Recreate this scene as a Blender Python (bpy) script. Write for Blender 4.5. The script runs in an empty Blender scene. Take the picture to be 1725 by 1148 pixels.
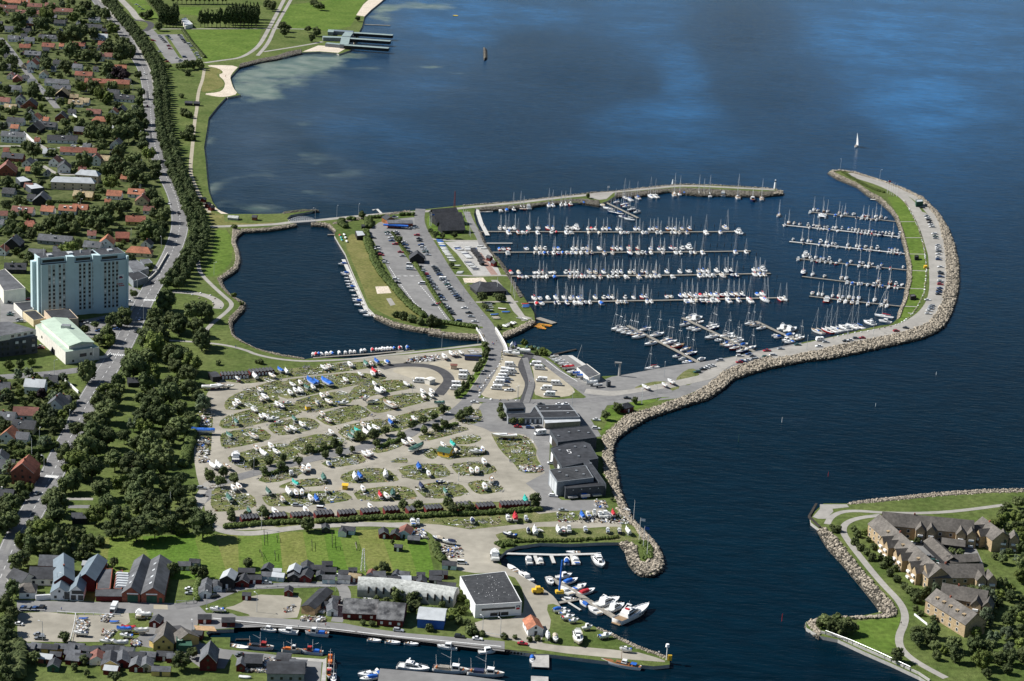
import bpy,math,random
from math import sin,cos,radians,pi,sqrt,atan2,hypot
from mathutils import Vector,Matrix
from mathutils.geometry import tessellate_polygon
R=random.Random(7)
SC=bpy.context.scene
COL=SC.collection
# ------------------------------------------------------------------ camera
FPX,CW,CH=3600.0,1725.0,1148.0
CAM_H,PITCH,ROLL=379.0,math.atan(1096/3600),radians(3.2)
_f=Vector((0,cos(PITCH),-sin(PITCH)))
_u0=Vector((0,sin(PITCH),cos(PITCH)))
_r0=Vector((1,0,0))
_u=cos(ROLL)*_u0-sin(ROLL)*_r0
_r=cos(ROLL)*_r0+sin(ROLL)*_u0
EYE=Vector((0,0,CAM_H))
cd=bpy.data.cameras.new('camera')
cd.sensor_width=36.0
cd.lens=36.0*FPX/CW
cd.clip_start,cd.clip_end=5.0,60000.0
cam=bpy.data.objects.new('camera',cd)
COL.objects.link(cam)
m=Matrix((_r,_u,-_f)).transposed().to_4x4()
m.translation=EYE
cam.matrix_world=m
SC.camera=cam
# ------------------------------------------------------------------ sky, sun, exposure
SUN_EL=radians(42)
SUN_AZ=radians(-81)
W=bpy.data.worlds.new('World')
SC.world=W
W.use_nodes=True
nt=W.node_tree
bg=nt.nodes['Background']
sky=nt.nodes.new('ShaderNodeTexSky')
sky.sky_type='NISHITA'
sky.sun_disc=False
sky.sun_elevation=SUN_EL
sky.sun_rotation=SUN_AZ
sky.air_density,sky.dust_density,sky.ozone_density=1.0,0.1,2.2
nt.links.new(sky.outputs[0],bg.inputs[0])
bg.inputs[1].default_value=0.05
ld=bpy.data.lights.new('sun','SUN')
ld.energy=5.0
ld.angle=radians(0.5)
ld.color=(1.0,0.975,0.93)
so=bpy.data.objects.new('sun',ld)
COL.objects.link(so)
sd=Vector((sin(SUN_AZ)*cos(SUN_EL),cos(SUN_AZ)*cos(SUN_EL),sin(SUN_EL)))
so.rotation_euler=sd.to_track_quat('Z','Y').to_euler()
so.location=(0,0,600)
SC.view_settings.view_transform='Standard'
SC.view_settings.look='None'
SC.view_settings.exposure=0.5
SC.view_settings.gamma=1.0
SC.cycles.max_bounces=5
SC.cycles.diffuse_bounces=2
SC.cycles.glossy_bounces=3
SC.cycles.transparent_max_bounces=4
WZ=-1.6
# ------------------------------------------------------------------ pixel of the photograph -> point of the ground
def P(px,py,z=0.0):
 d=_f+_r*((px-CW/2)/FPX)+_u*(-(py-CH/2)/FPX)
 t=(z-CAM_H)/d.z
 p=EYE+d*t
 return Vector((p.x,p.y,z))
def mpp(px,py):
 return(P(px,py)-EYE).dot(_f)/FPX
FR={'A':(0,0,3.827),'B':(400,0,3.827),'C':(0,280,3.827),'D':(0,560,3.827),'E':(0,850,3.833),'F':(400,850,3.833),'H':(780,850,3.833),'R':(1275,800,3.298),'a':(330,560,4.929),'b':(600,560,4.929),'c':(330,720,4.929),'d':(600,720,4.929),'e':(780,640,4.929),'f':(540,330,4.929),'g':(780,280,4.929),'h':(780,430,4.929),'i':(1000,270,4.929),'j':(1000,430,4.929),'k':(1290,270,4.929),'l':(1290,430,4.929),'m':(0,400,4.784),'n':(0,940,4.929),'o':(300,930,4.929),'p':(560,930,4.929),'L':(330,330,4.929),'T':(180,0,6.635),'U':(0,0,6.635),'V':(0,150,6.635),'Q':(1050,560,4.929),'K':(660,330,6.635),'0':(0,0,1.0)}
def px(s):
 """'A:600,0 660,60 B:...' -> list of photograph pixels (extra numbers/words after the pair are kept)"""
 out,fr=[],FR['0']
 for tok in s.split():
  if ':' in tok:
   k,tok=tok.split(':')
   fr=FR[k]
   if not tok:continue
  q=tok.split(',')
  out.append((fr[0]+float(q[0])/fr[2],fr[1]+float(q[1])/fr[2])+tuple(q[2:]))
 return out
def wl(s,z=0.0):
 return[P(a[0],a[1],z)for a in(px(s)if isinstance(s,str)else s)]
def chaikin(pts,n=2,closed=False):
 for _ in range(n):
  q=[]
  L=len(pts)
  rng=range(L)if closed else range(L-1)
  if not closed:q.append(pts[0])
  for i in rng:
   a,b=pts[i],pts[(i+1)%L]
   q.append(a.lerp(b,.25));q.append(a.lerp(b,.75))
  if not closed:q.append(pts[-1])
  pts=q
 return pts
def resample(pts,n):
 d=[0.0]
 for i in range(1,len(pts)):d.append(d[-1]+(pts[i]-pts[i-1]).length)
 out,j=[],0
 for k in range(n):
  t=d[-1]*k/(n-1)
  while j<len(d)-2 and d[j+1]<t:j+=1
  s=(t-d[j])/max(1e-6,d[j+1]-d[j])
  out.append(pts[j].lerp(pts[j+1],min(1,max(0,s))))
 return out
def plen(pts):return sum((pts[i]-pts[i-1]).length for i in range(1,len(pts)))
def inpoly(x,y,poly):
 c,j=False,len(poly)-1
 for i in range(len(poly)):
  xi,yi,xj,yj=poly[i][0],poly[i][1],poly[j][0],poly[j][1]
  if(yi>y)!=(yj>y)and x<(xj-xi)*(y-yi)/(yj-yi)+xi:c=not c
  j=i
 return c
 # ------------------------------------------------------------------ materials
MC={}
def mat(name,col,rough=0.8,var=0.18,scale=0.5,col2=None,rnd=0.0,bump=0.0,bscale=3.0,metal=0.0,spec=0.3,detail=4,coords='P',scale2=None,amp=.28):
 if name in MC:return MC[name]
 m=bpy.data.materials.new(name);m.use_nodes=True
 t=m.node_tree;N=t.nodes;L=t.links
 b=N['Principled BSDF']
 b.inputs['Roughness'].default_value=rough
 b.inputs['Metallic'].default_value=metal
 b.inputs['Specular IOR Level'].default_value=spec
 if coords=='P':
  src=N.new('ShaderNodeNewGeometry').outputs['Position']
 else:
  src=N.new('ShaderNodeTexCoord').outputs['Object']
 c=tuple(col)+(1,)
 if var>0 or col2:
  no=N.new('ShaderNodeTexNoise');no.inputs['Scale'].default_value=scale;no.inputs['Detail'].default_value=detail
  no.inputs['Roughness'].default_value=0.62
  L.new(src,no.inputs['Vector'])
  rp=N.new('ShaderNodeValToRGB')
  lo,hi=rp.color_ramp.elements
  lo.position,hi.position=0.36,0.64
  if col2:lo.color,hi.color=c,tuple(col2)+(1,)
  else:
   lo.color=tuple(max(0,x*(1-var))for x in col)+(1,)
   hi.color=tuple(min(1,x*(1+var))for x in col)+(1,)
  L.new(no.outputs['Fac'],rp.inputs['Fac'])
  outc=rp.outputs['Color']
  if scale2:
   n2=N.new('ShaderNodeTexNoise');n2.inputs['Scale'].default_value=scale2;n2.inputs['Detail'].default_value=3
   L.new(src,n2.inputs['Vector'])
   mm=N.new('ShaderNodeMapRange');mm.inputs[1].default_value=.3;mm.inputs[2].default_value=.7;mm.inputs[3].default_value=1-amp;mm.inputs[4].default_value=1+amp
   L.new(n2.outputs['Fac'],mm.inputs[0])
   mx=N.new('ShaderNodeVectorMath');mx.operation='SCALE'
   L.new(outc,mx.inputs[0]);L.new(mm.outputs[0],mx.inputs['Scale'])
   outc=mx.outputs[0]
 else:
  r=N.new('ShaderNodeRGB');r.outputs[0].default_value=c;outc=r.outputs[0]
 if rnd>0:
  oi=N.new('ShaderNodeObjectInfo')
  mr=N.new('ShaderNodeMapRange');mr.inputs[3].default_value=1-rnd;mr.inputs[4].default_value=1+rnd
  L.new(oi.outputs['Random'],mr.inputs[0])
  mx=N.new('ShaderNodeVectorMath');mx.operation='SCALE'
  L.new(outc,mx.inputs[0]);L.new(mr.outputs[0],mx.inputs['Scale'])
  outc=mx.outputs[0]
 L.new(outc,b.inputs['Base Color'])
 if bump>0:
  nb=N.new('ShaderNodeTexNoise');nb.inputs['Scale'].default_value=bscale;nb.inputs['Detail'].default_value=3
  L.new(src,nb.inputs['Vector'])
  bp=N.new('ShaderNodeBump');bp.inputs['Strength'].default_value=bump;bp.inputs['Distance'].default_value=0.5
  L.new(nb.outputs['Fac'],bp.inputs['Height']);L.new(bp.outputs[0],b.inputs['Normal'])
 MC[name]=m
 return m
def tiles(name,col,sc=3.2,rnd=.12):
 """roof covering with rows of tiles: colour noise plus a wave bump"""
 if name in MC:return MC[name]
 m=mat(name,col,.75,.22,.8,rnd=rnd,coords='P',scale2=.15)
 N,L=m.node_tree.nodes,m.node_tree.links
 w=N.new('ShaderNodeTexWave');w.inputs['Scale'].default_value=sc;w.inputs['Distortion'].default_value=.6
 w.bands_direction='Z'
 tc=N.new('ShaderNodeNewGeometry');L.new(tc.outputs['Position'],w.inputs['Vector'])
 bp=N.new('ShaderNodeBump');bp.inputs['Strength'].default_value=.35;bp.inputs['Distance'].default_value=.08
 L.new(w.outputs['Fac'],bp.inputs['Height']);L.new(bp.outputs[0],N['Principled BSDF'].inputs['Normal'])
 return m
G={}
G['grass']=mat('grass',(.066,.098,.023),.9,.3,.03,col2=(.118,.143,.044),scale2=.35,bump=.5,bscale=1.2,spec=.1,detail=8)
G['garden']=mat('garden_ground',(.045,.065,.018),.9,.3,.09,col2=(.115,.13,.05),scale2=.4,bump=.5,bscale=1.2,spec=.1,detail=8)
G['lawn']=mat('lawn',(.074,.126,.019),.9,.3,.04,col2=(.116,.17,.032),scale2=.3,bump=.4,bscale=1.2,spec=.1,detail=8)
G['dry']=mat('dry_grass',(.115,.125,.036),.9,.3,.05,col2=(.19,.175,.065),scale2=.5,bump=.4,bscale=1.5,spec=.1,detail=8)
G['strip1']=mat('mown_strip',(.10,.15,.027),.9,.3,.1,col2=(.135,.18,.038),scale2=.6,bump=.4,bscale=2,spec=.1)
G['strip2']=mat('mown_strip_dry',(.135,.155,.038),.9,.3,.1,col2=(.175,.185,.055),scale2=.6,bump=.4,bscale=2,spec=.1)
G['strip3']=mat('mown_strip_lush',(.075,.14,.018),.9,.3,.1,col2=(.10,.17,.026),scale2=.6,bump=.4,bscale=2,spec=.1)
G['island']=mat('weedy_grass',(.075,.105,.024),.9,.3,.16,col2=(.19,.185,.085),scale2=1.1,bump=.6,bscale=1.5,spec=.1,detail=8)
G['gravel']=mat('gravel',(.26,.24,.197),.95,.2,.035,col2=(.36,.332,.275),scale2=.22,amp=.1,bump=.08,bscale=4,spec=.1,detail=9)
G['sandlot']=mat('gravel_pitch',(.32,.285,.215),.95,.2,.06,col2=(.40,.36,.28),scale2=.3,amp=.08,spec=.1,detail=9)
G['asphalt']=mat('asphalt',(.175,.172,.168),.9,.2,.04,col2=(.235,.23,.222),scale2=.25,amp=.1,spec=.2,detail=9)
G['asphalt_dark']=mat('asphalt_new',(.05,.05,.054),.85,.2,.3,col2=(.075,.074,.076),spec=.25)
G['road']=mat('road_asphalt',(.155,.153,.153),.9,.2,.05,col2=(.205,.20,.195),scale2=.4,amp=.12,spec=.2,detail=9)
G['path']=mat('path_asphalt',(.28,.266,.24),.95,.2,.06,col2=(.35,.332,.30),scale2=.4,amp=.1,spec=.1,detail=8)
G['concrete']=mat('concrete',(.33,.32,.30),.9,.2,.15,col2=(.42,.405,.375),scale2=.8,amp=.12,spec=.2)
G['sand']=mat('beach_sand',(.52,.45,.36),.95,.2,.08,col2=(.62,.54,.44),scale2=.8,spec=.1)
G['brick_pave']=mat('brick_paving',(.30,.20,.165),.9,.2,.4,spec=.15)
G['soil']=mat('soil',(.10,.065,.045),.95,.3,.3,spec=.05)
G['rock']=mat('rock',(.17,.15,.118),.9,.3,.75,col2=(.48,.415,.325),scale2=.5,bump=.4,bscale=2,spec=.15,detail=6)
G['rock_old_shaded']=mat('old_shaded_rock',(.085,.078,.064),.9,.3,.75,col2=(.26,.235,.195),scale2=.5,bump=.4,bscale=2,spec=.15,detail=6)  # old stone, darkened so the breakwater rubble carries its shade in the colour
G['rock_wet']=mat('wet_rock',(.03,.028,.022),.5,.3,.8,col2=(.085,.075,.055),spec=.4)
G['rock_dark']=mat('rock_gap',(.06,.055,.045),.95,.3,.5,spec=.05)
G['white_line']=mat('road_paint',(.72,.72,.70),.7,.15,1.5,spec=.2)
G['wood']=mat('weathered_wood',(.26,.24,.205),.9,.2,.9,spec=.1)
G['wood_dark']=mat('tarred_wood',(.045,.04,.035),.9,.25,.9,spec=.15)
G['wood_new']=mat('larch_planks',(.42,.28,.16),.85,.2,.8,spec=.15)
G['pontoon']=mat('pontoon_deck',(.50,.49,.46),.9,.12,.9,spec=.15)
G['steel']=mat('galvanised_steel',(.45,.46,.46),.45,.1,.8,metal=.6)
G['white']=mat('white_paint',(.78,.78,.77),.5,.06,.4,rnd=.05)
G['offwhite']=mat('plaster',(.70,.67,.60),.85,.08,.4,rnd=.08)
G['cream']=mat('cream_plaster',(.62,.52,.34),.85,.1,.4,rnd=.08)
G['yellow']=mat('yellow_plaster',(.58,.42,.15),.85,.1,.4)
G['beige']=mat('beige_plaster',(.58,.46,.34),.85,.1,.4,rnd=.05)
G['brick']=mat('red_brick',(.26,.085,.055),.9,.25,1.2,rnd=.15)
G['tan_brick']=mat('tan_brick',(.37,.275,.165),.9,.2,1.2,rnd=.06)
G['grey_wall']=mat('grey_cladding',(.23,.25,.27),.8,.12,.6)
G['dark_wall']=mat('charcoal_cladding',(.06,.068,.078),.7,.15,.5)
G['red_wood']=mat('falu_red_boards',(.115,.016,.014),.85,.2,.8,rnd=.2)
G['black_wood']=mat('black_boards',(.022,.022,.024),.8,.2,.8)
G['blue_wood']=mat('blue_boards',(.03,.11,.42),.7,.12,.8)
G['green_wood']=mat('green_boards',(.03,.09,.06),.8,.12,.8)
G['light_blue']=mat('pale_blue_render',(.49,.62,.65),.8,.05,.15)
G['red_tile']=tiles('red_tile',(.27,.095,.06))
G['orange_tile']=tiles('orange_tile',(.36,.14,.078))
G['brown_tile']=tiles('brown_tile',(.20,.085,.065))
G['tan_tile']=tiles('tan_tile',(.36,.28,.165))
G['pink_tile']=tiles('pink_tile',(.40,.19,.16))
G['grey_tile']=tiles('grey_tile',(.115,.12,.13))
G['dark_tile']=tiles('dark_tile',(.048,.05,.056))
G['black_felt']=mat('roofing_felt',(.035,.037,.042),.85,.25,.35,rnd=.25,scale2=.08)
G['grey_felt']=mat('grey_roofing_felt',(.11,.113,.12),.85,.22,.3,rnd=.2,scale2=.09)
G['light_metal']=mat('pale_metal_roof',(.48,.50,.51),.45,.12,.25,rnd=.1)
G['blue_metal']=mat('blue_grey_metal_roof',(.165,.205,.235),.5,.12,.2)
G['green_copper']=mat('pale_green_copper',(.41,.50,.405),.7,.1,.2)
G['teal_roof']=mat('teal_felt_roof',(.235,.30,.29),.8,.12,.3)
G['old_concrete']=mat('lichen_concrete_roof',(.36,.37,.345),.95,.2,.25,col2=(.50,.51,.48),scale2=.9)
G['worn_roof']=mat('worn_black_roof',(.035,.036,.04),.85,.3,.35,col2=(.20,.20,.20),scale2=.2,detail=8)
G['spotted_roof']=mat('spotted_roof',(.032,.034,.037),.85,.3,.5,col2=(.06,.062,.066),scale2=.1)
G['brown_grey_tile']=tiles('brown_grey_tile',(.12,.108,.095))
G['glass']=mat('window_glass',(.02,.028,.035),.12,.1,2,spec=.6)
G['pane']=mat('dark_window',(.025,.03,.036),.2,.1,2,spec=.5)
G['gel']=mat('white_gelcoat',(.80,.80,.78),.3,.04,.6,rnd=.06,coords='O',spec=.5)
G['gel_cream']=mat('cream_gelcoat',(.74,.68,.55),.35,.04,.6,rnd=.06,coords='O',spec=.5)
G['gel_blue']=mat('navy_gelcoat',(.02,.035,.11),.3,.1,.6,coords='O',spec=.5)
G['gel_red']=mat('red_gelcoat',(.40,.035,.03),.35,.1,.6,coords='O',spec=.5)
G['gel_teal']=mat('turquoise_gelcoat',(.12,.34,.38),.35,.1,.6,coords='O',spec=.5)
G['varnish']=mat('varnished_wood',(.27,.115,.04),.4,.2,.9,coords='O')
G['teak']=mat('teak',(.27,.185,.11),.75,.15,1.2,coords='O')
G['deckgrey']=mat('deck_grey',(.58,.58,.55),.6,.08,.8,coords='O')
G['antifoul']=mat('antifouling_dark',(.045,.05,.07),.8,.2,.8,rnd=.3)
G['antired']=mat('antifouling_red',(.20,.04,.03),.8,.2,.8,rnd=.2)
G['canvas_blue']=mat('blue_canvas',(.02,.115,.44),.8,.12,.8,rnd=.25)
G['canvas_navy']=mat('navy_canvas',(.02,.03,.075),.8,.12,.8,rnd=.2)
G['canvas_green']=mat('green_canvas',(.06,.14,.115),.8,.15,.8,rnd=.3)
G['canvas_white']=mat('white_tarpaulin',(.66,.66,.64),.7,.1,.8,rnd=.08)
G['canvas_red']=mat('red_canvas',(.45,.03,.04),.8,.12,.8)
G['canvas_teal']=mat('turquoise_canvas',(.03,.36,.30),.8,.12,.8)
G['canvas_beige']=mat('beige_canvas',(.46,.40,.31),.8,.12,.8)
G['orange']=mat('orange_plastic',(.62,.17,.04),.6,.1,.8)
G['yel']=mat('yellow_plastic',(.72,.45,.04),.6,.1,.8)
G['alu']=mat('anodised_aluminium',(.62,.63,.63),.4,.05,.8,metal=.3)
G['tyre']=mat('tyre_rubber',(.02,.02,.021),.85,.1,2)
G['lamp_grey']=mat('lamp_post_grey',(.42,.44,.45),.6,.05,1)
for n_,c_ in(('black',(.022,.023,.026)),('white',(.74,.74,.73)),('silver',(.42,.44,.46)),('grey',(.16,.17,.18)),('blue',(.035,.075,.19)),('red',(.36,.025,.035)),('green',(.03,.09,.08))):
 G['car_'+n_]=mat(n_+'_car_paint',c_,.28,.05,.8,rnd=.12,coords='O',spec=.6,metal=.25 if n_=='silver' else 0)
def leafmat(n,a,b,rnd=.34):
 m=mat(n,a,.75,.3,.28,col2=b,rnd=rnd,spec=.12,detail=5)
 return m
G['leaf']=leafmat('broadleaf',(.052,.072,.026),(.112,.134,.05))
G['leaf_avenue']=leafmat('avenue_leaf',(.046,.066,.024),(.092,.117,.045),.26)
G['leaf_light']=leafmat('light_leaf',(.06,.085,.02),(.13,.16,.04))
G['leaf_grey']=leafmat('willow_leaf',(.06,.085,.045),(.14,.17,.10))
G['leaf_purple']=leafmat('copper_beech_leaf',(.018,.014,.018),(.045,.03,.034))
G['leaf_poplar']=leafmat('poplar_leaf',(.036,.056,.02),(.072,.095,.032),.15)
G['leaf_shrub']=leafmat('shrub_leaf',(.045,.068,.018),(.095,.125,.034))
G['bark']=mat('bark',(.085,.07,.055),.95,.3,1.5)
# ------------------------------------------------------------------ mesh builder
class MB:
 def __init__(s):s.v,s.f,s.m=[],[],[]
 def add(s,vs,fs,mi=0):
  o=len(s.v);s.v.extend([tuple(v)for v in vs])
  for f in fs:s.f.append(tuple(o+i for i in f));s.m.append(mi)
  return s
 def box(s,x0,x1,y0,y1,z0,z1,mi=0,T=None,top=1.0):
  cx,cy=(x0+x1)/2,(y0+y1)/2
  vs=[(x0,y0,z0),(x1,y0,z0),(x1,y1,z0),(x0,y1,z0)]+[(cx+(x-cx)*top,cy+(y-cy)*top,z1)for x,y in((x0,y0),(x1,y0),(x1,y1),(x0,y1))]
  if T:vs=[T@Vector(v)for v in vs]
  return s.add(vs,[(0,3,2,1),(4,5,6,7),(0,1,5,4),(1,2,6,5),(2,3,7,6),(3,0,4,7)],mi)
 def prism(s,poly,z0,z1,mi=0,side=None,bottom=False):
  n=len(poly)
  ar=sum(poly[i][0]*poly[(i+1)%n][1]-poly[(i+1)%n][0]*poly[i][1]for i in range(n))
  if ar<0:poly=poly[::-1]
  zt=[z1]*n if not isinstance(z1,(list,tuple))else(list(z1)if ar>0 else list(z1)[::-1])
  top=[(p[0],p[1],zt[i])for i,p in enumerate(poly)]
  o=len(s.v);s.v.extend(top)
  for t in tessellate_polygon([[Vector((p[0],p[1],0))for p in poly]]):
   a,b,c=[poly[i]for i in t]
   if(b[0]-a[0])*(c[1]-a[1])-(b[1]-a[1])*(c[0]-a[0])<0:t=t[::-1]
   s.f.append(tuple(o+i for i in t));s.m.append(mi)
  if z0 is not None:
   o2=len(s.v);s.v.extend(top);s.v.extend([(p[0],p[1],z0)for p in poly])
   for i in range(n):
    j=(i+1)%n
    s.f.append((o2+i,o2+n+i,o2+n+j,o2+j));s.m.append(mi if side is None else side)
  return s
 def tube(s,a,b,r0,r1=None,n=6,mi=0,cap=True):
  a,b=Vector(a),Vector(b);r1=r0 if r1 is None else r1
  d=(b-a).normalized();q=d.to_track_quat('Z','Y')
  vs=[]
  for p,r in((a,r0),(b,r1)):
   for i in range(n):
    vs.append(p+q@Vector((r*cos(2*pi*i/n),r*sin(2*pi*i/n),0)))
  fs=[(i,(i+1)%n,n+(i+1)%n,n+i)for i in range(n)]
  if cap:fs+=[tuple(range(n))[::-1],tuple(range(n,2*n))]
  return s.add(vs,fs,mi)
 def strip(s,pts,w,z,mi=0,th=None):
  """flat ribbon along pts"""
  n=len(pts);l,r=[],[]
  for i,p in enumerate(pts):
   d=(pts[min(i+1,n-1)]-pts[max(i-1,0)]);d.z=0;d.normalize()
   nn=Vector((-d.y,d.x,0));ww=w[i]if isinstance(w,(list,tuple))else w
   l.append(p+nn*ww/2);r.append(p-nn*ww/2)
  vs=[(p.x,p.y,z+.0003*(i%40))for i,p in enumerate(l)]+[(p.x,p.y,z+.0003*(i%40))for i,p in enumerate(r)]
  fs=[(i+1,i,n+i,n+i+1)for i in range(n-1)]
  s.add(vs,[f for f in fs],mi)
  if th:
   for side in(l,r):
    vs=[(p.x,p.y,z)for p in side]+[(p.x,p.y,z-th)for p in side]
    s.add(vs,[(i,i+1,n+i+1,n+i)for i in range(n-1)],mi)
   for e in(0,-1):
    s.add([(l[e].x,l[e].y,z),(r[e].x,r[e].y,z),(r[e].x,r[e].y,z-th),(l[e].x,l[e].y,z-th)],[(0,1,2,3)],mi)
  return s
 def mesh(s,name,mats,smooth=False):
  me=bpy.data.meshes.new(name)
  me.from_pydata(s.v,[],s.f)
  for mt in(mats if isinstance(mats,(list,tuple))else[mats]):
   me.materials.append(G[mt]if isinstance(mt,str)else mt)
  if any(s.m):me.polygons.foreach_set('material_index',s.m)
  if smooth:me.polygons.foreach_set('use_smooth',[True]*len(s.f))
  me.update()
  return me
THINGS=[]
def link(name,me,parent=None,loc=None,rz=0.0,sc=None):
 o=bpy.data.objects.new(name,me)
 COL.objects.link(o)
 if parent:o.parent=parent
 if loc is not None:o.location=loc
 if rz:o.rotation_euler=(0,0,rz)
 if sc is not None:o.scale=sc if isinstance(sc,(tuple,list))else(sc,sc,sc)
 return o
def tag(o,look,cat,group=None,label=None,kind=None):
 """look: how it looks; label: final label when it is already unique, else one is worked out at the end"""
 o['category']=cat
 if group:o['group']=group
 if kind:o['kind']=kind
 if label:o['label']=label
 else:THINGS.append((o,look))
 return o
def root(name,loc,rz,look,cat,group=None,label=None,sc=None):
 return tag(link(name,None,None,loc,rz,sc),look,cat,group,label)
def spawn(name,spec,loc,rz,look,cat,group=None,label=None,sc=None):
 """spec: list of (part name, mesh) or (part name, mesh, [(sub-part name, mesh)])"""
 r=root(name,loc,rz,look,cat,group,label,sc)
 for p in spec:
  o=link(p[0],p[1],r)
  if len(p)>2:
   for q in p[2]:link(q[0],q[1],o)
 return r
def struct(name,me,label,cat='ground',kind='structure'):
 o=link(name,me);o['label']=label;o['category']=cat;o['kind']=kind
 return o
LAND={}
NUM1='zeroth first second third fourth fifth sixth seventh eighth ninth tenth eleventh twelfth thirteenth fourteenth fifteenth sixteenth seventeenth eighteenth nineteenth'.split()
TENS='twenty thirty forty fifty sixty seventy eighty ninety'.split()
TENTH='twentieth thirtieth fortieth fiftieth sixtieth seventieth eightieth ninetieth'.split()
def nth(n):
 if n<20:return NUM1[n]
 if n>=100:return('' if n<200 else 'two-')+'hundred-and-'+nth(n%100)if n%100 else('hundredth' if n<200 else 'two-hundredth')
 return TENTH[n//10-2]if n%10==0 else TENS[n//10-2]+'-'+NUM1[n%10]
def finish_labels():
 by={}
 for o,look in THINGS:by.setdefault(look,[]).append(o)
 for look,os_ in by.items():
  if len(os_)==1 and len(look.split())>5:
   os_[0]['label']=look;continue
  ranks={}
  room=16-len(look.split())
  for ln,lp in LAND.items():
   if len(ln.split())+3>room:continue
   D2=lambda o:(o.location.x-lp.x)**2+(o.location.y-lp.y)**2
   for k,o in enumerate(sorted(os_,key=D2)):
    c_=k+sqrt(D2(o))/45
    if o.name not in ranks or c_<ranks[o.name][2]:ranks[o.name]=(k,ln,c_)
  for o in os_:
   k,ln,_c=ranks[o.name]
   o['label']=look+', '+(nth(k+1)+' ' if k else '')+('nearest to ' if k else 'nearest to ')+ln
   # ------------------------------------------------------------------ water
WATER_SHALLOW=[(px('0:470,112')[0],90,16,.6),(px('0:430,135')[0],55,26,.5),(px('0:560,100')[0],50,9,.6),(px('0:352,240')[0],10,70,.36),(px('0:358,320')[0],14,30,.36),(px('0:430,350')[0],70,9,.4),(px('0:530,275')[0],46,8,.34),(px('0:500,322')[0],40,7,.34),(px('0:400,300')[0],30,8,.25),(px('0:600,12')[0],40,20,.5),(px('B:250,460')[0],62,14,.9),(px('B:520,400')[0],60,22,.8),(px('B:130,590')[0],45,22,.8),(px('B:640,360')[0],42,10,.8),(px('B:60,500')[0],25,30,.7),(px('B:300,520')[0],52,8,.55),(px('B:400,545')[0],30,5,.5),(px('B:600,595')[0],42,4,.45),(px('B:440,1000')[0],30,8,.32),(px('B:560,1070')[0],40,8,.34),(px('B:190,1125')[0],40,8,.3),(px('0:410,170')[0],26,8,.45),(px('0:440,135')[0],40,7,.6),(px('0:395,150')[0],12,16,.6),(px('0:470,115')[0],60,6,.7),(px('0:520,260')[0],34,6,.3),(px('0:560,292')[0],44,7,.34),(px('0:480,318')[0],36,6,.3),(px('0:430,205')[0],30,5,.35),(px('0:620,115')[0],30,6,.3),(px('B:950,60')[0],28,10,.75),(px('B:930,110')[0],16,14,.6),(px('B:420,800')[0],22,5,.25),(px('B:200,860')[0],30,6,.25),(px('B:1250,435')[0],34,3,.5),(px('B:1450,470')[0],45,3,.4),(px('A:1560,560')[0],25,12,.5),(px('0:380,345')[0],24,8,.35),(px('0:500,325')[0],40,10,.35),(px('0:720,10')[0],60,8,.5)]
WATER_CALM_SHEEN=[(px('0:1540,50')[0],330,170,.7),(px('0:1120,30')[0],170,120,.45),(px('0:820,10')[0],200,90,.4),(px('0:760,10')[0],120,75,.8),(px('0:900,30')[0],90,35,.7),(px('0:1050,20')[0],40,60,.5),(px('0:1150,130')[0],60,110,.7),(px('0:1130,190')[0],180,45,.6),(px('0:1480,60')[0],150,70,1.0),(px('0:1560,170')[0],120,80,1.0),(px('0:640,210')[0],190,60,.3),(px('0:1400,40')[0],60,60,.6),(px('0:1180,240')[0],200,30,.4),(px('0:700,140')[0],80,20,.3)]
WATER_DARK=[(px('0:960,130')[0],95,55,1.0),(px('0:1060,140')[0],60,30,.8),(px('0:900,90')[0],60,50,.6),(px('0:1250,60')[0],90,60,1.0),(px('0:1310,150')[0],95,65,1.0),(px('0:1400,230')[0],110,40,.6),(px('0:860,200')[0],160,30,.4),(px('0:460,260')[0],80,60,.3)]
def blob(lst,x,y):
 s=0
 for c,rx,ry,st in lst:
  q=((x-c[0])/rx)**2+((y-c[1])/ry)**2
  if q<6:s=max(s,st*math.exp(-q*.9))
 return s
def world_to_px(p):
 d=Vector(p)-EYE
 k=d.dot(_f)
 return CW/2+FPX*d.dot(_r)/k,CH/2-FPX*d.dot(_u)/k
xs=sorted(set([-9000,-5000,-2500,-1500]+[i*14 for i in range(-70,75)]+[1500,2500,5000,9000]))
ys=sorted(set([-400,0,300,500]+[600+i*14 for i in range(0,200)]+[3600,4200,5000,8000,14000,30000]))
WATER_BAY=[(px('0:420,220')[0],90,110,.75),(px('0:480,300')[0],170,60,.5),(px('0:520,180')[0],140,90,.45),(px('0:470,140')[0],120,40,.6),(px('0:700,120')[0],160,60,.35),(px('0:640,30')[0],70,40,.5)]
WATER_SKY_BLUE=[(px('0:1500,60')[0],420,330,1.0),(px('0:1150,40')[0],420,260,.8),(px('0:800,60')[0],330,230,.6),(px('0:900,220')[0],420,110,.32),(px('0:1640,300')[0],200,200,.3)]
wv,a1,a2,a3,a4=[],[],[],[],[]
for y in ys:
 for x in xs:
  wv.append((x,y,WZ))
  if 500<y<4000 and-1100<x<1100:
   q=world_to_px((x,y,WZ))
   a1.append(blob(WATER_SHALLOW,*q));a2.append(blob(WATER_CALM_SHEEN,*q)-blob(WATER_DARK,*q));a3.append(blob(WATER_BAY,*q));a4.append(blob(WATER_SKY_BLUE,*q))
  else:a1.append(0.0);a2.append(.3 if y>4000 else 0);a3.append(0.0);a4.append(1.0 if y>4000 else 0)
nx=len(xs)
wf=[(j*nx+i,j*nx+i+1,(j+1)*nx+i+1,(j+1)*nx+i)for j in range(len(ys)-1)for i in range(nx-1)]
wm=bpy.data.meshes.new('water');wm.from_pydata(wv,[],wf)
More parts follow.
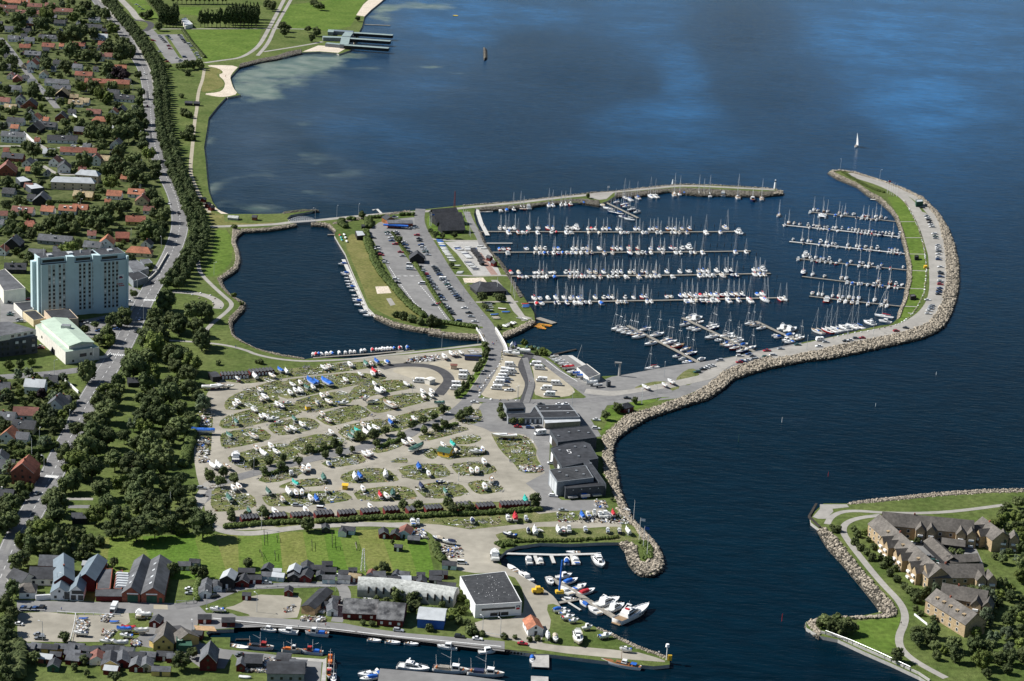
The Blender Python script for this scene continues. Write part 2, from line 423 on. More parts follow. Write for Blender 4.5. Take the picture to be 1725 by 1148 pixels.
for n_,a_ in(('shallow',a1),('calm_sheen',a2),('bay',a3),('open',a4)):
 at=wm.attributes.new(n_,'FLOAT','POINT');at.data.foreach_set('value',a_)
def water_material():
 m=bpy.data.materials.new('sea_water');m.use_nodes=True
 N,L=m.node_tree.nodes,m.node_tree.links
 b=N['Principled BSDF']
 b.inputs['IOR'].default_value=1.33;b.inputs['Specular IOR Level'].default_value=.5
 geo=N.new('ShaderNodeNewGeometry')
 def noise(sc,det,vec=None):
  n=N.new('ShaderNodeTexNoise');n.inputs['Scale'].default_value=sc;n.inputs['Detail'].default_value=det
  L.new(vec or geo.outputs['Position'],n.inputs['Vector']);return n
 def mr(src,a,b_,c,d):
  n=N.new('ShaderNodeMapRange');n.clamp=True
  for i,v in enumerate((a,b_,c,d)):n.inputs[i+1].default_value=v
  L.new(src,n.inputs[0]);return n.outputs[0]
 def math_(op,a,b_):
  n=N.new('ShaderNodeMath');n.operation=op
  for i,v in enumerate((a,b_)):
   if isinstance(v,(int,float)):n.inputs[i].default_value=v
   else:L.new(v,n.inputs[i])
  return n.outputs[0]
 def mix(f,c1,c2):
  n=N.new('ShaderNodeMix');n.data_type='RGBA'
  if isinstance(f,(int,float)):n.inputs[0].default_value=f
  else:L.new(f,n.inputs[0])
  for i,c in((6,c1),(7,c2)):
   if isinstance(c,tuple):n.inputs[i].default_value=c+(1,)
   else:L.new(c,n.inputs[i])
  return n.outputs[2]
 mp2=N.new('ShaderNodeMapping');mp2.inputs['Rotation'].default_value=(0,0,.35);mp2.inputs['Scale'].default_value=(.45,1.2,1)
 L.new(geo.outputs['Position'],mp2.inputs[0])
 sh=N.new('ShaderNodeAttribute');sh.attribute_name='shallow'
 ca=N.new('ShaderNodeAttribute');ca.attribute_name='calm_sheen'
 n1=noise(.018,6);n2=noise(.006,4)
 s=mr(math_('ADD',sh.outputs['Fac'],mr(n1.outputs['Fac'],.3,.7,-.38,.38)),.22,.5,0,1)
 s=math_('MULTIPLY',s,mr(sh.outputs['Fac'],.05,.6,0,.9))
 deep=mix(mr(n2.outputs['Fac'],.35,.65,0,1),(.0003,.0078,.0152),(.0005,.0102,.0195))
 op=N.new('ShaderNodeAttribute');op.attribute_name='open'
 deep=mix(op.outputs['Fac'],deep,(.0045,.040,.102))  # blue of the reflected sky painted into the far water's base colour
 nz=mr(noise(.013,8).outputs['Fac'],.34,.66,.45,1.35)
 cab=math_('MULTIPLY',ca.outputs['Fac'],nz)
 deep=mix(mr(cab,0,1.1,0,1),deep,(.018,.105,.25))  # pale sheen of sky on calm water, painted into the base colour
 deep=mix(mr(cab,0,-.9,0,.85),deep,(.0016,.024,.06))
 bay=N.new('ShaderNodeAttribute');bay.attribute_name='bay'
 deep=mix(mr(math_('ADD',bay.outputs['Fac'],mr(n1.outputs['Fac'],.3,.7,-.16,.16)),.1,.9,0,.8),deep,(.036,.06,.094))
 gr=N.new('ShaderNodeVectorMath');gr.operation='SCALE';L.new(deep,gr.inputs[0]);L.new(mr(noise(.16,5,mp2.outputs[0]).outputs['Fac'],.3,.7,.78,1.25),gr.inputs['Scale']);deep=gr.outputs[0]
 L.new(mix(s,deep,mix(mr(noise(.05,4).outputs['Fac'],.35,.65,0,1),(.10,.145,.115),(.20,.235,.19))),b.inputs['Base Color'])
 mp=N.new('ShaderNodeMapping');mp.inputs['Rotation'].default_value=(0,0,.5);mp.inputs['Scale'].default_value=(.35,1.6,1)
 L.new(geo.outputs['Position'],mp.inputs[0])
 n3=noise(.012,5,mp.outputs[0])
 calm_sheen=math_('ADD',ca.outputs['Fac'],mr(n3.outputs['Fac'],.3,.7,-.16,.16))
 L.new(mr(calm_sheen,-.8,.9,.12,.22),b.inputs['Roughness'])
 w1=noise(.32,4,mp2.outputs[0])
 bp=N.new('ShaderNodeBump');bp.inputs['Distance'].default_value=1.0
 L.new(mr(calm_sheen,-.8,.9,.5,.2),bp.inputs['Strength'])
 L.new(w1.outputs['Fac'],bp.inputs['Height']);L.new(bp.outputs[0],b.inputs['Normal'])
 L.new(mr(calm_sheen,-.8,.9,.025,.12),b.inputs['Specular IOR Level'])
 return m
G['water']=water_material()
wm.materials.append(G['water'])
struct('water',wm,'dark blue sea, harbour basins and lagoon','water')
# ------------------------------------------------------------------ land
COAST_MAIN='0:655,-8 640,5 625,17 614,28 610,45 606,52 600,70 590,85 B:655,350 640,345 530,335 410,340 300,370 200,390 90,410 0,435 T:1480,750 1420,820 1380,860 1395,920 1420,990 1470,1050 1500,1062 1350,1090 A:1460,625 1400,690 1345,760 1335,830 1315,950 1325,1030 1335,1148 C:1345,160 1370,230 1410,285 L:190,120 250,152 600,152 710,148 740,130 900,112 1020,118 900,140 790,160 755,190 790,215 840,240 700,265 560,285 370,295 330,330 325,390 350,460 362,530 340,600 270,650 205,690 230,760 290,820 400,880 395,930 330,1000 290,1050 300,1130 a:320,30 400,80 530,150 700,195 900,225 960,215 b:0,215 500,150 700,130 1060,90 1110,92 1208,92 h:330,730 540,750 700,780 740,810 0:926,598 983,640 1017,634 1044.6,633 1138,615.6 1178.5,610.6 1193,608.5 1239,600 1272,592 1324.6,584 1357,576 1391,570 1432,560 1483,548.7 1501,546.7 1512,537.5 1515,523 1523,505 1530,485 1533.5,460 1530,448.5 1525,420 1517,387.7 1509,365 1501,355 1481,337 1464.5,329 1446,314.6 1411.7,300 1397.5,292 1397.5,288 1411.7,286 1442,290 1482.7,303.5 1523,317.7 1554,332 1578,355 1596,383.6 1606.5,412 1612.6,442.4 1613.6,473 1610.6,497 1600,527 1588,547.7 1570,560 1543.6,570 1493,581 1442,592 1391.5,602.5 1351,606.5 1290,618.7 1232.6,637 1218.4,651 1192,669.6 1151,681.7 1127,690 1090.6,702 1060,720 1050,727 1035.6,739.4 1030.6,753.6 1031.6,774 1037.7,794 1041.7,816.5 1048,839 1060,865 1067,876 1090.5,899.6 1109,920.4 1116.5,944 1114,957 1098,967.4 1077,965 1062,946.5 1056.5,925.7 1046,914 1015,914 962.6,916.5 910,915 871,920.4 853,927 841,938.7 845,954 866,965 895,982 926,1001 939,1015.7 949.6,1027 978,1051 1004,1059 1030.5,1072 1062,1087 1093,1099 1128,1111 1128,1120 1101,1122.6 1015,1113.5 921,1102 902.6,1102 850,1095 780,1087.5 687,1078 560,1061.5 400,1049 394,1052 394,1060 355,1061 347,1066 352,1074 388,1074 387,1090 421.7,1096 543.5,1106.5 551.6,1104.5 550.6,1148 549,1175'
main=wl(COAST_MAIN)
edge=[P(549,1210),Vector((-600,560,0)),Vector((-2600,560,0)),Vector((-2600,3600,0)),Vector((-330,3600,0)),P(700,-60),P(668,-25)]
main_poly=[(p.x,p.y)for p in main+edge]
struct('ground',MB().prism(main_poly,-4,0,0,1).mesh('ground',['grass','concrete']),'green land along the coast and out to the harbour')
COAST_PEN='L:960,235 1000,243 1100,240 1160,300 1150,330 1190,400 1240,480 1270,560 1350,750 1430,930 1500,1000 f:450,1000 600,1070 800,1110 1000,1134 b:600,5 850,40 1060,50 h:188,690 320,690 450,640 540,590 600,555 590,480 560,430 520,370 g:500,1080 420,960 350,840 290,760 240,720 180,630 140,540 110,480 90,400 100,350 130,357 300,351 500,340 600,320 800,300 1000,305 1110,320 1200,290 i:180,298 400,288 620,255 820,282 1100,288 1400,293 1560,280 1570,262 1490,235 1000,205 720,200 500,220 200,255 0,268 g:900,240 500,290 0,325 f:700,130 200,185 L:1050,190'
pen=wl(COAST_PEN)
struct('peninsula',MB().prism([(p.x,p.y)for p in pen],-4,0,0,1).mesh('peninsula',['grass','concrete']),'green harbour peninsula with its long straight breakwater')
COAST_ISL='R:1484,93 1300,95 1000,115 700,145 540,160 370,160 295,230 300,265 345,300 400,390 500,500 600,620 680,720 700,760 600,780 480,790 330,800 270,820 275,850 350,895 450,915 600,985 750,1050 900,1120 960,1160'
isl=wl(COAST_ISL)
isl_edge=[P(1600,1200),P(2300,1200),P(2300,815)]
struct('headland',MB().prism([(p.x,p.y)for p in isl+isl_edge],-4,0,0,1).mesh('headland',['grass','concrete']),'green headland with the brick housing estate')
quay=wl('F:920,1060 1100,1075 1500,1110 1725,1140 1740,1180 900,1180')
struct('quay',MB().prism([(p.x,p.y)for p in quay],-4,0.05,0).mesh('quay',['asphalt']),'short asphalt quay at the bottom of the fishing basin')
ICO=[]
def ico():
 t=(1+5**.5)/2
 vs=[Vector(v).normalized()for v in((-1,t,0),(1,t,0),(-1,-t,0),(1,-t,0),(0,-1,t),(0,1,t),(0,-1,-t),(0,1,-t),(t,0,-1),(t,0,1),(-t,0,-1),(-t,0,1))]
 fs=[(0,11,5),(0,5,1),(0,1,7),(0,7,10),(0,10,11),(1,5,9),(5,11,4),(11,10,2),(10,7,6),(7,1,8),(3,9,4),(3,4,2),(3,2,6),(3,6,8),(3,8,9),(4,9,5),(2,4,11),(6,2,10),(8,6,7),(9,8,1)]
 return vs,fs
ICO=ico()
def rock(mb,p,r,rng):
 k=(rng.uniform(.75,1.35),rng.uniform(.75,1.25),rng.uniform(.55,.9));q=rng.uniform(0,6.28);c,s=cos(q),sin(q)
 vs=[]
 for v in ICO[0]:
  w=r*rng.uniform(.78,1.12)
  x,y=v.x*k[0]*w,v.y*k[1]*w
  vs.append((p.x+x*c-y*s,p.y+x*s+y*c,p.z+v.z*k[2]*w))
 mb.add(vs,ICO[1])
def riprap(inner,outer,size,label,zi=.45,zo=.0,dens=1.0,seed=1):
 rng=random.Random(seed)
 a,b=wl(inner),wl(outer)
 n=max(4,int(max(plen(a),plen(b))/4))
 a,b=resample(a,n),resample(b,n)
 a=[p.lerp(q,.16)for p,q in zip(a,b)];size*=.9
 base=MB()
 for p in a:p.z=zi
 for p in b:p.z=zo
 base.add(a+[p+(p-q).normalized()*.25 for p,q in zip(b,a)]+[p+(p-q).normalized()*1.6+Vector((0,0,-2.3))for p,q in zip(b,a)],[(k*n+i,k*n+i+1,(k+1)*n+i+1,(k+1)*n+i)for k in(0,1)for i in range(n-1)],1)
 mb=base
 for i in range(n-1):
  area=((a[i+1]-a[i]).length+(b[i+1]-b[i]).length)/2*(a[i]-b[i]).length
  cnt=(area+(b[i+1]-b[i]).length*2)*dens/(size*size*1.9)
  cnt=int(cnt)+(rng.random()<cnt%1)
  for _ in range(cnt):
   u,v=rng.random(),rng.uniform(-.03,1.03+2/max(3,(a[i]-b[i]).length))
   v=min(v,1.02)
   p=a[i].lerp(a[i+1],u).lerp(b[i].lerp(b[i+1],u),v)
   p.z+=rng.uniform(-.35,.35)*size
   if v>.93:p.z-=rng.uniform(0,1.9);p+=(b[i]-a[i]).normalized()*rng.uniform(0,.8)
   k0=len(mb.m);rock(mb,p,.9*size*rng.choice((.5,.6,.75,.9,1,1.2,1.5)),rng)
   if p.z<-.45:mb.m[k0:]=[2]*(len(mb.m)-k0)
 struct('riprap',mb.mesh('riprap',['rock_old_shaded' if seed in(5,6,16,17,20,21,22)else 'rock','rock_dark','rock_wet']),label,'riprap','stuff')
riprap('0:1413,288 1442,293 k:680,98 800,130 950,170 1100,232 1240,300 1310,360 1400,460 1430,520 1450,620 1470,720 1480,830 1485,950 1478,1050 1450,1130 l:1460,370 1400,480 1340,560 1200,610 1000,665 800,700 600,740 400,790 200,830 0,870 Q:1200,185 1100,228 1000,255 900,285 830,320 760,375 690,430 600,490 500,530 400,565 250,620 80,660 0,700 e:1160,450 1140,480','0:1411.7,286 1442,290 1482.7,303.5 1523,317.7 1554,332 1578,355 1596,383.6 1606.5,412 1612.6,442.4 1613.6,473 1610.6,497 1600,527 1588,547.7 1570,560 1543.6,570 1493,581 1442,592 1391.5,602.5 1351,606.5 1290,618.7 1232.6,637 1218.4,651 1192,669.6 1151,681.7 1127,690 1090.6,702 1060,720 1050,727 1035.6,739.4 1030.6,753.6',0.83,'pale boulders armouring the outer side of the curved breakwater',dens=1.15,seed=2)
riprap('e:1140,480 1180,560 1140,600 1150,720 1160,780 1200,850 1240,960 1260,1010 1290,1080 1320,1134 H:960,0 1010,60 1080,120 1130,190 1165,250 1215,300 1215,370 1180,390 1150,370 1140,320 1130,270 1060,235','0:1031,752 1031,760 1031.6,774 1037.7,794 1041.7,816.5 1048,839 1060,865 1067,876 1090.5,899.6 1109,920.4 1116.5,944 1114,957 1098,967.4 1077,965 1062,946.5 1056.5,925.7 1046,914',0.76,'pale boulders of the hooked spit beside the boatyard',dens=1.1,seed=3)
riprap('k:630,92 560,100 620,125 760,190 870,265 960,310 1050,400 1100,470 1140,580 1180,740 1215,880 1215,1000 1190,1090 l:1190,330 1150,430 1115,520','k:560,80 522,100 600,150 770,220 860,290 940,330 1040,420 1080,470 1120,580 1160,740 1185,880 1180,1000 1165,1065 l:1150,370 1110,460 1095,530',0.54,'small boulders lining the inner side of the curved breakwater',dens=1.1,seed=4)
riprap('i:180,272 300,264 400,256 520,246 620,238 720,230 900,234 1000,240 1200,252 1400,262 1500,256','i:180,300 300,298 400,289 520,272 620,252 720,270 900,290 1000,286 1200,292 1400,295 1560,280',0.57,'rubble slope below the tip of the straight breakwater',dens=1.2,seed=5)
riprap('g:140,346 300,337 500,323 700,299 900,277 1010,272 1130,285','g:140,362 300,354 500,342 700,312 900,297 1010,306 1130,325',0.51,'rubble slope along the middle of the straight breakwater',dens=1.2,seed=6)
riprap('g:0,326 400,299 900,241 i:0,269 200,256 500,221 720,201 1000,206 1490,236','g:0,330 400,302 900,245 i:0,272 200,259 500,225 720,205 1000,210 1490,240',.5,'narrow line of stones along the seaward edge of the straight breakwater',dens=.8,seed=7)
riprap('f:100,225 400,172 700,128 740,125','f:100,238 400,186 700,140 740,133',0.42,'stones along the seaward edge of the causeway',seed=8)
riprap('i:1490,236 1520,250 1480,285','i:1500,233 1572,262 1560,282',0.73,'pale boulders around the tip of the straight breakwater',zi=.6,seed=9)
riprap('L:300,255 300,330 290,390 320,460 330,530 310,590 240,640 170,690','L:380,300 335,335 328,390 352,460 364,530 342,602 272,652 207,692',0.51,'stone bank on the west shore of the lagoon',dens=1.3,seed=10)
riprap('L:380,280 560,272 700,250 830,235','L:370,297 560,288 700,268 838,243',0.48,'stone bank below the causeway path',dens=1.2,seed=11)
riprap('L:965,225 1050,222 1110,235 1160,290','L:955,240 1050,243 1095,245 1160,302',0.48,'stones beside the footbridge at the lagoon inlet',seed=12)
riprap('L:170,690 200,760 270,830 370,905 330,960 270,1010 265,1060 290,1134 a:290,30 360,80 500,140 700,185 900,218','L:205,692 232,762 290,822 402,882 398,932 332,1002 292,1052 300,1134 a:322,32 402,82 532,152 702,197 900,227',0.33,'low stones along the southwest shore of the lagoon',dens=.8,seed=13)
riprap('f:460,985 610,1050 810,1095 1000,1115 b:600,-15 850,10 1060,18','f:450,1002 600,1072 800,1112 1000,1136 b:600,7 850,42 1060,52',0.51,'stone bank at the south end of the car park island',dens=1.3,seed=14)
riprap('h:340,640 440,610 530,560 570,540','h:320,692 450,642 540,592 600,557',0.57,'boulders beside the road bridge on the harbour side',dens=1.2,seed=15)
riprap('g:465,1100 390,960 320,850 270,775 215,715 160,625 125,530','g:500,1085 420,962 350,842 292,762 242,722 182,632 145,540',0.48,'stone edge of the clubhouse shore',seed=16)
riprap('B:20,412 150,380 250,362 330,332 410,318','B:10,434 150,398 250,382 330,360 415,342',0.54,'dark stones along the beach promenade',seed=17)
riprap('R:1484,78 1300,82 1000,100 700,132 540,152','R:1484,98 1300,100 1000,120 700,150 500,166',0.48,'line of boulders on the north shore of the headland',dens=1.3,seed=18)
riprap('R:380,292 460,360 560,490 660,610 750,700 800,760 780,795 600,805 480,800 360,800 320,815 350,870','R:345,300 400,390 500,500 600,620 680,720 702,762 680,782 600,785 480,793 330,800 268,822 345,895',0.76,'pale boulder bank on the west shore of the headland',dens=1.2,seed=19)
riprap('0:816.5,82 817.5,98','0:815,80 816,100',0.60,'low heap of stones standing alone in the bay',zi=.6,seed=20)
riprap('0:816,82 817,98','0:818,82 819,98',0.60,'far side of the lone heap of stones in the bay',zi=.6,seed=21)
riprap('L:730,140 900,118 1000,120','L:720,150 900,130 1020,122',0.48,'short stone groyne in front of the footbridge',seed=22)
riprap('H:870,795 1000,850 1100,905 1200,940 1300,975','H:860,803 960,853 1080,913 1200,958 1320,998',0.36,'low stones on the shore of the harbour point',seed=23)
# ------------------------------------------------------------------ surfaces on the land
ZL=[0.0]
def sheet(name,s,mt,label,z,smooth=0,grow=1.0):
 p=wl(s)
 if grow!=1:c=sum(p,Vector())/len(p);p=[c+(q-c)*grow for q in p]
 if smooth:p=chaikin(p,smooth,True)
 struct(name,MB().prism([(q.x,q.y)for q in p],None,z).mesh(name,[mt]),label)
def ribbon(name,s,w,mt,label,z,smooth=2):
 q=wl(s);p=q[:2]
 for a in q[2:]:
  if(a-p[-1]).normalized().dot((p[-1]-p[-2]).normalized())<-.2:continue
  p.append(a)
 p=chaikin(p,smooth)
 struct(name,MB().strip(p,w,z).mesh(name,[mt]),label)
 return p
sheet('garden_ground','A:-60,0 590,0 690,120 790,250 850,380 895,520 925,700 940,900 1010,1100 C:1030,150 1110,330 1080,480 1000,610 900,740 840,740 800,600 -60,640','garden','dark garden ground of the villa quarter',.01)
sheet('garden_ground','D:-40,330 240,280 390,300 520,410 440,560 350,700 270,810 250,900 180,1060 130,1148 -40,1148','garden','dark garden ground below the hotel',.01)
sheet('gravel_yard','0:352,652 380,636 450,630 560,612 650,600 700,597 820,583 835,600 815,645 795,676 848,690 868,705 905,732 930,790 930,845 1012,850 1045,880 1050,893 980,900 900,905 858,912 836,930 832,947 849,954 868,964 896,981 928,1000 941,1015 948,1032 980,1062 1030,1082 1060,1095 1120,1112 1120,1117 900,1096 880,1082 800,1068 800,1043 880,1043 885,1000 862,965 780,966 757,950 748,925 735,905 700,885 640,884 560,886 420,894 365,892 347,872 340,825 333,812 326,770 330,735 338,700','gravel','pale gravel of the winter boat storage yard',.02,1)
sheet('gravel_pitch','b:270,320 400,290 600,300 720,350 750,410 680,470 600,450 430,370','sandlot','sandy pitch inside the black asphalt bend',.05,2)
sheet('gravel_pitch','b:560,265 750,230 960,210 1010,240 970,350 860,430 820,540 740,510 800,420 820,350 740,300','sandlot','sandy camper pitch outside the black asphalt bend',.045,1)
sheet('gravel_pitch','b:1215,120 1290,190 1395,200 1370,260 1400,330 1425,450 1340,565 1080,550 1020,500 1050,430 1150,330 1210,220','sandlot','sandy camper pitch right of the bridge road',.045,1)
sheet('gravel_pitch','b:1440,230 1560,270 1725,400 1800,460 1820,500 1750,540 1490,545 1470,440 1480,360','sandlot','sandy camper pitch beside the sailing club',.045,1)
sheet('gravel_lot','E:115,702 300,695 490,712 455,888 110,888','gravel','gravel parking lot behind the white rail fence',.03)
sheet('gravel_lot','E:490,712 760,712 830,700 840,760 700,860 640,888 460,888','gravel','worn gravel of the small boat store',.03)
sheet('gravel_lot','F:0,650 100,580 300,590 420,590 400,690 380,745 0,722 E:1640,720 1500,680 1440,670','gravel','pale sandy ground in the bend of the quay road',.03,1)
sheet('asphalt_apron','E:108,620 700,632 1140,638 1290,660 1330,700 1280,770 1240,830 1250,880 1440,935 1725,965 F:330,985 440,1010 440,1142 330,1142 180,1085 120,990 0,1000 E:1500,960 1440,1060 1290,950 1100,940 960,925 840,900 960,800 990,700 700,705 110,690','asphalt','asphalt square in front of the fishing basin',.025)
sheet('quay_road','E:1270,770 1300,710 F:0,722 400,745 700,770 850,800 1100,832 1450,862 1725,885 1725,950 1500,925 1100,875 600,815 200,790 0,768 E:1640,775 1500,770 1440,800','asphalt','asphalt quay along the fishing basin',.035)
sheet('quay_edge','F:330,985 560,1000 575,990 570,1142 540,1142 552,1020 330,1000','concrete','concrete edge of the fishing quay',.045)
sheet('asphalt_apron','e:165,192 340,178 1000,160 1300,132 1400,120 1725,58 1725,135 1400,178 1200,205 1130,330 1060,330 1150,470 1100,475 1000,390 720,400 720,560 715,700 720,800 745,950 820,1000 1180,1000 1210,1060 1000,1090 640,1090 640,960 520,860 680,775 610,612 620,570 580,500 500,452 230,432 165,400 60,370 110,355 165,330 130,230','asphalt','asphalt yard around the black boat halls',.04)
sheet('asphalt_apron','j:-400,930 -250,1010 60,1045 150,1010 220,1000 680,915 880,890 950,880 1180,840 1340,800 1725,728 1725,810 1400,870 1200,925 1000,1040 900,1110 700,1190 200,1240 -340,1290 -60,1180','asphalt','asphalt quay apron of the marina',.03)
sheet('sailing_slip','h:700,845 870,835 960,900 1140,1010 1180,1040 1230,1080 1210,1130 1100,1134 900,980','asphalt','asphalt slipway of the sailing club',.05)
sheet('car_park','f:392,292 480,225 550,200 770,180 790,190 850,255 905,350 1000,520 1180,800 1350,1088 1110,1060 1010,1045 880,1005 700,880 630,740 560,610 470,430','asphalt','large car park on the harbour island',.03)
sheet('dinghy_park','f:1030,385 1220,375 1330,380 1410,460 1500,660 1270,665 1130,480','concrete','pale dinghy park beside the clubhouse',.025)
sheet('brick_walk','K:900,640 1000,640 1120,800 1200,900 1120,900 1050,800','brick_pave','reddish paved walk among the dinghies',.045)
sheet('volleyball_court','f:1180,685 1350,680 1385,725 1195,722','sand','sandy volleyball court',.04)
sheet('sand_patch','f:455,755 560,752 588,808 470,815','sand','sandy square on the island lawn',.03)
sheet('sand_patch','f:545,855 585,850 622,905 580,915','path','small bare patch on the island lawn',.03)
sheet('lawn','f:200,400 250,310 300,330 390,420 470,560 560,700 640,830 700,900 860,1010 850,1060 650,1040 480,960 400,900 330,700 260,540','dry','mown dry lawn beside the lagoon pontoon',.02,1)
sheet('lawn','L:150,270 290,290 310,520 240,620 150,680 60,660 100,560 160,400','lawn','bright lawn on the west shore of the lagoon',.02,1)
sheet('lawn','T:880,335 1725,330 1690,520 1600,610 1480,640 1100,690 1000,520','lawn','striped mown lawn beside the beach car park',.02)
sheet('lawn','T:800,80 1060,80 1040,180 820,160','lawn','lawn between the poplar blocks',.02)
sheet('lawn','0:478,10 620,-8 605,20 590,45 560,52 480,50 470,40','lawn','wide beach lawn by the bathhouse',.02)
sheet('lawn','T:230,0 420,0 460,45 300,55','lawn','lawn beyond the coast avenue',.02)
sheet('lawn','T:300,60 460,55 600,200 560,215 360,200','lawn','lawn corner beyond the coast avenue',.02)
sheet('meadow','L:100,130 230,160 240,215 460,230 640,220 680,235 430,248 130,255','dry','dry yellow meadow at the end of the causeway',.02)
sheet('lawn','R:560,815 700,800 800,790 780,860 770,950 760,1000 600,960 500,900','lawn','lawn on the headland',.02)
sheet('heath','T:1110,760 1250,760 1290,820 1210,830 1310,920 1300,980 1080,1040 1050,1010','dry','dune grass behind the beach',.025,1)
cols=['strip2','strip1','strip3','strip1','strip2','strip1','strip3','strip2','strip1','strip3','strip1','strip2','strip1','strip3','strip2']
xs_t=[172,185,240,327,362,400,440,470,510,545,570,600,640,680,715]
xs_b=[165,178,262,345,385,404,446,478,524,560,590,625,668,706,735]
def fy(x):return 908-(x-165)*.029,966+(x-165)*.004
for i in range(14):
 a,b,c,d=xs_t[i],xs_t[i+1],xs_b[i+1],xs_b[i]
 sheet('mown_strip','0:%g,%g %g,%g %g,%g %g,%g'%(a,fy(a)[0]-2,b,fy(b)[0]-2,c,fy(c)[1]+10,d,fy(d)[1]+10),cols[i],'mown grass strip of the drying field',.012+.002*(i%3))
sheet('beach','T:1110,740 1180,728 1480,738 1418,800 1376,860 1390,920 1415,990 1468,1052 1340,1085 1230,1085 1060,1050 1250,1035 1310,995 1325,915 1240,838 1310,815 1250,765','sand','pale sandy beach below the promenade',.035,1)
sheet('beach','B:420,335 520,295 640,300 700,312 650,342 530,332','sand','small beach beside the bathhouse',.035)
sheet('beach','0:655,-8 640,5 625,17 614,28 600,26 612,8 630,-8','sand','far sandy beach at the top',.035)
sheet('beach','L:90,70 140,75 170,105 210,130 270,152 210,150 150,110','sand','strip of beach below the avenue',.03)
ISL=['a:245,590 300,530 420,480 600,420 700,400 740,470 660,530 700,560 560,610 270,650','a:740,480 720,400 1000,370 1320,335 1560,372 1540,400 1150,470 800,555 690,520','a:680,320 1050,270 1500,240 1570,265 1300,320 800,370 500,420 380,420 240,395 300,385','a:205,790 230,710 420,650 720,580 800,600 880,680 600,740 350,800','a:800,580 1000,520 1220,490 1330,570 1080,640 920,670','b:-30,485 0,450 120,415 260,400 380,400 490,460 200,510 0,560 -80,550','a:585,770 780,720 950,710 1040,780 880,830 680,860','a:975,690 1300,610 1360,610 1470,690 1200,760 1110,780','b:75,610 220,540 500,500 680,550 250,660 160,670','a:205,870 240,830 530,790 640,880 450,930 230,970','a:745,910 1090,830 1270,920 950,1020 870,1010','a:1160,800 1500,720 1560,740 1560,860 1290,920','b:240,730 540,640 760,620 780,640 720,700 560,760 250,840 100,800','a:270,1030 560,950 720,920 870,1030 560,1110 400,1134 300,1080','b:820,730 850,690 1020,630 1050,720 960,770','b:515,850 800,780 950,800 800,850 560,910','b:800,880 1000,850 1045,890 950,930 820,930','b:630,970 800,940 1060,960 1080,1030 870,1040 740,1060','c:145,480 330,550 470,560 500,660 330,690 130,700','c:560,570 800,540 1200,530 1300,600 1050,640 640,660 590,630','c:500,430 700,360 850,330 900,390 620,470','c:1030,290 1340,210 1430,290 1120,340','c:1190,410 1330,350 1570,340 1680,430 1650,450 1270,470','c:680,495 820,440 1050,420 1110,480 760,510','c:1310,530 1580,490 1780,500 1840,600 1370,620','b:120,980 330,900 420,930 200,1010','d:265,290 370,250 430,270 420,300','d:345,340 480,310 710,305 790,390 700,420 440,440','d:780,310 950,290 1130,310 1170,380 870,410','d:485,500 640,460 850,460 945,560 600,600','d:920,460 1050,440 1220,490 1200,530 1060,560 980,540','a:-10,700 60,640 140,690 130,840 120,1000 60,1040 -20,900','d:540,215 640,160 680,240 620,270']
for k,s in enumerate(ISL):
 sheet('grass_island',s,'island','weedy grass island between the yard lanes',.055+.002*(k%5),1,1.06)
sheet('rubble_yard','b:1120,830 1400,850 1500,960 1490,1040 1560,1134 d:1530,380 1370,385 1300,290 1200,200 1130,80','island','weedy storage ground beside the boat halls',.06,1)
sheet('verge','d:-250,790 -150,760 0,690 430,640 900,620 1440,620 1440,690 1520,720 1725,700 1900,690 2000,720 1900,770 1500,790 950,850 700,810 400,790 0,800 -550,850 -700,820 -800,700 -600,700','island','grass verge around the red boathouse rows',.05,0)
sheet('verge','d:1160,890 1300,850 1600,820 H:700,160 1000,140 1100,160 1160,230 1100,230 700,235 500,235 350,245 240,240 210,200','island','grassy bank between the yard and the small basin',.05,1)
sheet('verge','b:820,560 830,520 950,400 1010,290 1060,200 1030,100 1100,110 1110,200 1040,330 960,450 900,540','lawn','planted verge beside the bridge road',.05,1)
sheet('verge','H:530,650 600,640 700,720 830,780 1000,860 1200,955 1150,960 900,930 520,905 500,870 580,780','grass','grass on the harbour point',.05,1)
sheet('verge','k:1010,310 1090,300 1160,370 1220,470 1260,560 1290,660 1310,760 1325,860 1330,1000 1310,1130 1190,1130 1215,1000 1205,880 1190,740 1150,590 1100,470 1060,390','lawn','grass strip inside the curved breakwater',.05)
sheet('verge','l:1190,320 1310,320 1280,420 1210,500 1140,560 1095,575 1120,500 1150,430','lawn','end of the grass strip inside the curved breakwater',.052)
sheet('verge','e:1130,470 1200,340 1130,330 1240,210 1500,170 1725,145 Q:320,540 280,570 100,640 0,690','lawn','grass slope beside the small red hut',.05)
sheet('verge','Q:520,310 600,300 640,370 560,440 480,440 420,400','island','patch of grass on the marina quay',.05,1)
sheet('verge','Q:60,500 120,440 300,400 420,430 480,460 400,490 200,530','island','weedy ground under the stored yachts',.05,1)
sheet('verge','f:580,300 612,300 700,450 790,570 905,760 1020,910 1115,1040 1080,1035 960,880 800,620 690,480','grass','narrow hedge strip dividing the car park',.05)
sheet('verge','f:865,200 950,130 1080,110 1190,120 1230,200 1200,330 1000,360 930,330','lawn','round lawn about the black clubhouse',.045,1)
sheet('asphalt_apron','E:1100,880 1250,835 1300,900 1440,940 1725,965 F:200,975 545,1002 535,1150 430,1150 440,1090 330,1062 200,1015 E:1725,1005 1500,968 1450,1060 1300,1060 1130,935','asphalt','asphalt of the south fishing quay',.031)
sheet('asphalt_apron','E:1270,700 1500,705 1640,775 1520,782 1480,800 1380,806 1290,790','asphalt','asphalt at the head of the fishing dock',.033)
sheet('asphalt_patch','n:1275,390 1390,390 1395,430 1275,425','sandlot','pale repaired patch in the asphalt square',.037)
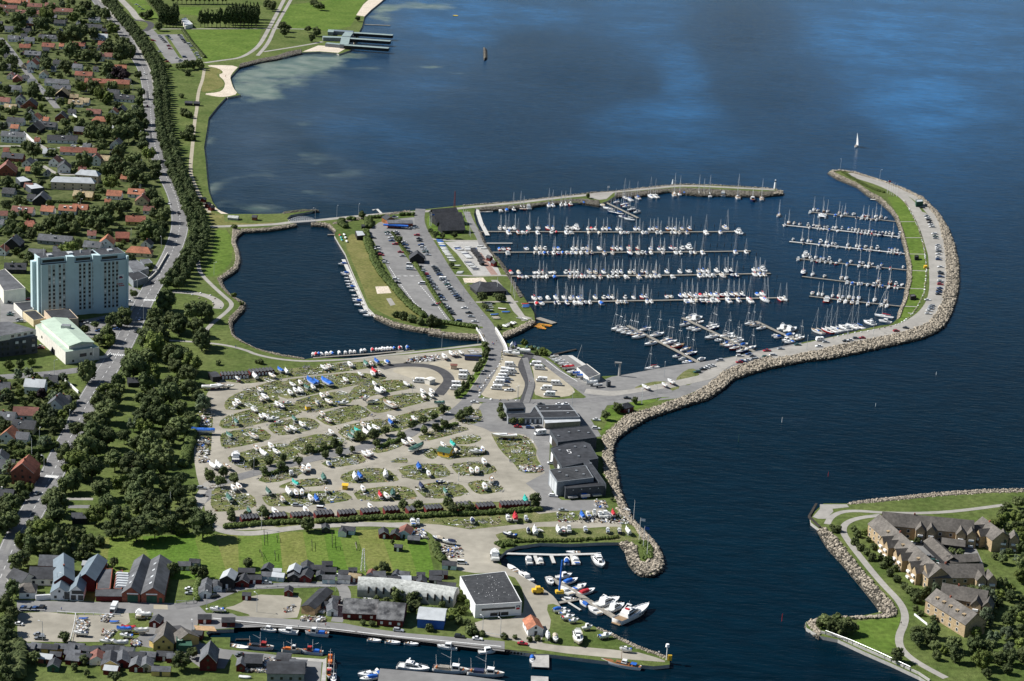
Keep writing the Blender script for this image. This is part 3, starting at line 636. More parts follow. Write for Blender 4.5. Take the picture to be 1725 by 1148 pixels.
sheet('asphalt_patch','n:1310,575 1500,560 1560,600 1500,620 1320,590','asphalt_dark','dark patched asphalt by the slipway',.038)
sheet('slipway','o:130,610 300,620 320,660 150,650','wood_new','planked slipway at the dock head',.04)
sheet('breakwater_lot','g:1000,240 1150,215 1260,215 1190,275 1130,282 1060,265','path','gravel widening at the short slanting pier',.04)
ribbon('breakwater_shoulder','k:690,108 800,138 950,178 1100,240 1240,308 1310,368 1400,468 1425,525 1440,620 1460,720 1470,830 1475,950 1468,1050 1440,1130 l:1450,370 1390,475 1335,552 1195,602 1000,657 800,692 600,732 400,782 200,822 0,862',8,'path','pale shoulder between breakwater road and boulders',.058)
COASTROAD='0:150,-22 A:620,0 690,90 770,170 830,270 880,370 925,440 950,520 965,620 970,720 980,850 1000,950 1050,1100 C:1060,0 1130,180 1160,300 1160,420 1100,580 1030,700 950,830 890,950 820,1100 D:750,160 650,310 560,460 480,630 400,780 330,930 250,1080 E:200,60 130,180 50,360 0,480 -60,640'
cr=ribbon('road',COASTROAD,12.5,'road','two lane coast road running past the hotel',.03,3)
ribbon('road','C:910,905 D:690,225 500,245 300,270 0,290 -100,300',9,'road','side street below the hotel',.026)
ribbon('road','f:830,110 815,220 880,350 960,480 1030,600 1150,770 1270,930 1400,1080 h:215,640 b:1130,50 1160,150 1140,260 1050,420 960,540 860,640 700,740 500,800 c:1725,90 1200,210 800,300 370,410 330,425',7.5,'road','harbour road from the boatyard over the bridge',.07)
ribbon('road','b:985,560 1200,575 1500,575 1725,575 e:900,172 1100,170 1300,150 1500,118 1725,85',7,'road','quay road toward the breakwater',.07)
ribbon('road','l:-1500,1130 0:1040,665 1100,655 1170,640 Q:600,460 700,370 780,300 860,250 1000,215 l:0,815 300,765 600,695 900,640 1150,590 1300,510 1390,400 1415,280 1410,150 1400,0 k:1395,880 1385,750 1340,600 1280,470 1200,350 1100,270 950,200 780,150 690,112',[9]+[9]*1000,'path','pale breakwater road with parked cars',.075)
sheet('car_strip','k:1300,430 1330,440 1410,560 1445,700 1460,850 1475,950 1465,1050 1440,1130 1370,1130 1390,900 1370,750 1330,600','path','parking strip on the breakwater',.066)
sheet('car_strip','l:1440,300 1460,330 1400,450 1340,540 1200,600 1000,655 800,690 500,755 200,820 0,850 0,830 500,720 900,640 1150,590 1300,510 1390,400 1415,280','path','parking strip on the south breakwater',.068)
ribbon('road','b:205,300 300,278 420,270 560,275 660,295 740,340 780,400 740,450 680,520',6.5,'asphalt_dark','fresh black asphalt bend in the camper pitch',.08)
ribbon('road','b:1320,140 1450,180 1400,230 1380,290 1420,370 1450,430 1430,500 1400,580',6.0,'asphalt_dark','dark edged lane through the camper pitch',.078)
ribbon('road','b:1400,210 1420,280 1445,360 1460,430 1430,520 1410,590',3.4,'road','grey middle of the camper lane',.09)
ribbon('road','h:330,770 450,790 560,830 680,880 800,980 960,1090 1100,1170',6.5,'road','sailing club driveway',.06)
for k,s in enumerate(['a:1290,350 1000,395 700,420 450,450 330,500 230,560 190,650 165,780 150,880 170,980 250,1060 380,1150','a:230,660 480,600 800,545 1150,470 1400,420 1590,370','a:190,840 560,760 900,690 1340,580 b:0,590 250,520 480,460 640,480','a:240,990 700,880 1100,790 1500,690 1725,650 b:0,740 340,640 640,570 800,570','c:480,430 700,500 1000,520 1300,480 1725,460 d:300,450 600,445 900,430 1160,400','c:340,710 600,680 1000,680 1500,640 1725,620 d:300,620 700,605 1000,590 1300,560','c:420,440 760,420 1000,360 1400,310 1725,230 d:0,340 200,300 400,240 650,150 900,90 1050,50','d:1040,20 1100,110 1200,250 1300,380 1400,520 1450,600','d:300,315 700,290 1000,270 1200,260','b:620,470 740,530 830,580 900,590']):
 ribbon('yard_lane',s,5.5,'gravel','gravel lane of the boat storage yard',.03+.0012*k)
ribbon('path','E:1340,130 1460,180 1600,190 1725,180 F:0,185 300,160 500,140 830,125 1100,140',5.5,'path','pale lane between the field and the boathouse rows',.05)
ribbon('road','E:1130,660 1290,640 1420,585 1550,530 F:0,560 150,530 400,520 640,515 780,505',6.0,'road','narrow road curving past the fishing sheds',.055)
ribbon('road','F:660,510 700,570 690,640 640,760',5.0,'asphalt','short lane down to the fishing quay',.052)
ribbon('path','A:640,0 690,45 740,120 850,250 970,420 990,520 1010,680 1030,900 1090,1040 C:1120,80 1190,260 1222,390',3.2,'path','cycle path under the coast avenue',.034)
ribbon('path','T:100,-40 160,0 320,150 350,210 C',7,'path','pale access lane beyond the avenue',.03)if 0 else ribbon('path','T:140,-20 200,40 290,130 330,200 400,240',8,'path','pale access lane beyond the avenue',.03)
ribbon('road','T:300,225 400,235 480,250 500,290 460,330 420,350',7,'asphalt_dark','dark turning loop at the beach car park',.04)
ribbon('path','T:480,330 700,325 1100,325 1725,322 B:0,188 220,185 460,190',4,'path','straight park path in front of the poplars',.035)
sheet('car_park','T:400,335 520,335 570,388 840,385 920,520 1010,670 960,690 720,715 640,640 540,480','asphalt','beach car park beside the avenue',.032)
sheet('verge','T:640,400 680,400 840,640 850,660 810,650','grass','grass strip of the beach car park',.045)
ribbon('path','T:1090,705 1300,675 1500,650 1650,560 1725,480 B:100,355 170,280 200,190 270,60 310,-20',4.5,'path','curving promenade behind the beach',.036)
ribbon('path','B:130,360 200,280 240,180 345,0 360,-30',4.0,'path','inner promenade path',.038)
ribbon('path','B:170,335 330,310 480,285 550,270',4.0,'path','path to the bathhouse',.037)
ribbon('path','T:1090,770 1070,900 1030,1000 1010,1128 A:1270,700 1255,780 1240,950 1225,1100 1240,1160 C:1240,80 1290,200 1350,300',3.0,'sandlot','trodden path along the shore meadow',.036)
ribbon('path','L:120,258 500,247 700,235 770,222 975,208 1100,195 1350,170 1725,138 f:700,145 g:-20,352 0,348 300,318 500,300 800,262 1000,245 i:120,266 300,252 500,234 640,219 760,213 1000,221 1300,237 1500,246',5.6,'path','pale causeway road onto the breakwater',.045)
ribbon('path','L:-30,760 20,560 40,650 120,740 230,830 290,880 300,915 250,970 140,1050 60,1134 C:1250,1134',2.6,'path','winding park path beside the lagoon',.04)if 0 else ribbon('path','L:15,540 30,630 60,670 140,750 240,840 290,880 300,915 260,960 200,1010 130,1065 70,1134',2.8,'path','winding park path beside the lagoon',.04)
ribbon('path','C:1110,810 1200,815 1290,825 1370,850 1420,890 1400,920',6.0,'path','broad looping park path',.042)
ribbon('path','D:1080,52 1250,62 1450,80 1600,120 a:215,100 340,130 480,180 650,220 850,240 1000,240 b:0,222 200,195 500,165 800,130 1050,100',2.8,'path','path along the south shore of the lagoon',.04)
ribbon('path','D:965,330 985,370 1010,420',2.4,'path','short path in the park',.04)
ribbon('path','D:430,1075 600,1076',3.0,'path','pale path crossing under the park trees',.04)
ribbon('path','E:440,15 580,15',4.0,'road','side lane under the park trees',.04)
ribbon('path','D:1290,1100 1340,1060 1400,980 1580,930 c:370,415',5.0,'road','yard entrance lane',.05)
ribbon('path','c:-10,680 60,560 110,470 160,450',6.5,'path','yard gate forecourt',.05)
ribbon('path','R:390,275 410,235 470,205 560,200 700,212 900,215 1100,205 1400,165',3.2,'path','path along the north shore of the headland',.04)
ribbon('path','R:690,225 560,240 490,270 475,310 500,360 600,490 700,610 790,700 825,770 820,830 790,890 790,950 830,1000 900,1050 1050,1130',3.4,'path','path along the west shore of the headland',.045)
sheet('terrace','R:350,165 500,165 512,180 420,190 425,205 385,245 340,245 310,235 350,190','path','terrace at the corner of the headland',.035)
for s in['k:1110,512 1245,512','k:1150,645 1290,645','k:1190,780 1315,782','k:1215,917 1335,922','k:1190,1066 1320,1070','l:1140,425 1260,430','l:1180,480 1225,488']:
 ribbon('path',s,1.6,'path','short path from a pier across the breakwater grass',.06,0)
ribbon('path','f:1100,660 1290,668 1460,662 1560,664',3,'path','path from the harbour road to the third pier',.05,0)
ribbon('path','f:1290,885 1500,880 1640,880',3,'path','path behind the low black pavilion',.05,0)
ribbon('path','f:1440,700 1560,840 1660,990 1700,1040',4.5,'path','lane along the clubhouse shore',.052)
ribbon('path','f:920,360 1100,375 1320,375',4,'path','lane below the black clubhouse',.05)
ribbon('path','g:30,380 60,460 120,560 150,620 160,660',5,'asphalt','quay walk beside the clubhouse',.05)
ribbon('path','h:400,395 460,500 560,530',4,'path','lane down to the wooden slip',.051)
ribbon('path','A:0,245 60,310 130,410 200,500 270,580 370,700',6,'road','residential street between the gardens',.03)
ribbon('path','V:640,660 1060,640',4,'path','courtyard lane by the red roofed terrace',.03)
ribbon('path','V:270,500 360,590 480,650 700,800',5,'path','garden street',.03)
ribbon('path','V:480,860 640,960 840,960',4,'path','drive beside the metal roofed villa',.03)
ribbon('path','V:0,640 230,640',5,'path','street in front of the white villa',.03)
sheet('gravel_lot','m:0,500 60,500 250,490 260,560 300,680 0,690','asphalt','car park behind the hotel',.03)
sheet('gravel_lot','C:500,1000 700,960 840,930 860,960 720,1148 560,1100','asphalt','shaded car park in front of the hotel',.028)
sheet('gravel_lot','C:810,760 900,800 980,770 900,900 820,900','asphalt','forecourt of the hotel',.028)
def dashes(pts,on,off,w,z,label,mt='white_line'):
 mb=MB();p=resample(pts,max(2,int(plen(pts)/1.0)))
 i,acc=0,0
 while i<len(p)-on-1:
  mb.strip(p[i:i+on+1],w,z);i+=on+off
 struct('road_markings',mb.mesh('road_markings',[mt]),label)
dashes(cr,4,5,.22,.05,'dashed centre line of the coast road')
def offset(pts,d):
 out=[]
 for i,p in enumerate(pts):
  t=(pts[min(i+1,len(pts)-1)]-pts[max(i-1,0)]);t.normalize()
  out.append(p+Vector((-t.y,t.x,0))*d)
 return out
for d in(-5.6,5.6):dashes(offset(cr,d),40,1,.15,.05,'edge line of the coast road')
rr_=random.Random(4)
for k in range(26):
 i=rr_.randrange(5,len(cr)-6);q=offset(cr,rr_.uniform(-4,4))[i:i+rr_.randint(2,5)]
 if len(q)>1:struct('asphalt_patch',MB().strip(q,rr_.uniform(1.4,3),.042+.0004*k).mesh('asphalt_patch',['asphalt_dark' if k%3==0 else 'asphalt']),'repaired strip of asphalt in the coast road')
def zebra(s,label):
 a,b=wl(s);mb=MB();n=9;t=(b-a).normalized();q=Vector((-t.y,t.x,0))
 for k in range(n):
  p=a.lerp(b,(k+.5)/n);mb.strip([p-q*1.8,p+q*1.8],.55,.055)
 struct('road_markings',mb.mesh('road_markings',['white_line']),label)
zebra('C:925,863 1005,866','zebra crossing beside the hotel');zebra('D:712,143 820,150','zebra crossing below the hotel');zebra('D:290,928 375,935','zebra crossing by the brick villa')
qe=wl('F:-160,735 0,752 400,790 600,803 1000,850 1400,888 1725,920 H:0,890 200,915 470,945')
dashes(qe,60,1,.45,.06,'white line along the fishing quay')
dashes(wl('F:0,942 250,965 560,990 545,1140'),60,1,.35,.07,'white line along the south quay')
for s in('f:570,590 660,730 780,890 900,990','f:830,750 960,900 1060,1040','f:580,668 830,665','f:860,577 960,577','f:800,195 800,240','f:590,668 830,668'):
 dashes(wl(s),2,2,.5,.06,'dashed marking on the harbour car park')
dashes(wl('h:690,875 800,960 1000,1080 1100,1128'),40,1,.4,.08,'white line beside the sailing club drive')
# ------------------------------------------------------------------ trees
def crown_mesh(name,mt,rx,rz,nl,nq,qs,seed,cone=0.0,core=.82):
 """crown of unit-like size: lobes of small leaf faces round an uneven core, centre at z=0"""
 rng=random.Random(seed);mb=MB()
 lobes=[]
 for _ in range(nl):
  while True:
   v=Vector((rng.uniform(-1,1),rng.uniform(-1,1),rng.uniform(-1,1)))
   if.25<v.length<1:break
  v*=.78/max(.6,v.length)if rng.random()<.6 else 1
  lobes.append((v,rng.uniform(.27,.42)))
 vs,fs=ICO
 for v,r in lobes:
  c=Vector((v.x*rx,v.y*rx,v.z*rz))*.86
  rr=r*rx*core
  mb.add([(c.x+q.x*rr*rng.uniform(.8,1.15),c.y+q.y*rr*rng.uniform(.8,1.15),c.z+q.z*rr*(rz/rx)**.5*rng.uniform(.8,1.15))for q in vs],fs)
  for _ in range(nq):
   d=Vector((rng.gauss(0,1),rng.gauss(0,1),rng.gauss(0,1)+.25)).normalized()
   p=c+Vector((d.x*r*rx,d.y*r*rx,d.z*r*rx*(rz/rx)**.5))*rng.uniform(.75,1.12)
   n=(d+Vector((rng.gauss(0,.5),rng.gauss(0,.5),rng.gauss(0,.5)))).normalized()
   t=n.orthogonal().normalized();b=n.cross(t);a=rng.uniform(0,6.28)
   t,b=t*cos(a)+b*sin(a),b*cos(a)-t*sin(a)
   s=qs*rng.uniform(.6,1.3)
   mb.add([p-t*s,p-b*s*.6,p+t*s,p+b*s*.6],[(0,1,2,3)])
 if cone:
  for i,v in enumerate(mb.v):
   k=1-cone*max(-.3,v[2]/rz);mb.v[i]=(v[0]*k,v[1]*k,v[2])
 return mb.mesh(name,[mt])
def trunk_mesh(name,h,r,limbs=4,seed=0,z0=0):
 rng=random.Random(seed);mb=MB()
 mb.tube((0,0,z0-.3),(0,0,h),r,r*.6,7)
 for k in range(limbs):
  a=k*6.28/limbs+rng.uniform(-.4,.4);l=h*rng.uniform(.5,.9)
  mb.tube((0,0,h*rng.uniform(.6,.9)),(cos(a)*l*.55,sin(a)*l*.55,h+l*.6),r*.5,r*.2,5)
 return mb.mesh(name,['bark'])
def tree_set(mt,n,seed,rx=1.0,rz=.88,nl=30,nq=34,qs=.095,cone=0.0):
 return[crown_mesh('crown',mt,rx,rz,nl,nq,qs,seed+i*11,cone)for i in range(n)]
CROWN={'leaf':tree_set('leaf',5,1),'leaf_avenue':tree_set('leaf_avenue',4,90,1,.92),'leaf_light':tree_set('leaf_light',2,200),'leaf_grey':tree_set('leaf_grey',2,230,1,1.0,18,40),'leaf_purple':tree_set('leaf_purple',2,260),'leaf_shrub':tree_set('leaf_shrub',3,290,1,.75,14,34,.15),'leaf_poplar':[crown_mesh('crown','leaf_poplar',.27,1.0,46,18,.05,300+i,.4,.85)for i in range(3)]}
TRUNK=[trunk_mesh('trunk',.75,.05,4,i)for i in range(3)]
TRUNKP=trunk_mesh('trunk',.3,.022,0,9)
TREES=[]
def tree(x,y,r,kind='leaf',look='dark leafy tree',cat='tree',group=None,name=None,zr=1.0,label=None,trunk=True):
 """crown radius r metres, standing on the ground at (x, y)"""
 o=root(name or cat.replace(' ','_'),(x,y,0),R.uniform(0,6.28),look,cat,group,label)
 cz=r*(.95*zr)+(r*.16 if trunk else-.25*r)
 c=link('crown',R.choice(CROWN[kind]),o,(0,0,cz),R.uniform(0,6.28),(r*R.uniform(.85,1.15),r*R.uniform(.85,1.15),r*zr*R.uniform(.82,1.22)))
 if trunk:link('trunk',R.choice(TRUNK),o,None,0,(r*1.1,r*1.1,r*1.3))
 TREES.append((x,y,r))
 return o
def tree_at(pxx,pyy,rpx,**k):
 """by the crown's centre in the photograph"""
 r=rpx*mpp(pxx,pyy)
 cz=r*.95*k.get('zr',1.0)+(r*.16 if k.get('trunk',True)else-.25*r)
 p=P(pxx,pyy,cz)
 return tree(p.x,p.y,r,**k)
def poplar(x,y,h):
 o=root('poplar_tree',(x,y,0),R.uniform(0,6),'tall narrow poplar','poplar','poplars in the seaside park')
 link('crown',R.choice(CROWN['leaf_poplar']),o,(0,0,h*.54),R.uniform(0,6),(h*.58*R.uniform(.85,1.1),h*.58*R.uniform(.85,1.1),h*.46))
 link('trunk',TRUNKP,o,None,0,h)
def hedge(s,w,h,look,mt='leaf_shrub',cat='hedge',smooth=1,label=None):
 pts=chaikin(wl(s),smooth);L=plen(pts);n=max(2,int(L/.8));p=resample(pts,n);rng=random.Random(int(L*10));mb=MB()
 c0=p[n//2].copy()
 for i,q in enumerate(p):
  t=(p[min(i+1,n-1)]-p[max(0,i-1)]).normalized();nn=Vector((-t.y,t.x,0))
  for _ in range(max(1,int(w/1.1))):
   c=q+nn*rng.uniform(-.5,.5)*max(0,w-1)+Vector((0,0,h*rng.uniform(.4,.62)))-c0
   rr=(h*.52*rng.uniform(.8,1.15))
   mb.add([(c.x+v.x*rr*rng.uniform(.9,1.3),c.y+v.y*rr*rng.uniform(.9,1.3),c.z+v.z*rr*rng.uniform(.8,1.1))for v in ICO[0]],ICO[1])
   for _ in range(7):
    d=Vector((rng.gauss(0,1),rng.gauss(0,1),rng.gauss(.4,1))).normalized();pp=c+d*rr*1.1;s_=rng.uniform(.2,.42)
    tt=d.orthogonal().normalized();b=d.cross(tt)
    mb.add([pp-tt*s_,pp-b*s_,pp+tt*s_,pp+b*s_],[(0,1,2,3)])
 o=link('hedge',mb.mesh('hedge',[mt]),None,c0)
 return tag(o,look,cat,None,label)
 # ------------------------------------------------------------------ boats (bow towards +x, waterline z = 0)
def hull_mesh(L,B,F,mts,draft=.45,full=.5,transom=.72,rake=.08,name='hull'):
 mb=MB();n=12;ring=[]
 for i in range(n+1):
  u=i/n
  if u<.42:b=B/2*(transom+(1-transom)*sin(pi/2*u/.42))
  else:b=B/2*max(0.015,max(0.0,1-((u-.42)/.58)**(1.6+full*1.4))**.9)
  x=-L/2+L*u*(1-rake);xs_=-L/2+L*u
  sh=F*(1+.35*(u-.3)**2*2*(u>.3)+.06*(1-u))
  d=draft*(1-abs(2*u-.8)**2.5*.75)
  ring.append([(x,0,-d),(x,b*.72,-d*.45),(x*.5+xs_*.5,b*.95,F*.12),(xs_,b,sh),(xs_,b*.93,sh+.0)])
 def idx(i,j,s):return i*10+j+(0 if s>0 else 5)
 vs=[]
 for r_ in ring:
  vs+=r_;vs+=[(x,-y,z)for x,y,z in r_]
 fs,mi=[],[]
 for i in range(n):
  for j in range(3):
   fs.append((idx(i,j,1),idx(i+1,j,1),idx(i+1,j+1,1),idx(i,j+1,1)));mi.append(1 if j<2 else 0)
   fs.append((idx(i,j,-1),idx(i,j+1,-1),idx(i+1,j+1,-1),idx(i+1,j,-1)));mi.append(1 if j<2 else 0)
 o=len(mb.v);mb.v+=vs
 for f,k in zip(fs,mi):mb.f.append(f);mb.m.append(k)
 for j in range(3):
  mb.f.append((idx(0,j,1),idx(0,j+1,1),idx(0,j+1,-1),idx(0,j,-1)));mb.m.append(1 if j<2 else 0)
 return mb.mesh(name,mts,True),[(r_[3][0],r_[3][1],r_[3][2])for r_ in ring]
def deck_mesh(sheer,mt,inset=.05,dz=-.06,u0=0,u1=1):
 mb=MB();q=sheer[int(u0*12):int(u1*12)+1];n=len(q)
 vs=[(x,max(0,y-inset),z+dz)for x,y,z in q]+[(x,0,z+dz+.08*min(1,y))for x,y,z in q]+[(x,-max(0,y-inset),z+dz)for x,y,z in q]
 fs=[]
 for i in range(n-1):
  fs+=[(i,n+i,n+i+1,i+1),(n+i,2*n+i,2*n+i+1,n+i+1)]
 mb.add(vs,fs)
 return mb.mesh('deck',[mt])
def cabin_box(x0,x1,w0,w1,z0,z1,slope0=.15,slope1=.5,mt='gel',name='cabin',top=.82):
 """tapered house: x0 aft, x1 forward"""
 mb=MB()
 vs=[(x0,-w0,z0),(x1,-w1,z0),(x1,w1,z0),(x0,w0,z0),(x0+slope0,-w0*top,z1),(x1-slope1,-w1*top,z1*.97+z0*.03),(x1-slope1,w1*top,z1*.97+z0*.03),(x0+slope0,w0*top,z1)]
 mb.add(vs,[(0,3,2,1),(4,5,6,7),(0,1,5,4),(1,2,6,5),(2,3,7,6),(3,0,4,7)])
 win=MB();e=.03
 def side(a,b,c,d,lo,hi,m0,m1,off):
  a,b,c,d=map(Vector,(a,b,c,d));q=[]
  for s_,t_ in((m0,lo),(m1,lo),(m1,hi),(m0,hi)):
   q.append(a.lerp(b,s_).lerp(d.lerp(c,s_),t_)+off)
  win.add(q,[(0,1,2,3)])
 side(vs[0],vs[1],vs[5],vs[4],.35,.82,.1,.9,Vector((0,-e,0.01)))
 side(vs[2],vs[3],vs[7],vs[6],.35,.82,.1,.9,Vector((0,e,0.01)))
 side(vs[1],vs[2],vs[6],vs[5],.2,.85,.1,.9,Vector((e,0,.02)))
 return(name,mb.mesh(name,[mt]),[('cabin_window',win.mesh('cabin_window',['pane']))])
BC={}
def sail_spec(L=9.0,hull='gel',cover='canvas_white',afloat=True,teak=False,sprayhood=None,keelc='antifoul'):
 k=('s',L,hull,cover,afloat,teak,sprayhood,keelc)
 if k in BC:return BC[k]
 B,F=L*.31,.58+L*.048
 hm,sh=hull_mesh(L,B,F,[hull,keelc],.45,.55,.70,.09)
 dz=F
 spec=[('hull',hm),('deck',deck_mesh(sh,'teak' if teak else 'gel'))]
 spec.append(cabin_box(-L*.10,L*.24,B*.33,B*.19,dz-.08,dz+.48,.1,.7))
 mb=MB()
 mb.box(-L*.42,-L*.12,-B*.30,-B*.24,dz-.1,dz+.22);mb.box(-L*.42,-L*.12,B*.24,B*.30,dz-.1,dz+.22);mb.box(-L*.44,-L*.42,-B*.30,B*.30,dz-.1,dz+.18)
 spec.append(('cockpit_coaming',mb.mesh('cockpit_coaming',['gel'])))
 mb=MB();mb.box(-L*.419,-L*.121,-B*.239,B*.239,dz-.05,dz+.06)
 spec.append(('cockpit_floor',mb.mesh('cockpit_floor',['teak' if hull!='gel_cream' else 'varnish'])))
 if sprayhood:
  mb=MB();n=6
  pr=[(-B*.27+B*.54*i/n,.75*sin(pi*i/n)**.6)for i in range(n+1)]
  vs=[(-L*.14,y,dz+.2+z)for y,z in pr]+[(L*.0,y*.8,dz+.35+z*.25)for y,z in pr]
  mb.add(vs,[(i,n+1+i,n+2+i,i+1)for i in range(n)])
  spec.append(('sprayhood',mb.mesh('sprayhood',[sprayhood])))
 if afloat:
  H=L*1.28
  mb=MB();mx=L*.10
  mb.tube((mx,0,dz+.3),(mx,0,dz+H),.12,.08,6)
  mb.tube((mx,-B*.3,dz+H*.62),(mx,B*.3,dz+H*.62),.05,.05,4)
  spec.append(('mast',mb.mesh('mast',['alu'])))
  mb=MB();mb.tube((mx-.1,0,dz+1.15),(-L*.36,0,dz+1.2),.10,.08,5)
  bm=mb.mesh('boom',['alu'])
  mb=MB();mb.tube((mx-.15,0,dz+1.45),(-L*.34,0,dz+1.36),.26,.15,6)
  spec.append(('boom',bm,[('sail_cover',mb.mesh('sail_cover',[cover]))]))
  mb=MB();mb.tube((L*.46,0,dz+.35),(mx,0,dz+H*.95),.085,.06,4)
  spec.append(('furled_jib',mb.mesh('furled_jib',['canvas_white'])))
  mb=MB();mb.tube((-L*.49,0,dz),(mx,0,dz+H),.03,.03,3);mb.tube((mx,B*.45,dz),(mx,B*.3,dz+H*.62),.03,.03,3);mb.tube((mx,-B*.45,dz),(mx,-B*.3,dz+H*.62),.03,.03,3)
  spec.append(('rigging',mb.mesh('rigging',['steel'])))
 else:
  mb=MB()
  mb.add([(-L*.10,-.12,-.35),(L*.13,-.12,-.35),(L*.08,-.1,-1.35),(-L*.09,-.1,-1.35),(-L*.10,.12,-.35),(L*.13,.12,-.35),(L*.08,.1,-1.35),(-L*.09,.1,-1.35)],[(0,1,2,3),(7,6,5,4),(1,5,6,2),(4,0,3,7),(3,2,6,7)])
  spec.append(('keel',mb.mesh('keel',[keelc])))
  mb=MB();mb.add([(-L*.40,-.05,-.2),(-L*.34,-.05,-.2),(-L*.35,-.05,-1.0),(-L*.40,-.05,-1.0),(-L*.40,.05,-.2),(-L*.34,.05,-.2),(-L*.35,.05,-1.0),(-L*.40,.05,-1.0)],[(0,1,2,3),(7,6,5,4),(1,5,6,2),(4,0,3,7),(3,2,6,7)])
  spec.append(('rudder',mb.mesh('rudder',[keelc])))
  mb=MB()
  for x in(-L*.24,L*.16):
   for y in(-1,1):
    mb.tube((x,y*B*.46,-1.42),(x,y*B*.36,.0),.06,.06,4)
   mb.box(x-.08,x+.08,-B*.5,B*.5,-1.5,-1.36)
  mb.box(-L*.26,L*.18,-.14,.14,-1.5,-1.36)
  spec.append(('cradle',mb.mesh('cradle',['steel'])))
 BC[k]=spec
 return spec
def motor_spec(L=7.0,hull='gel',style='cuddy',cover=None,afloat=True,keelc='antifoul'):
 k=('m',L,hull,style,cover,afloat,keelc)
 if k in BC:return BC[k]
 B,F=L*.37,.6+L*.055
 hm,sh=hull_mesh(L,B,F,[hull,keelc],.35,.9,.92,.10)
 dz=F
 spec=[('hull',hm),('deck',deck_mesh(sh,'gel',.05,-.04,.42,1))]
 mb=MB();mb.box(-L*.47,-L*.06,-B*.40,B*.40,dz-.28,dz-.2)
 spec.append(('cockpit_floor',mb.mesh('cockpit_floor',['deckgrey' if style!='open' else 'teak'])))
 if style=='cuddy':
  spec.append(cabin_box(-L*.08,L*.30,B*.40,B*.22,dz-.08,dz+.75,.0,L*.22))
  mb=MB();mb.box(-L*.47,-L*.36,-B*.36,B*.36,dz-.25,dz+.1)
  spec.append(('stern_bench',mb.mesh('stern_bench',[cover or 'gel_cream'])))
 elif style=='pilot':
  spec.append(cabin_box(L*.12,L*.36,B*.34,B*.18,dz-.08,dz+.4,0,.6,name='fore_cabin'))
  spec.append(cabin_box(-L*.20,L*.14,B*.38,B*.34,dz-.1,dz+1.45,.12,.35,name='wheelhouse'))
 elif style=='canvas':
  spec.append(cabin_box(L*.02,L*.32,B*.38,B*.2,dz-.08,dz+.55,0,L*.15))
  mb=MB();n=6;pr=[(-B*.42+B*.84*i/n,1.15*sin(pi*i/n)**.45)for i in range(n+1)]
  vs=[(-L*.46,y,dz-.05+z*.75)for y,z in pr]+[(-L*.2,y,dz+z)for y,z in pr]+[(L*.06,y*.85,dz+.1+z*.75)for y,z in pr]
  q=n+1
  mb.add(vs,[(i,q+i,q+i+1,i+1)for i in range(n)]+[(q+i,2*q+i,2*q+i+1,q+i+1)for i in range(n)]+[tuple(range(q))])
  spec.append(('canvas_top',mb.mesh('canvas_top',[cover or 'canvas_blue'])))
 elif style=='fly':
  spec.append(cabin_box(-L*.26,L*.30,B*.40,B*.20,dz-.1,dz+1.25,.1,L*.17,name='saloon'))
  spec.append(cabin_box(-L*.24,L*.04,B*.34,B*.30,dz+1.2,dz+1.85,.0,.6,name='flybridge',top=.95))
  mb=MB();mb.tube((-L*.2,-B*.32,dz+1.7),(-L*.14,-B*.2,dz+2.9),.08,.08,4);mb.tube((-L*.2,B*.32,dz+1.7),(-L*.14,B*.2,dz+2.9),.08,.08,4);mb.box(-L*.16,-L*.12,-B*.22,B*.22,dz+2.85,dz+3.0)
  spec.append(('radar_arch',mb.mesh('radar_arch',['gel'])))
 elif style=='open':
  mb=MB();mb.box(-L*.1,L*.02,-B*.15,B*.15,dz-.25,dz+.45);mb.box(-L*.3,-L*.22,-B*.35,B*.35,dz-.25,dz)
  spec.append(('console',mb.mesh('console',['gel'])))
 if style in('cuddy','open','canvas')and L<7.2:
  mb=MB();mb.box(-L*.56,-L*.49,-.2,.2,dz-.5,dz+.35,top=.7)
  spec.append(('outboard_motor',mb.mesh('outboard_motor',['pane'])))
 if style in('cuddy','pilot','fly'):
  n=7
  for s_ in(-1,1):
   prev=None;mb=MB()
   for i in range(n):
    u=.55+.43*i/(n-1);x,y,z=sh[min(12,int(u*12))]
    a=(x,s_*y*.93,z+.55)
    if prev:mb.tube(prev,a,.03,.03,3)
    mb.tube((x,s_*y*.93,z),a,.025,.025,3);prev=a
   spec.append(('rail',mb.mesh('rail',['alu'])))
 if not afloat:
  mb=MB()
  for x in(-L*.3,L*.15):
   mb.box(x-.1,x+.1,-B*.4,B*.4,-.95,-.3)
  mb.box(-L*.35,L*.3,-.15,.15,-.95,-.75)
  spec.append(('cradle',mb.mesh('cradle',['wood'])))
 BC[k]=spec
 return spec
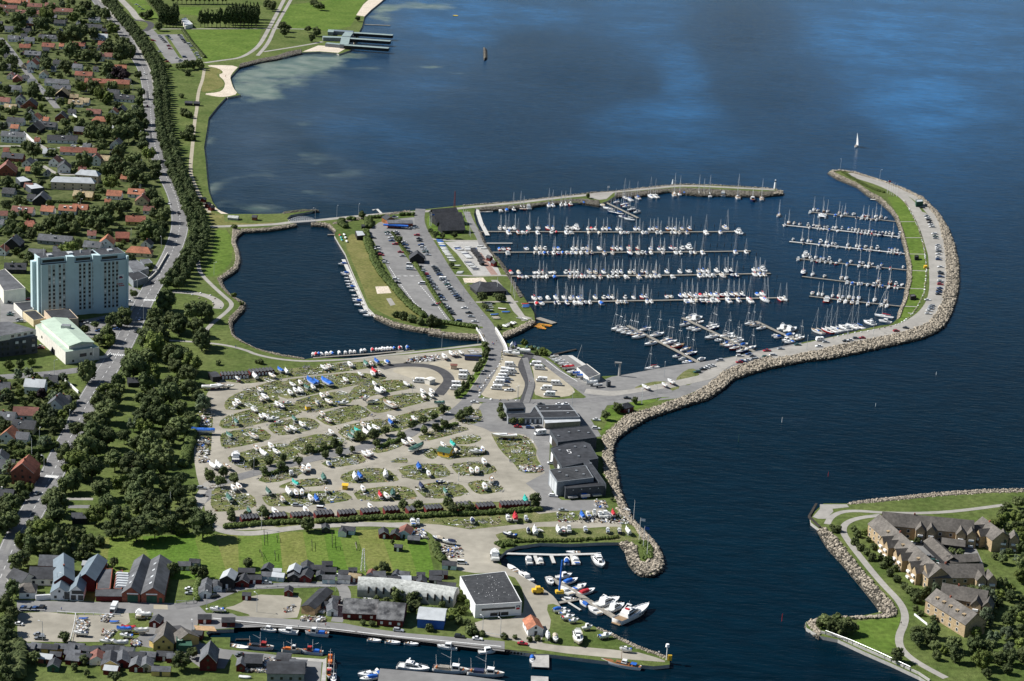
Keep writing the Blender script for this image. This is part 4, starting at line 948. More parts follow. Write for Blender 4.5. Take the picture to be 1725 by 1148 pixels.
def covered_spec(L,cover,afloat=False):
 """hull under a ridged tarpaulin"""
 k=('c',L,cover,afloat)
 if k in BC:return BC[k]
 B,F=L*.33,.6+L*.05
 hm,sh=hull_mesh(L,B,F,['gel','antifoul'],.45,.6,.75,.08)
 mb=MB();n=len(sh)
 vs=[(x*1.02,y+.06,z-.35)for x,y,z in sh]+[(x,y*.75,z+.35)for x,y,z in sh]+[(x,0,z+.75+.25*sin(i*1.3))for i,(x,y,z)in enumerate(sh)]+[(x,-y*.75,z+.35)for x,y,z in sh]+[(x*1.02,-y-.06,z-.35)for x,y,z in sh]
 fs=[]
 for j in range(4):
  for i in range(n-1):fs.append((j*n+i,(j+1)*n+i,(j+1)*n+i+1,j*n+i+1))
 fs.append(tuple(j*n for j in range(5)));mb.add(vs,fs)
 spec=[('hull',hm),('tarpaulin',mb.mesh('tarpaulin',[cover]))]
 if not afloat:
  m2=MB()
  for x in(-L*.24,L*.16):
   for y in(-1,1):m2.tube((x,y*B*.46,-1.42),(x,y*B*.36,.0),.07,.07,4)
   m2.box(x-.08,x+.08,-B*.5,B*.5,-1.5,-1.36)
  m2.box(-L*.2,L*.15,-.12,.12,-1.5,-.4)
  spec.append(('cradle',m2.mesh('cradle',['steel'])))
 BC[k]=spec
 return spec
def dinghy_spec(L=4.2,hull='gel',inner='wood',cover=None):
 k=('d',L,hull,inner,cover)
 if k in BC:return BC[k]
 B,F=L*.38,.5
 hm,sh=hull_mesh(L,B,F,[hull,hull],.18,.5,.78,.06)
 spec=[('hull',hm)]
 if cover:
  mb=MB();n=len(sh)
  mb.add([(x,y+.04,z-.08)for x,y,z in sh]+[(x,0,z+.3)for x,y,z in sh]+[(x,-y-.04,z-.08)for x,y,z in sh],[(j*n+i,(j+1)*n+i,(j+1)*n+i+1,j*n+i+1)for j in range(2)for i in range(n-1)])
  spec.append(('boat_cover',mb.mesh('boat_cover',[cover])))
 else:
  spec.append(('floor_boards',deck_mesh(sh,inner,.1,-.3)))
  mb=MB()
  for x in(-L*.25,0,L*.2):mb.box(x-.12,x+.12,-B*.42,B*.42,F-.16,F-.1)
  spec.append(('thwarts',mb.mesh('thwarts',['wood'])))
 BC[k]=spec
 return spec
def trawler_spec(L=13.0,hull='gel',house='gel',deckc='canvas_navy'):
 k=('t',L,hull,house,deckc)
 if k in BC:return BC[k]
 B,F=L*.32,1.5
 hm,sh=hull_mesh(L,B,F,[hull,'antired'],.8,.8,.8,.08)
 spec=[('hull',hm),('deck',deck_mesh(sh,'wood',.12,-.45))]
 spec.append(cabin_box(L*.02,L*.24,B*.32,B*.28,F-.5,F+1.9,.1,.3,house,'wheelhouse',.92))
 mb=MB();mb.box(-L*.34,-L*.05,-B*.3,B*.3,F-.45,F+.7,top=.9);spec.append(('deck_shelter',mb.mesh('deck_shelter',[deckc])))
 mb=MB();mb.tube((-L*.02,0,F),(-L*.02,0,F+L*.55),.12,.07,6);mb.tube((-L*.02,0,F+L*.3),(-L*.3,0,F+L*.42),.07,.05,5);mb.tube((-L*.02,-.8,F+L*.42),(-L*.02,.8,F+L*.42),.04,.04,4)
 spec.append(('mast',mb.mesh('mast',['gel'])))
 mb=MB();mb.tube((L*.2,0,F+1.9),(L*.2,0,F+L*.33),.06,.04,5);mb.tube((-L*.4,0,F),(-L*.43,0,F+L*.36),.08,.05,5)
 spec.append(('antenna_mast',mb.mesh('antenna_mast',['gel'])))
 for x in(-L*.4,L*.32):
  mb=MB();mb.tube((x,-B*.2,F+.1),(x,B*.2,F+.1),.35,.35,8)
  spec.append(('net_drum',mb.mesh('net_drum',['orange'])))
 BC[k]=spec
 return spec
 # ------------------------------------------------------------------ cars (front towards +x)
CC={}
def car_spec(paint,kind='car',wheels=False):
 k=(paint,kind,wheels)
 if k in CC:return CC[k]
 m='car_'+paint if 'car_'+paint in G else paint
 L,Wd,H,hood,tail,zb={'car':(4.4,1.76,1.46,.30,.18,.82),'estate':(4.6,1.78,1.5,.28,.06,.84),'van':(4.9,1.9,1.95,.2,.03,.95),'truck':(7.0,2.3,3.1,.1,.0,1.3)}[kind]
 x0,x1,w=-L/2,L/2,Wd/2
 mb=MB()
 pro=[(x0,.32),(x0+.02,.7),(x0+.12,zb),(x1-hood*L,zb+.04),(x1-.25,zb-.14),(x1,.58),(x1,.3)]
 n=len(pro)
 vs=[(x,-w*(1 if z<.75 else.95),z)for x,z in pro]+[(x,w*(1 if z<.75 else.95),z)for x,z in pro]
 mb.add(vs,[(i,i+1,n+i+1,n+i)[::-1]for i in range(n-1)]+[tuple(range(n)),tuple(range(n,2*n))[::-1],(0,n-1,2*n-1,n)])
 roof0,roof1=x0+tail*L+.35*(kind=='car')+.1,x1-hood*L-(.75 if kind in('car','estate')else.45)
 mb.box(roof0,roof1,-w*.78,w*.78,H-.09,H)
 body=mb.mesh('body',[m])
 g=MB();a0,a1=x0+tail*L+.05,x1-hood*L
 vs=[(a0,-w*.93,zb-.02),(a1,-w*.93,zb),(a1,w*.93,zb),(a0,w*.93,zb-.02),(roof0,-w*.77,H-.09),(roof1,-w*.77,H-.09),(roof1,w*.77,H-.09),(roof0,w*.77,H-.09)]
 g.add(vs,[(0,1,5,4),(1,2,6,5),(2,3,7,6),(3,0,4,7)])
 gl=g.mesh('windows',['glass' if kind!='van' or paint!='white' else 'glass'])
 spec=[('body',body),('windows',gl)]
 if kind=='truck':
  mb=MB();mb.box(x0,x1-2.0,-w,w,.7,3.1);spec=[('cargo_box',mb.mesh('cargo_box',[m]))]
  spec.append(cabin_box(x1-1.95,x1,w*.95,w*.95,.5,2.4,0,.3,m,'cab',.92));wheels=True
 if wheels:
  wm_=MB();wm_.tube((0,-.11,0),(0,.11,0),.32,.32,12)
  CC[k]=spec=spec+[('wheel',(x,y))for x in(x0+.85,x1-.85)for y in(-w+.08,w-.08)]+[wm_.mesh('wheel',['tyre'])]
 else:
  mb=MB()
  for x in(x0+.85,x1-.85):mb.tube((x,-w+.02,.3),(x,w-.02,.3),.31,.31,8)
  spec.append(('wheels',mb.mesh('wheels',['tyre'])))
  CC[k]=spec
 return CC[k]
def place_car(x,y,rz,paint,kind,group,look=None,wheels=False,cat='car',name='parked_car',z=.08,label=None):
 spec=car_spec(paint,kind,wheels)
 o=root(name,(x,y,z),rz,look or('%s parked %s'%(paint,'car' if kind in('car','estate')else kind)),cat,group,label)
 if wheels:
  wmsh=spec[-1]
  for p in spec[:-1]:
   if p[0]=='wheel':link('wheel',wmsh,o,(p[1][0],p[1][1],.32))
   else:
    q=link(p[0],p[1],o)
    if len(p)>2:
     for s_ in p[2]:link(s_[0],s_[1],q)
 else:
  for p in spec:
   q=link(p[0],p[1],o)
   if len(p)>2:
    for s_ in p[2]:link(s_[0],s_[1],q)
 return o
def camper_spec(caravan=False):
 k=('camper',caravan)
 if k in CC:return CC[k]
 L=5.2 if caravan else 6.4
 mb=MB();w=1.12
 if caravan:
  pro=[(-L/2,.5),(-L/2+.1,1.6),(-L/2+.4,2.55),(L/2-.5,2.6),(L/2-.05,1.5),(L/2,.55)]
 else:
  pro=[(-L/2,.4),(-L/2,2.75),(L*.22,2.85),(L*.34,2.3),(L*.30,1.75),(L*.42,1.15),(L/2,.9),(L/2,.35)]
 n=len(pro)
 vs=[(x,-w,z)for x,z in pro]+[(x,w,z)for x,z in pro]
 mb.add(vs,[(i,n+i,n+i+1,i+1)for i in range(n-1)]+[tuple(range(n))[::-1],tuple(range(n,2*n))])
 spec=[('body',mb.mesh('body',['white']))]
 for x in((-L*.3,L*.05)if caravan else(-L*.33,-L*.02)):
  for s_ in(-1,1):
   g=MB();g.box(x,x+1.0,min(s_*w,s_*(w+.03)),max(s_*w,s_*(w+.03)),1.45,2.05);spec.append(('window',g.mesh('window',['pane'])))
 g=MB()
 if caravan:g.box(L/2-.18,L/2-.02,-.8,.8,1.55,2.1)
 else:g.add([(L*.305,-w*.9,1.78),(L*.42,-w*.9,1.18),(L*.42,w*.9,1.18),(L*.305,w*.9,1.78)],[(0,1,2,3)]);g.v=[(a+.03,b,c+.03)for a,b,c in g.v]
 spec.append(('windscreen',g.mesh('windscreen',['pane'])))
 g=MB();g.box(-L*.1,L*.06,-.35,.35,2.6 if caravan else 2.8,2.75 if caravan else 2.93);spec.append(('roof_hatch',g.mesh('roof_hatch',['deckgrey'])))
 g=MB()
 for x in((0,)if caravan else(-L*.28,L*.34)):g.tube((x,-w+.05,.33),(x,w-.05,.33),.33,.33,10)
 if caravan:g.tube((L/2,0,.5),(L/2+1.2,0,.5),.06,.06,4)
 spec.append(('wheels',g.mesh('wheels',['tyre'])))
 CC[k]=spec
 return spec
 # ------------------------------------------------------------------ buildings
def frame(A,B):
 """local frame: origin at A, x along A->B, y away from the camera"""
 rz=atan2(B.y-A.y,B.x-A.x)
 return rz,(B-A).length
def window_at(o,x,y,z,w,h,face,mt='pane',name='window',fr=None):
 """face: '-y' '+y' '-x' '+x'"""
 g=MB();e=.05
 if face=='-y':g.box(x-w/2,x+w/2,y-e,y+.02,z,z+h)
 elif face=='+y':g.box(x-w/2,x+w/2,y-.02,y+e,z,z+h)
 elif face=='-x':g.box(x-e,x+.02,y-w/2,y+w/2,z,z+h)
 else:g.box(x-.02,x+e,y-w/2,y+w/2,z,z+h)
 q=link(name,g.mesh(name,[mt]),o)
 if fr:
  g=MB();t=.12;e2=.035
  for(a0,a1,b0,b1)in((x-w/2-t,x+w/2+t,z-t,z),(x-w/2-t,x+w/2+t,z+h,z+h+t),(x-w/2-t,x-w/2,z,z+h),(x+w/2,x+w/2+t,z,z+h)):
   if face=='-y':g.box(a0,a1,y-e2,y+.01,b0,b1)
   elif face=='-x':g.box(x-e2,x+.01,y+(a0-x),y+(a1-x),b0,b1)
   elif face=='+x':g.box(x-.01,x+e2,y+(a0-x),y+(a1-x),b0,b1)
  link('window_frame',g.mesh('window_frame',[fr]),q)
 return q
def gable(A,B,depth,eave,ridge,axis,wall,roof,name,look,cat,group=None,over=.35,chimney=None,wins=True,door=None,trim=None,label=None,hip=0.0,winc='pane',dormers=0,z=0,frames=None):
 """gabled house: front base line A-B (world), depth back; axis 'x' = ridge along the front"""
 rz,w=frame(A,B)
 o=root(name,(A.x,A.y,z),rz,look,cat,group,label)
 mb=MB();d=depth
 if axis=='x':
  mb.add([(0,0,0),(w,0,0),(w,d,0),(0,d,0),(0,0,eave),(w,0,eave),(w,d,eave),(0,d,eave),(hip,d/2,ridge-.05),(w-hip,d/2,ridge-.05)],[(0,1,5,4),(2,3,7,6),(1,2,6,9,5),(3,0,4,8,7)])
  k=over*(ridge-eave)/(d/2)
  e=eave-k;a0,a1=-over,w+over;hp=hip+(0 if hip else-over)
  T=.16
  r=[(a0,-over,e),(a1,-over,e),(w-hp,d/2,ridge),(hp,d/2,ridge),(a0,d+over,e),(a1,d+over,e)]
  rs=[(x,y,z_+T)for x,y,z_ in r]
  rb=MB()
  rb.add(rs+r,[(0,1,2,3),(5,4,3,2),(0,6,7,1),(4,5,11,10),(0,3,9,6),(3,4,10,9),(1,7,8,2),(2,8,11,5),(6,9,8,7),(11,8,9,10)]+([(0,3,4),(1,5,2)]if hip else[]))
 else:
  mb.add([(0,0,0),(w,0,0),(w,d,0),(0,d,0),(0,0,eave),(w,0,eave),(w,d,eave),(0,d,eave),(w/2,hip,ridge-.05),(w/2,d-hip,ridge-.05)],[(0,1,5,8,4),(2,3,7,9,6),(1,2,6,5),(3,0,4,7)])
  k=over*(ridge-eave)/(w/2)
  e=eave-k;T=.16;hp=hip+(0 if hip else-over)
  r=[(-over,-over,e),(-over,d+over,e),(w/2,d-hp,ridge),(w/2,hp,ridge),(w+over,-over,e),(w+over,d+over,e)]
  rs=[(x,y,z_+T)for x,y,z_ in r]
  rb=MB()
  rb.add(rs+r,[(0,3,2,1),(4,5,2,3),(0,1,7,6),(4,10,11,5),(0,6,9,3),(3,9,10,4),(1,2,8,7),(2,5,11,8),(6,7,8,9),(11,10,9,8)]+([(0,4,3),(1,2,5)]if hip else[]))
 link('wall',mb.mesh('wall',[wall]),o)
 ro=link('roof',rb.mesh('roof',[roof]),o)
 if trim and axis=='y':
  tb=MB()
  for s_ in(0,1):
   xa=-over if s_==0 else w+over
   tb.add([(xa,-over-.03,e+.02),(w/2,-over-.03,ridge+.02),(w/2,-over-.03,ridge+.2),(xa,-over-.03,e+.2)],[(0,1,2,3)])
  link('barge_board',tb.mesh('barge_board',[trim]),ro)
 if chimney:
  cb=MB();cx,cy=(w*.35,d*.5)if axis=='x' else(w*.5,d*.4)
  cb.box(cx-.35,cx+.35,cy-.35,cy+.35,ridge-.6,ridge+.9)
  link('chimney',cb.mesh('chimney',[chimney]),ro)
 for k in range(dormers):
  db=MB()
  if axis=='x':
   x=w*(k+1)/(dormers+1);y=d*.2;zz=eave+(ridge-eave)*.35
   db.box(x-.8,x+.8,y-.2,y+d*.22,zz,zz+1.3)
   dd=link('dormer',db.mesh('dormer',[wall]),ro)
   window_at(dd,x,y-.2,zz+.3,1.1,.8,'-y')
 if wins and eave>1.7:
  zb=.9;hh=1.2 if eave>2.2 else.9
  floors=max(1,int(eave/2.6))
  nf=max(1,int(w/3.6));ns=max(1,int(d/4.2))
  for f_ in range(floors):
   for i in range(min(nf,5)):window_at(o,w*(i+.5)/min(nf,5)+.2,0,zb+f_*2.6,1.1,hh,'-y',winc,fr=frames)
   if f_==0 or d>6:
    for i in range(min(ns,3)):window_at(o,0,d*(i+.5)/min(ns,3),zb+f_*2.6,1.1,hh,'-x',winc)
  if axis=='y' and ridge-eave>2.0:window_at(o,w/2,0,eave+.2,.9,1.0,'-y',winc,fr=frames)
 if door:
  g=MB();g.box(w*.5-.5 if wins!='side' else w*.3,w*.5+.5 if wins!='side' else w*.3+1,-.06,.02,0,2.0)
  link('door',g.mesh('door',[door]),o)
 return o
def flat(poly,h,wall,roof,name,look,cat,parapet=.4,label=None,group=None,z0=-.3,slope=None):
 """flat-roofed block over world polygon (list of Vectors); slope: list of extra heights per corner"""
 c=poly[0]
 q=[(p.x-c.x,p.y-c.y)for p in poly]
 o=root(name,(c.x,c.y,0),0,look,cat,group,label)
 zt=[h+(slope[i]if slope else 0)for i in range(len(q))]
 n=len(q)
 mb=MB()
 for i in range(n):
  j=(i+1)%n
  mb.add([(q[i][0],q[i][1],z0),(q[j][0],q[j][1],z0),(q[j][0],q[j][1],zt[j]),(q[i][0],q[i][1],zt[i])],[(0,1,2,3)])
 link('wall',mb.mesh('wall',[wall]),o)
 rb=MB();rb.prism(q,None,[z-.02 for z in zt]);ro=link('roof',rb.mesh('roof',[roof]),o)
 if parapet:
  pb=MB();cx,cy=sum(a for a,b in q)/n,sum(b for a,b in q)/n;t=.3
  for i in range(n):
   j=(i+1)%n
   a,b=Vector(q[i]+(0,)),Vector(q[j]+(0,));d=(b-a).normalized();nn=Vector((-d.y,d.x,0))
   if nn.dot(Vector((cx,cy,0))-a)<0:nn=-nn
   a0,b0=a-nn*.02,b-nn*.02
   a1,b1=a+nn*t,b+nn*t
   v=[(a0.x,a0.y,zt[i]-.3),(b0.x,b0.y,zt[j]-.3),(b1.x,b1.y,zt[j]-.3),(a1.x,a1.y,zt[i]-.3)]
   v+=[(x,y,z_+.3+parapet*.5)for x,y,z_ in v]
   pb.add(v,[(4,5,6,7),(0,1,5,4),(2,3,7,6),(1,2,6,5),(3,0,4,7)])
  link('parapet',pb.mesh('parapet',[wall]),ro)
 return o
def on_wall(o,p,q,t0,t1,z0,z1,mt,name,e=.06):
 """a panel on the wall between world points p and q of thing o (unrotated), from fraction t0 to t1, proud by e on the camera's side"""
 c=Vector(o.location)
 a,b=p.lerp(q,t0)-c,p.lerp(q,t1)-c
 d=(b-a).normalized();nn=Vector((d.y,-d.x,0))
 if nn.dot(EYE-p)<0:nn=-nn
 g=MB();v=[a,b,b+nn*e,a+nn*e]
 vs=[(x.x,x.y,z0)for x in v]+[(x.x,x.y,z1)for x in v]
 g.add(vs,[(0,1,5,4),(1,2,6,5),(2,3,7,6),(3,0,4,7),(4,5,6,7),(0,3,2,1)])
 return link(name,g.mesh(name,[mt]),o)
def text_part(o,s,size,loc,rot,mt,name='lettering',extrude=.03):
 cu=bpy.data.curves.new(name,'FONT');cu.body=s;cu.size=size;cu.extrude=extrude;cu.align_x='CENTER';cu.align_y='CENTER'
 t=bpy.data.objects.new('tmp',cu);COL.objects.link(t)
 me=bpy.data.meshes.new_from_object(t.evaluated_get(bpy.context.evaluated_depsgraph_get()))
 bpy.data.objects.remove(t);me.materials.clear();me.materials.append(G[mt])
 q=link(name,me,o,loc);q.rotation_euler=rot
 return q
 # ================================================================== landmarks used by the labels
for n_,s_ in(('the pale blue hotel tower','0:140,530'),('the green breakwater kiosk','0:1548,340'),('the yellow breakwater container','0:1558,448'),('the breakwater corner quay','0:1500,545'),('the large white catamaran','0:1385,362'),('the yellow rowing boats','0:912,548'),('the white park cafe','0:318,38'),('the green roofed hall','0:130,600'),('the white warehouse','0:838,1010'),('the road bridge','0:830,575'),('the lagoon footbridge','0:515,375'),('the black clubhouse','0:760,385'),('the low black pavilion','0:827,495'),('the seaside bathhouse','0:600,65'),('the big motor yacht','0:1065,1035'),('the red brick villa','0:42,795'),('the black boat halls','0:970,790'),('the orange roofed hut','0:900,1060'),('the lattice mast','0:612,955'),('the yellow gabled shop','0:270,1085'),('the little lighthouse','0:1305,318'),('the curved breakwater tip','0:1405,292'),('the large red boathouse','0:352,1120'),('the blue quay shed','0:725,1045'),('the curved grey shed','0:690,1005'),('the metal roofed villa','0:125,310'),('the brick housing estate','0:1520,930'),('the beach car park','0:285,80'),('the yellow yard hut','0:745,765'),('the boulder hut','0:1058,690'),('the quay crane','0:1043,625'),('the camper pitches','0:850,650'),('the yard gate','0:362,820'),('the blue wrapped yacht','0:342,730'),('the volleyball court','0:805,472'),('the lone pile of stones','0:815,90'),('the brick workshop gables','0:240,1000'),('the blue roofed restaurant','0:110,975'),('the orange roofed bungalow','0:235,423'),('the copper beech','0:207,123'),('the tan gabled house','0:76,125'),('the white gambrel villa','0:56,105'),('the grey block by the hotel','0:25,590'),('the far terraces','0:60,15')):
 q_=px(s_)[0];LAND[n_]=P(q_[0],q_[1])
 # ================================================================== piers and moored boats
ORD=lambda n:nth(n)
SUPP=MB().tube((0,0,-2.6),(0,0,-.3),.22,.22,6).mesh('support',['wood_dark'])
def pier(s,w,mt,label,name='pier',z=-.9,piles=True,cat='pier'):
 p=wl(s,z);c=p[0].copy()
 q=[a-c for a in p]
 o=root(name,c,0,label,cat,None,label)
 link('deck',MB().strip(q,w,0,0,.35).mesh('deck',[mt]),o)
 rs=resample(q,max(2,int(plen(q)/9)))
 for i,a in enumerate(rs):
  t=(rs[min(i+1,len(rs)-1)]-rs[max(0,i-1)]).normalized();nn=Vector((-t.y,t.x,0))
  for k in(-1,1):link('support',SUPP,o,a+nn*k*(w/2-.15))
 return p
LONG=[('first long pier','g:200,543 1000,545 i:0,596 600,597 1215,591',1.9),('second long pier','g:240,715 1000,713 i:0,765 700,762 1303,754',1.9),('third long pier','g:350,914 1000,910 i:0,960 700,955 1470,940',1.9),('fourth long pier','h:545,392 1000,384 j:0,384 700,372 1560,353',2.0)]
for k,(n_,s_,w_)in enumerate(LONG):pier(s_,w_,'wood',['uppermost','second','third','lowest'][k]+' of the four long wooden piers in the marina')
RIGHT=[('first breakwater pier','k:375,430 700,467 1112,513'),('second breakwater pier','k:137,537 600,583 1165,643'),('third breakwater pier','k:195,675 700,728 1192,780'),('fourth breakwater pier','k:252,815 700,865 1215,916'),('fifth breakwater pier','k:300,965 700,1012 1200,1066'),('sixth breakwater pier','l:362,340 700,380 1140,426')]
for k,(n_,s_)in enumerate(RIGHT):pier(s_,2.2 if k in(1,2)else 1.7,'pontoon' if k in(1,2)else 'wood',('white' if k in(1,2)else 'grey wooden')+' pier from the curved breakwater, '+nth(k+1)+' from its tip')
SL=[('western slanting pier','j:285,585 580,735 890,898'),('middle slanting pier','j:740,520 1040,660 1350,806'),('eastern slanting pier','j:1350,548 1500,620 1680,700')]
for n_,s_ in SL:pier(s_,2.3,'wood',n_+' below the four long marina piers')
pier('g:1140,278 1300,355 1455,430',1.9,'wood','short slanting pier below the straight breakwater')
pier('g:112,350 150,470 205,575',3.0,'pontoon','broad pale gangway pier beside the black clubhouse')
pier('g:120,545 210,545',1.9,'wood','short gangway at the root of the uppermost long pier')
pier('g:150,640 410,640',1.6,'pontoon','short empty pontoon below the black clubhouse')
pier('L:1225,528 1330,760 1420,960 1510,1012',2.4,'pontoon','long pale pontoon on the east shore of the lagoon')
pier('L:1095,322 1160,322',1.6,'wood','tiny jetty beside the lagoon boat racks')
pier('a:975,212 1200,195 1500,175 1725,152 b:330,172 485,150',1.6,'wood','low jetty on the south shore of the lagoon')
pier('h:720,830 940,780',1.5,'wood_dark','narrow floating jetty of the sailing club')
pier('h:830,840 890,835 1010,915',3.2,'pontoon','pale sailing club landing stage')
pier('h:620,520 760,565',4.5,'wood','broad wooden slip with yellow rowing boats')
pier('L:1470,118 1505,110 1540,145',1.8,'pontoon','small bathing jetty north of the causeway')
pier('k:765,220 900,300 940,330 1025,410',2.6,'wood_new','new timber boardwalk below the breakwater tip')
pier('k:870,325 940,330',2.4,'pontoon','short pontoon beside the new timber boardwalk')
pier('B:820,158 985,165',3.0,'wood','free standing bathing jetty north of the bathhouse')
pier('H:240,315 600,325 870,318',2.0,'pontoon','straight pontoon in the small yacht basin')
for a,b in(('H:465,330 485,385','H:700,328 715,388'),('H:570,330 588,378',None)):
 pier(a,1.6,'pontoon','finger pontoon of the small yacht basin '+('near its root' if b else 'with no boat'))
 if b:pier(b,1.6,'pontoon','finger pontoon of the small yacht basin near its middle')
pier('H:545,465 700,550 840,640 990,735',3.0,'wood','long slanting pontoon leading to the big motor yacht')
pier('H:600,638 760,608',2.0,'wood','gangway to the slanting yacht pontoon')
pier('H:640,605 760,680',.8,'pontoon','thin boom beside the slanting yacht pontoon')
pier('H:500,955 500,1050',7.0,'concrete','stubby concrete jetty in the fishing basin',z=-.5)
pier('H:495,1110 495,1180',7.0,'concrete','stubby concrete jetty at the bottom edge',z=-.5)
pier('F:-10,870 75,870',1.2,'wood_dark','dark timber fender in the fishing dock')
pier('f:60,322 125,322',1.5,'wood','small dark jetty at the lagoon ramp')if 0 else None
COVERS=['canvas_white']*7+['canvas_blue']*4+['canvas_navy']*2+['canvas_beige','canvas_red']
CNAME={'canvas_white':'white','canvas_blue':'blue','canvas_navy':'navy','canvas_beige':'beige','canvas_red':'red','canvas_green':'green','canvas_teal':'turquoise'}
HN={'gel':'white','gel_cream':'cream','gel_blue':'navy','gel_red':'red','varnish':'varnished','gel_teal':'turquoise'}
def sail(x,y,rz,L=None,label=None,look=None,group='sailboats in the marina',hull=None,cover=None,afloat=True,z=None,name='sailboat',cat='sailboat'):
 L=L or R.choice((8,9,10));hull=hull or R.choice(['gel']*12+['gel_cream','gel_blue','gel_red','varnish']);cover=cover or R.choice(COVERS)
 hood=R.choice([None,'canvas_blue','canvas_navy','canvas_beige',None])if afloat else None
 sp=sail_spec(L,hull,cover,afloat,R.random()<.25,hood,R.choice(('antifoul','antired')))
 s=R.uniform(.92,1.08)*(1 if afloat else.9)
 return spawn(name,sp,(x,y,(WZ if afloat else 1.5*s)if z is None else z),rz,look or '%s sailboat with %s boom cover'%(HN[hull],CNAME[cover]),cat,group,label,s)
def motor(x,y,rz,L=None,style=None,label=None,look=None,group='motorboats in the marina',hull=None,cover=None,afloat=True,z=None,name='motorboat',cat='motorboat'):
 L=L or R.choice((6,6,7,8));style=style or R.choice(['cuddy','cuddy','pilot','canvas','canvas','open']);hull=hull or R.choice(['gel']*9+['gel_cream','gel_red','gel_blue']);cover=cover or R.choice(['canvas_blue','canvas_blue','canvas_navy','canvas_white','canvas_beige','canvas_red'])
 s=R.uniform(.92,1.08)
 d={'cuddy':'with open cockpit','pilot':'with wheelhouse','canvas':'under %s canvas top'%CNAME.get(cover,'white'),'open':'without any cabin','fly':'with flybridge'}[style]
 return spawn(name,motor_spec(L,hull,style,cover if style in('canvas','cuddy')else None,afloat),(x,y,(WZ if afloat else.95*s)if z is None else z),rz,look or '%s motorboat %s'%(HN[hull],d),cat,group,label,s)
def moored(s,path,side,pname,first,psail=.8,sizes=(8,9,10),off=5.2):
 """boats at photograph positions s along a pier; bows towards the pier; side 'far' or 'near'"""
 p=wl(path,WZ);d=p[-1]-p[0];d.normalize();nn=Vector((-d.y,d.x,0))
 if nn.y<0:nn=-nn
 lst=px(s)
 root_=p[0]if first=='start' else p[-1]
 pos=[]
 for q in lst:
  t=P(q[0],q[1],WZ);u=(t-p[0]).dot(d);base=p[0]+d*u
  best=min(((p[i]+(p[i+1]-p[i])*k/20)for i in range(len(p)-1)for k in range(21)),key=lambda w:abs((w-t).dot(d)))
  pos.append((abs((best-root_).dot(d)),best,q[2]if len(q)>2 else ''))
 pos.sort(key=lambda a:a[0])
 gaps=[b[0]-a[0]for a,b in zip(pos,pos[1:])]+[9]
 for k,(dd,b,f)in enumerate(pos):
  room=min(gaps[k],gaps[k-1]if k else 9)
  is_sail=(R.random()<psail)if not f else f[0]=='s'
  if 'm' in f:is_sail=False
  L=R.choice(sizes)if room>3.1 else min(sizes)
  if f.endswith('L'):L=12
  L=min(L,max(6,room*2.6))
  L=int(L)
  s_=1 if side=='far' else-1
  rz=atan2(-nn.y*s_,-nn.x*s_)+R.uniform(-.06,.06)
  if side=='near' and R.random()<.25:rz+=pi
  o_=L/2+1.6
  c=b+nn*s_*o_
  lab='%s from shore on the %s side of the %s'%(ORD(k+1),side,pname)
  if is_sail:
   hull=R.choice(['gel']*12+['gel_cream','gel_blue','gel_red','varnish']);cover=R.choice(COVERS)
   sail(c.x,c.y,rz,max(7,L),'%s hulled sailboat, %s'%(HN[hull],lab),hull=hull,cover=cover)
  else:
   hull=R.choice(['gel']*12+['gel_cream','gel_red','gel_blue'])
   big=f.endswith('L')
   motor(c.x,c.y,rz,12 if big else min(8,max(5,L-1)),'fly' if big else None,'%s hulled motorboat, %s'%(HN[hull],lab),hull=hull)
M=moored
M('g:300,540 372,540 412,540,m 450,540 558,540 630,540,m 700,540 738,540 880,540 920,540,m 962,540,mL 1043,540 1080,540,m 1118,540 1155,540 1198,540 1235,540,m 1280,540 1318,540 1432,540 1475,540 1550,540 1590,540 1625,540 1695,540,s i:655,590 692,590 742,590 815,590 1122,590,sL',LONG[0][1],'far','first long pier','start')
M('g:370,545 435,545 470,545 503,545,m 533,545 603,545 713,545,m 748,545 780,545 853,545 885,545,m 1028,545,m 1098,545 1280,545 1320,545 1357,545,m 1467,545 1507,545 1590,545 1630,545 1700,545,m i:655,596 692,596 742,596 908,596 1030,596 1185,596,mL',LONG[0][1],'near','first long pier','start',.7)
M('g:298,715,m 330,715,m 362,715,m 398,715,m 562,715,m 630,715 665,715 700,715,m 768,715 830,715 915,713 940,713 970,713 1013,713,m 1055,713 1158,713 1243,713 1300,713 1343,713 1415,713 1455,713 1570,713 1650,713 1690,713 i:485,765 570,765 605,765 655,765,s 710,765 770,765,m 820,765,mL',LONG[1][1],'far','second long pier','start')
M('g:358,715,m 568,715,m 600,715,m 632,715 663,715,m 693,715 728,715 763,715,m 797,715 830,715 866,715,m 905,715 943,715 983,715 1018,715 1050,715 1168,715 1240,715 1380,715 1420,715 1465,715 1498,715 1535,715 1660,715 i:575,768 660,765 705,765 795,765,m 830,765 885,765,s 1170,765,s 1265,765,s',LONG[1][1],'near','second long pier','start',.7)
M('g:428,915,m 485,915,m 605,915,m 640,915 672,915 737,915 775,915,m 873,915,m 905,915 942,915 975,915 1075,913 1113,913 1180,913 1252,913 1288,913 1335,913 1395,913 1437,913 1497,913 1537,913 1610,913 i:170,960 205,960 310,960 352,960 455,960 525,958 635,957 750,957 825,957 893,957,s 940,955 978,955 1058,953 1130,950 1185,948 1355,945 1400,944,s 1440,943,mL',LONG[2][1],'far','third long pier','start',.85)
M('g:458,915,m 492,915,m 522,915,m 582,915,m 622,915,m 653,915 688,915 755,915,m 860,915 893,915 932,915,m 965,913 995,913 1035,913,m 1075,913 1113,913 1188,913 1228,913,m 1262,913,m 1340,913 1452,913 1495,913 1532,913 1575,913 1612,913 i:640,957 860,957 900,957,m 940,957 985,957 1052,955 1140,952 1185,950 1305,948 1352,946 1403,945',LONG[2][1],'near','third long pier','start',.72)
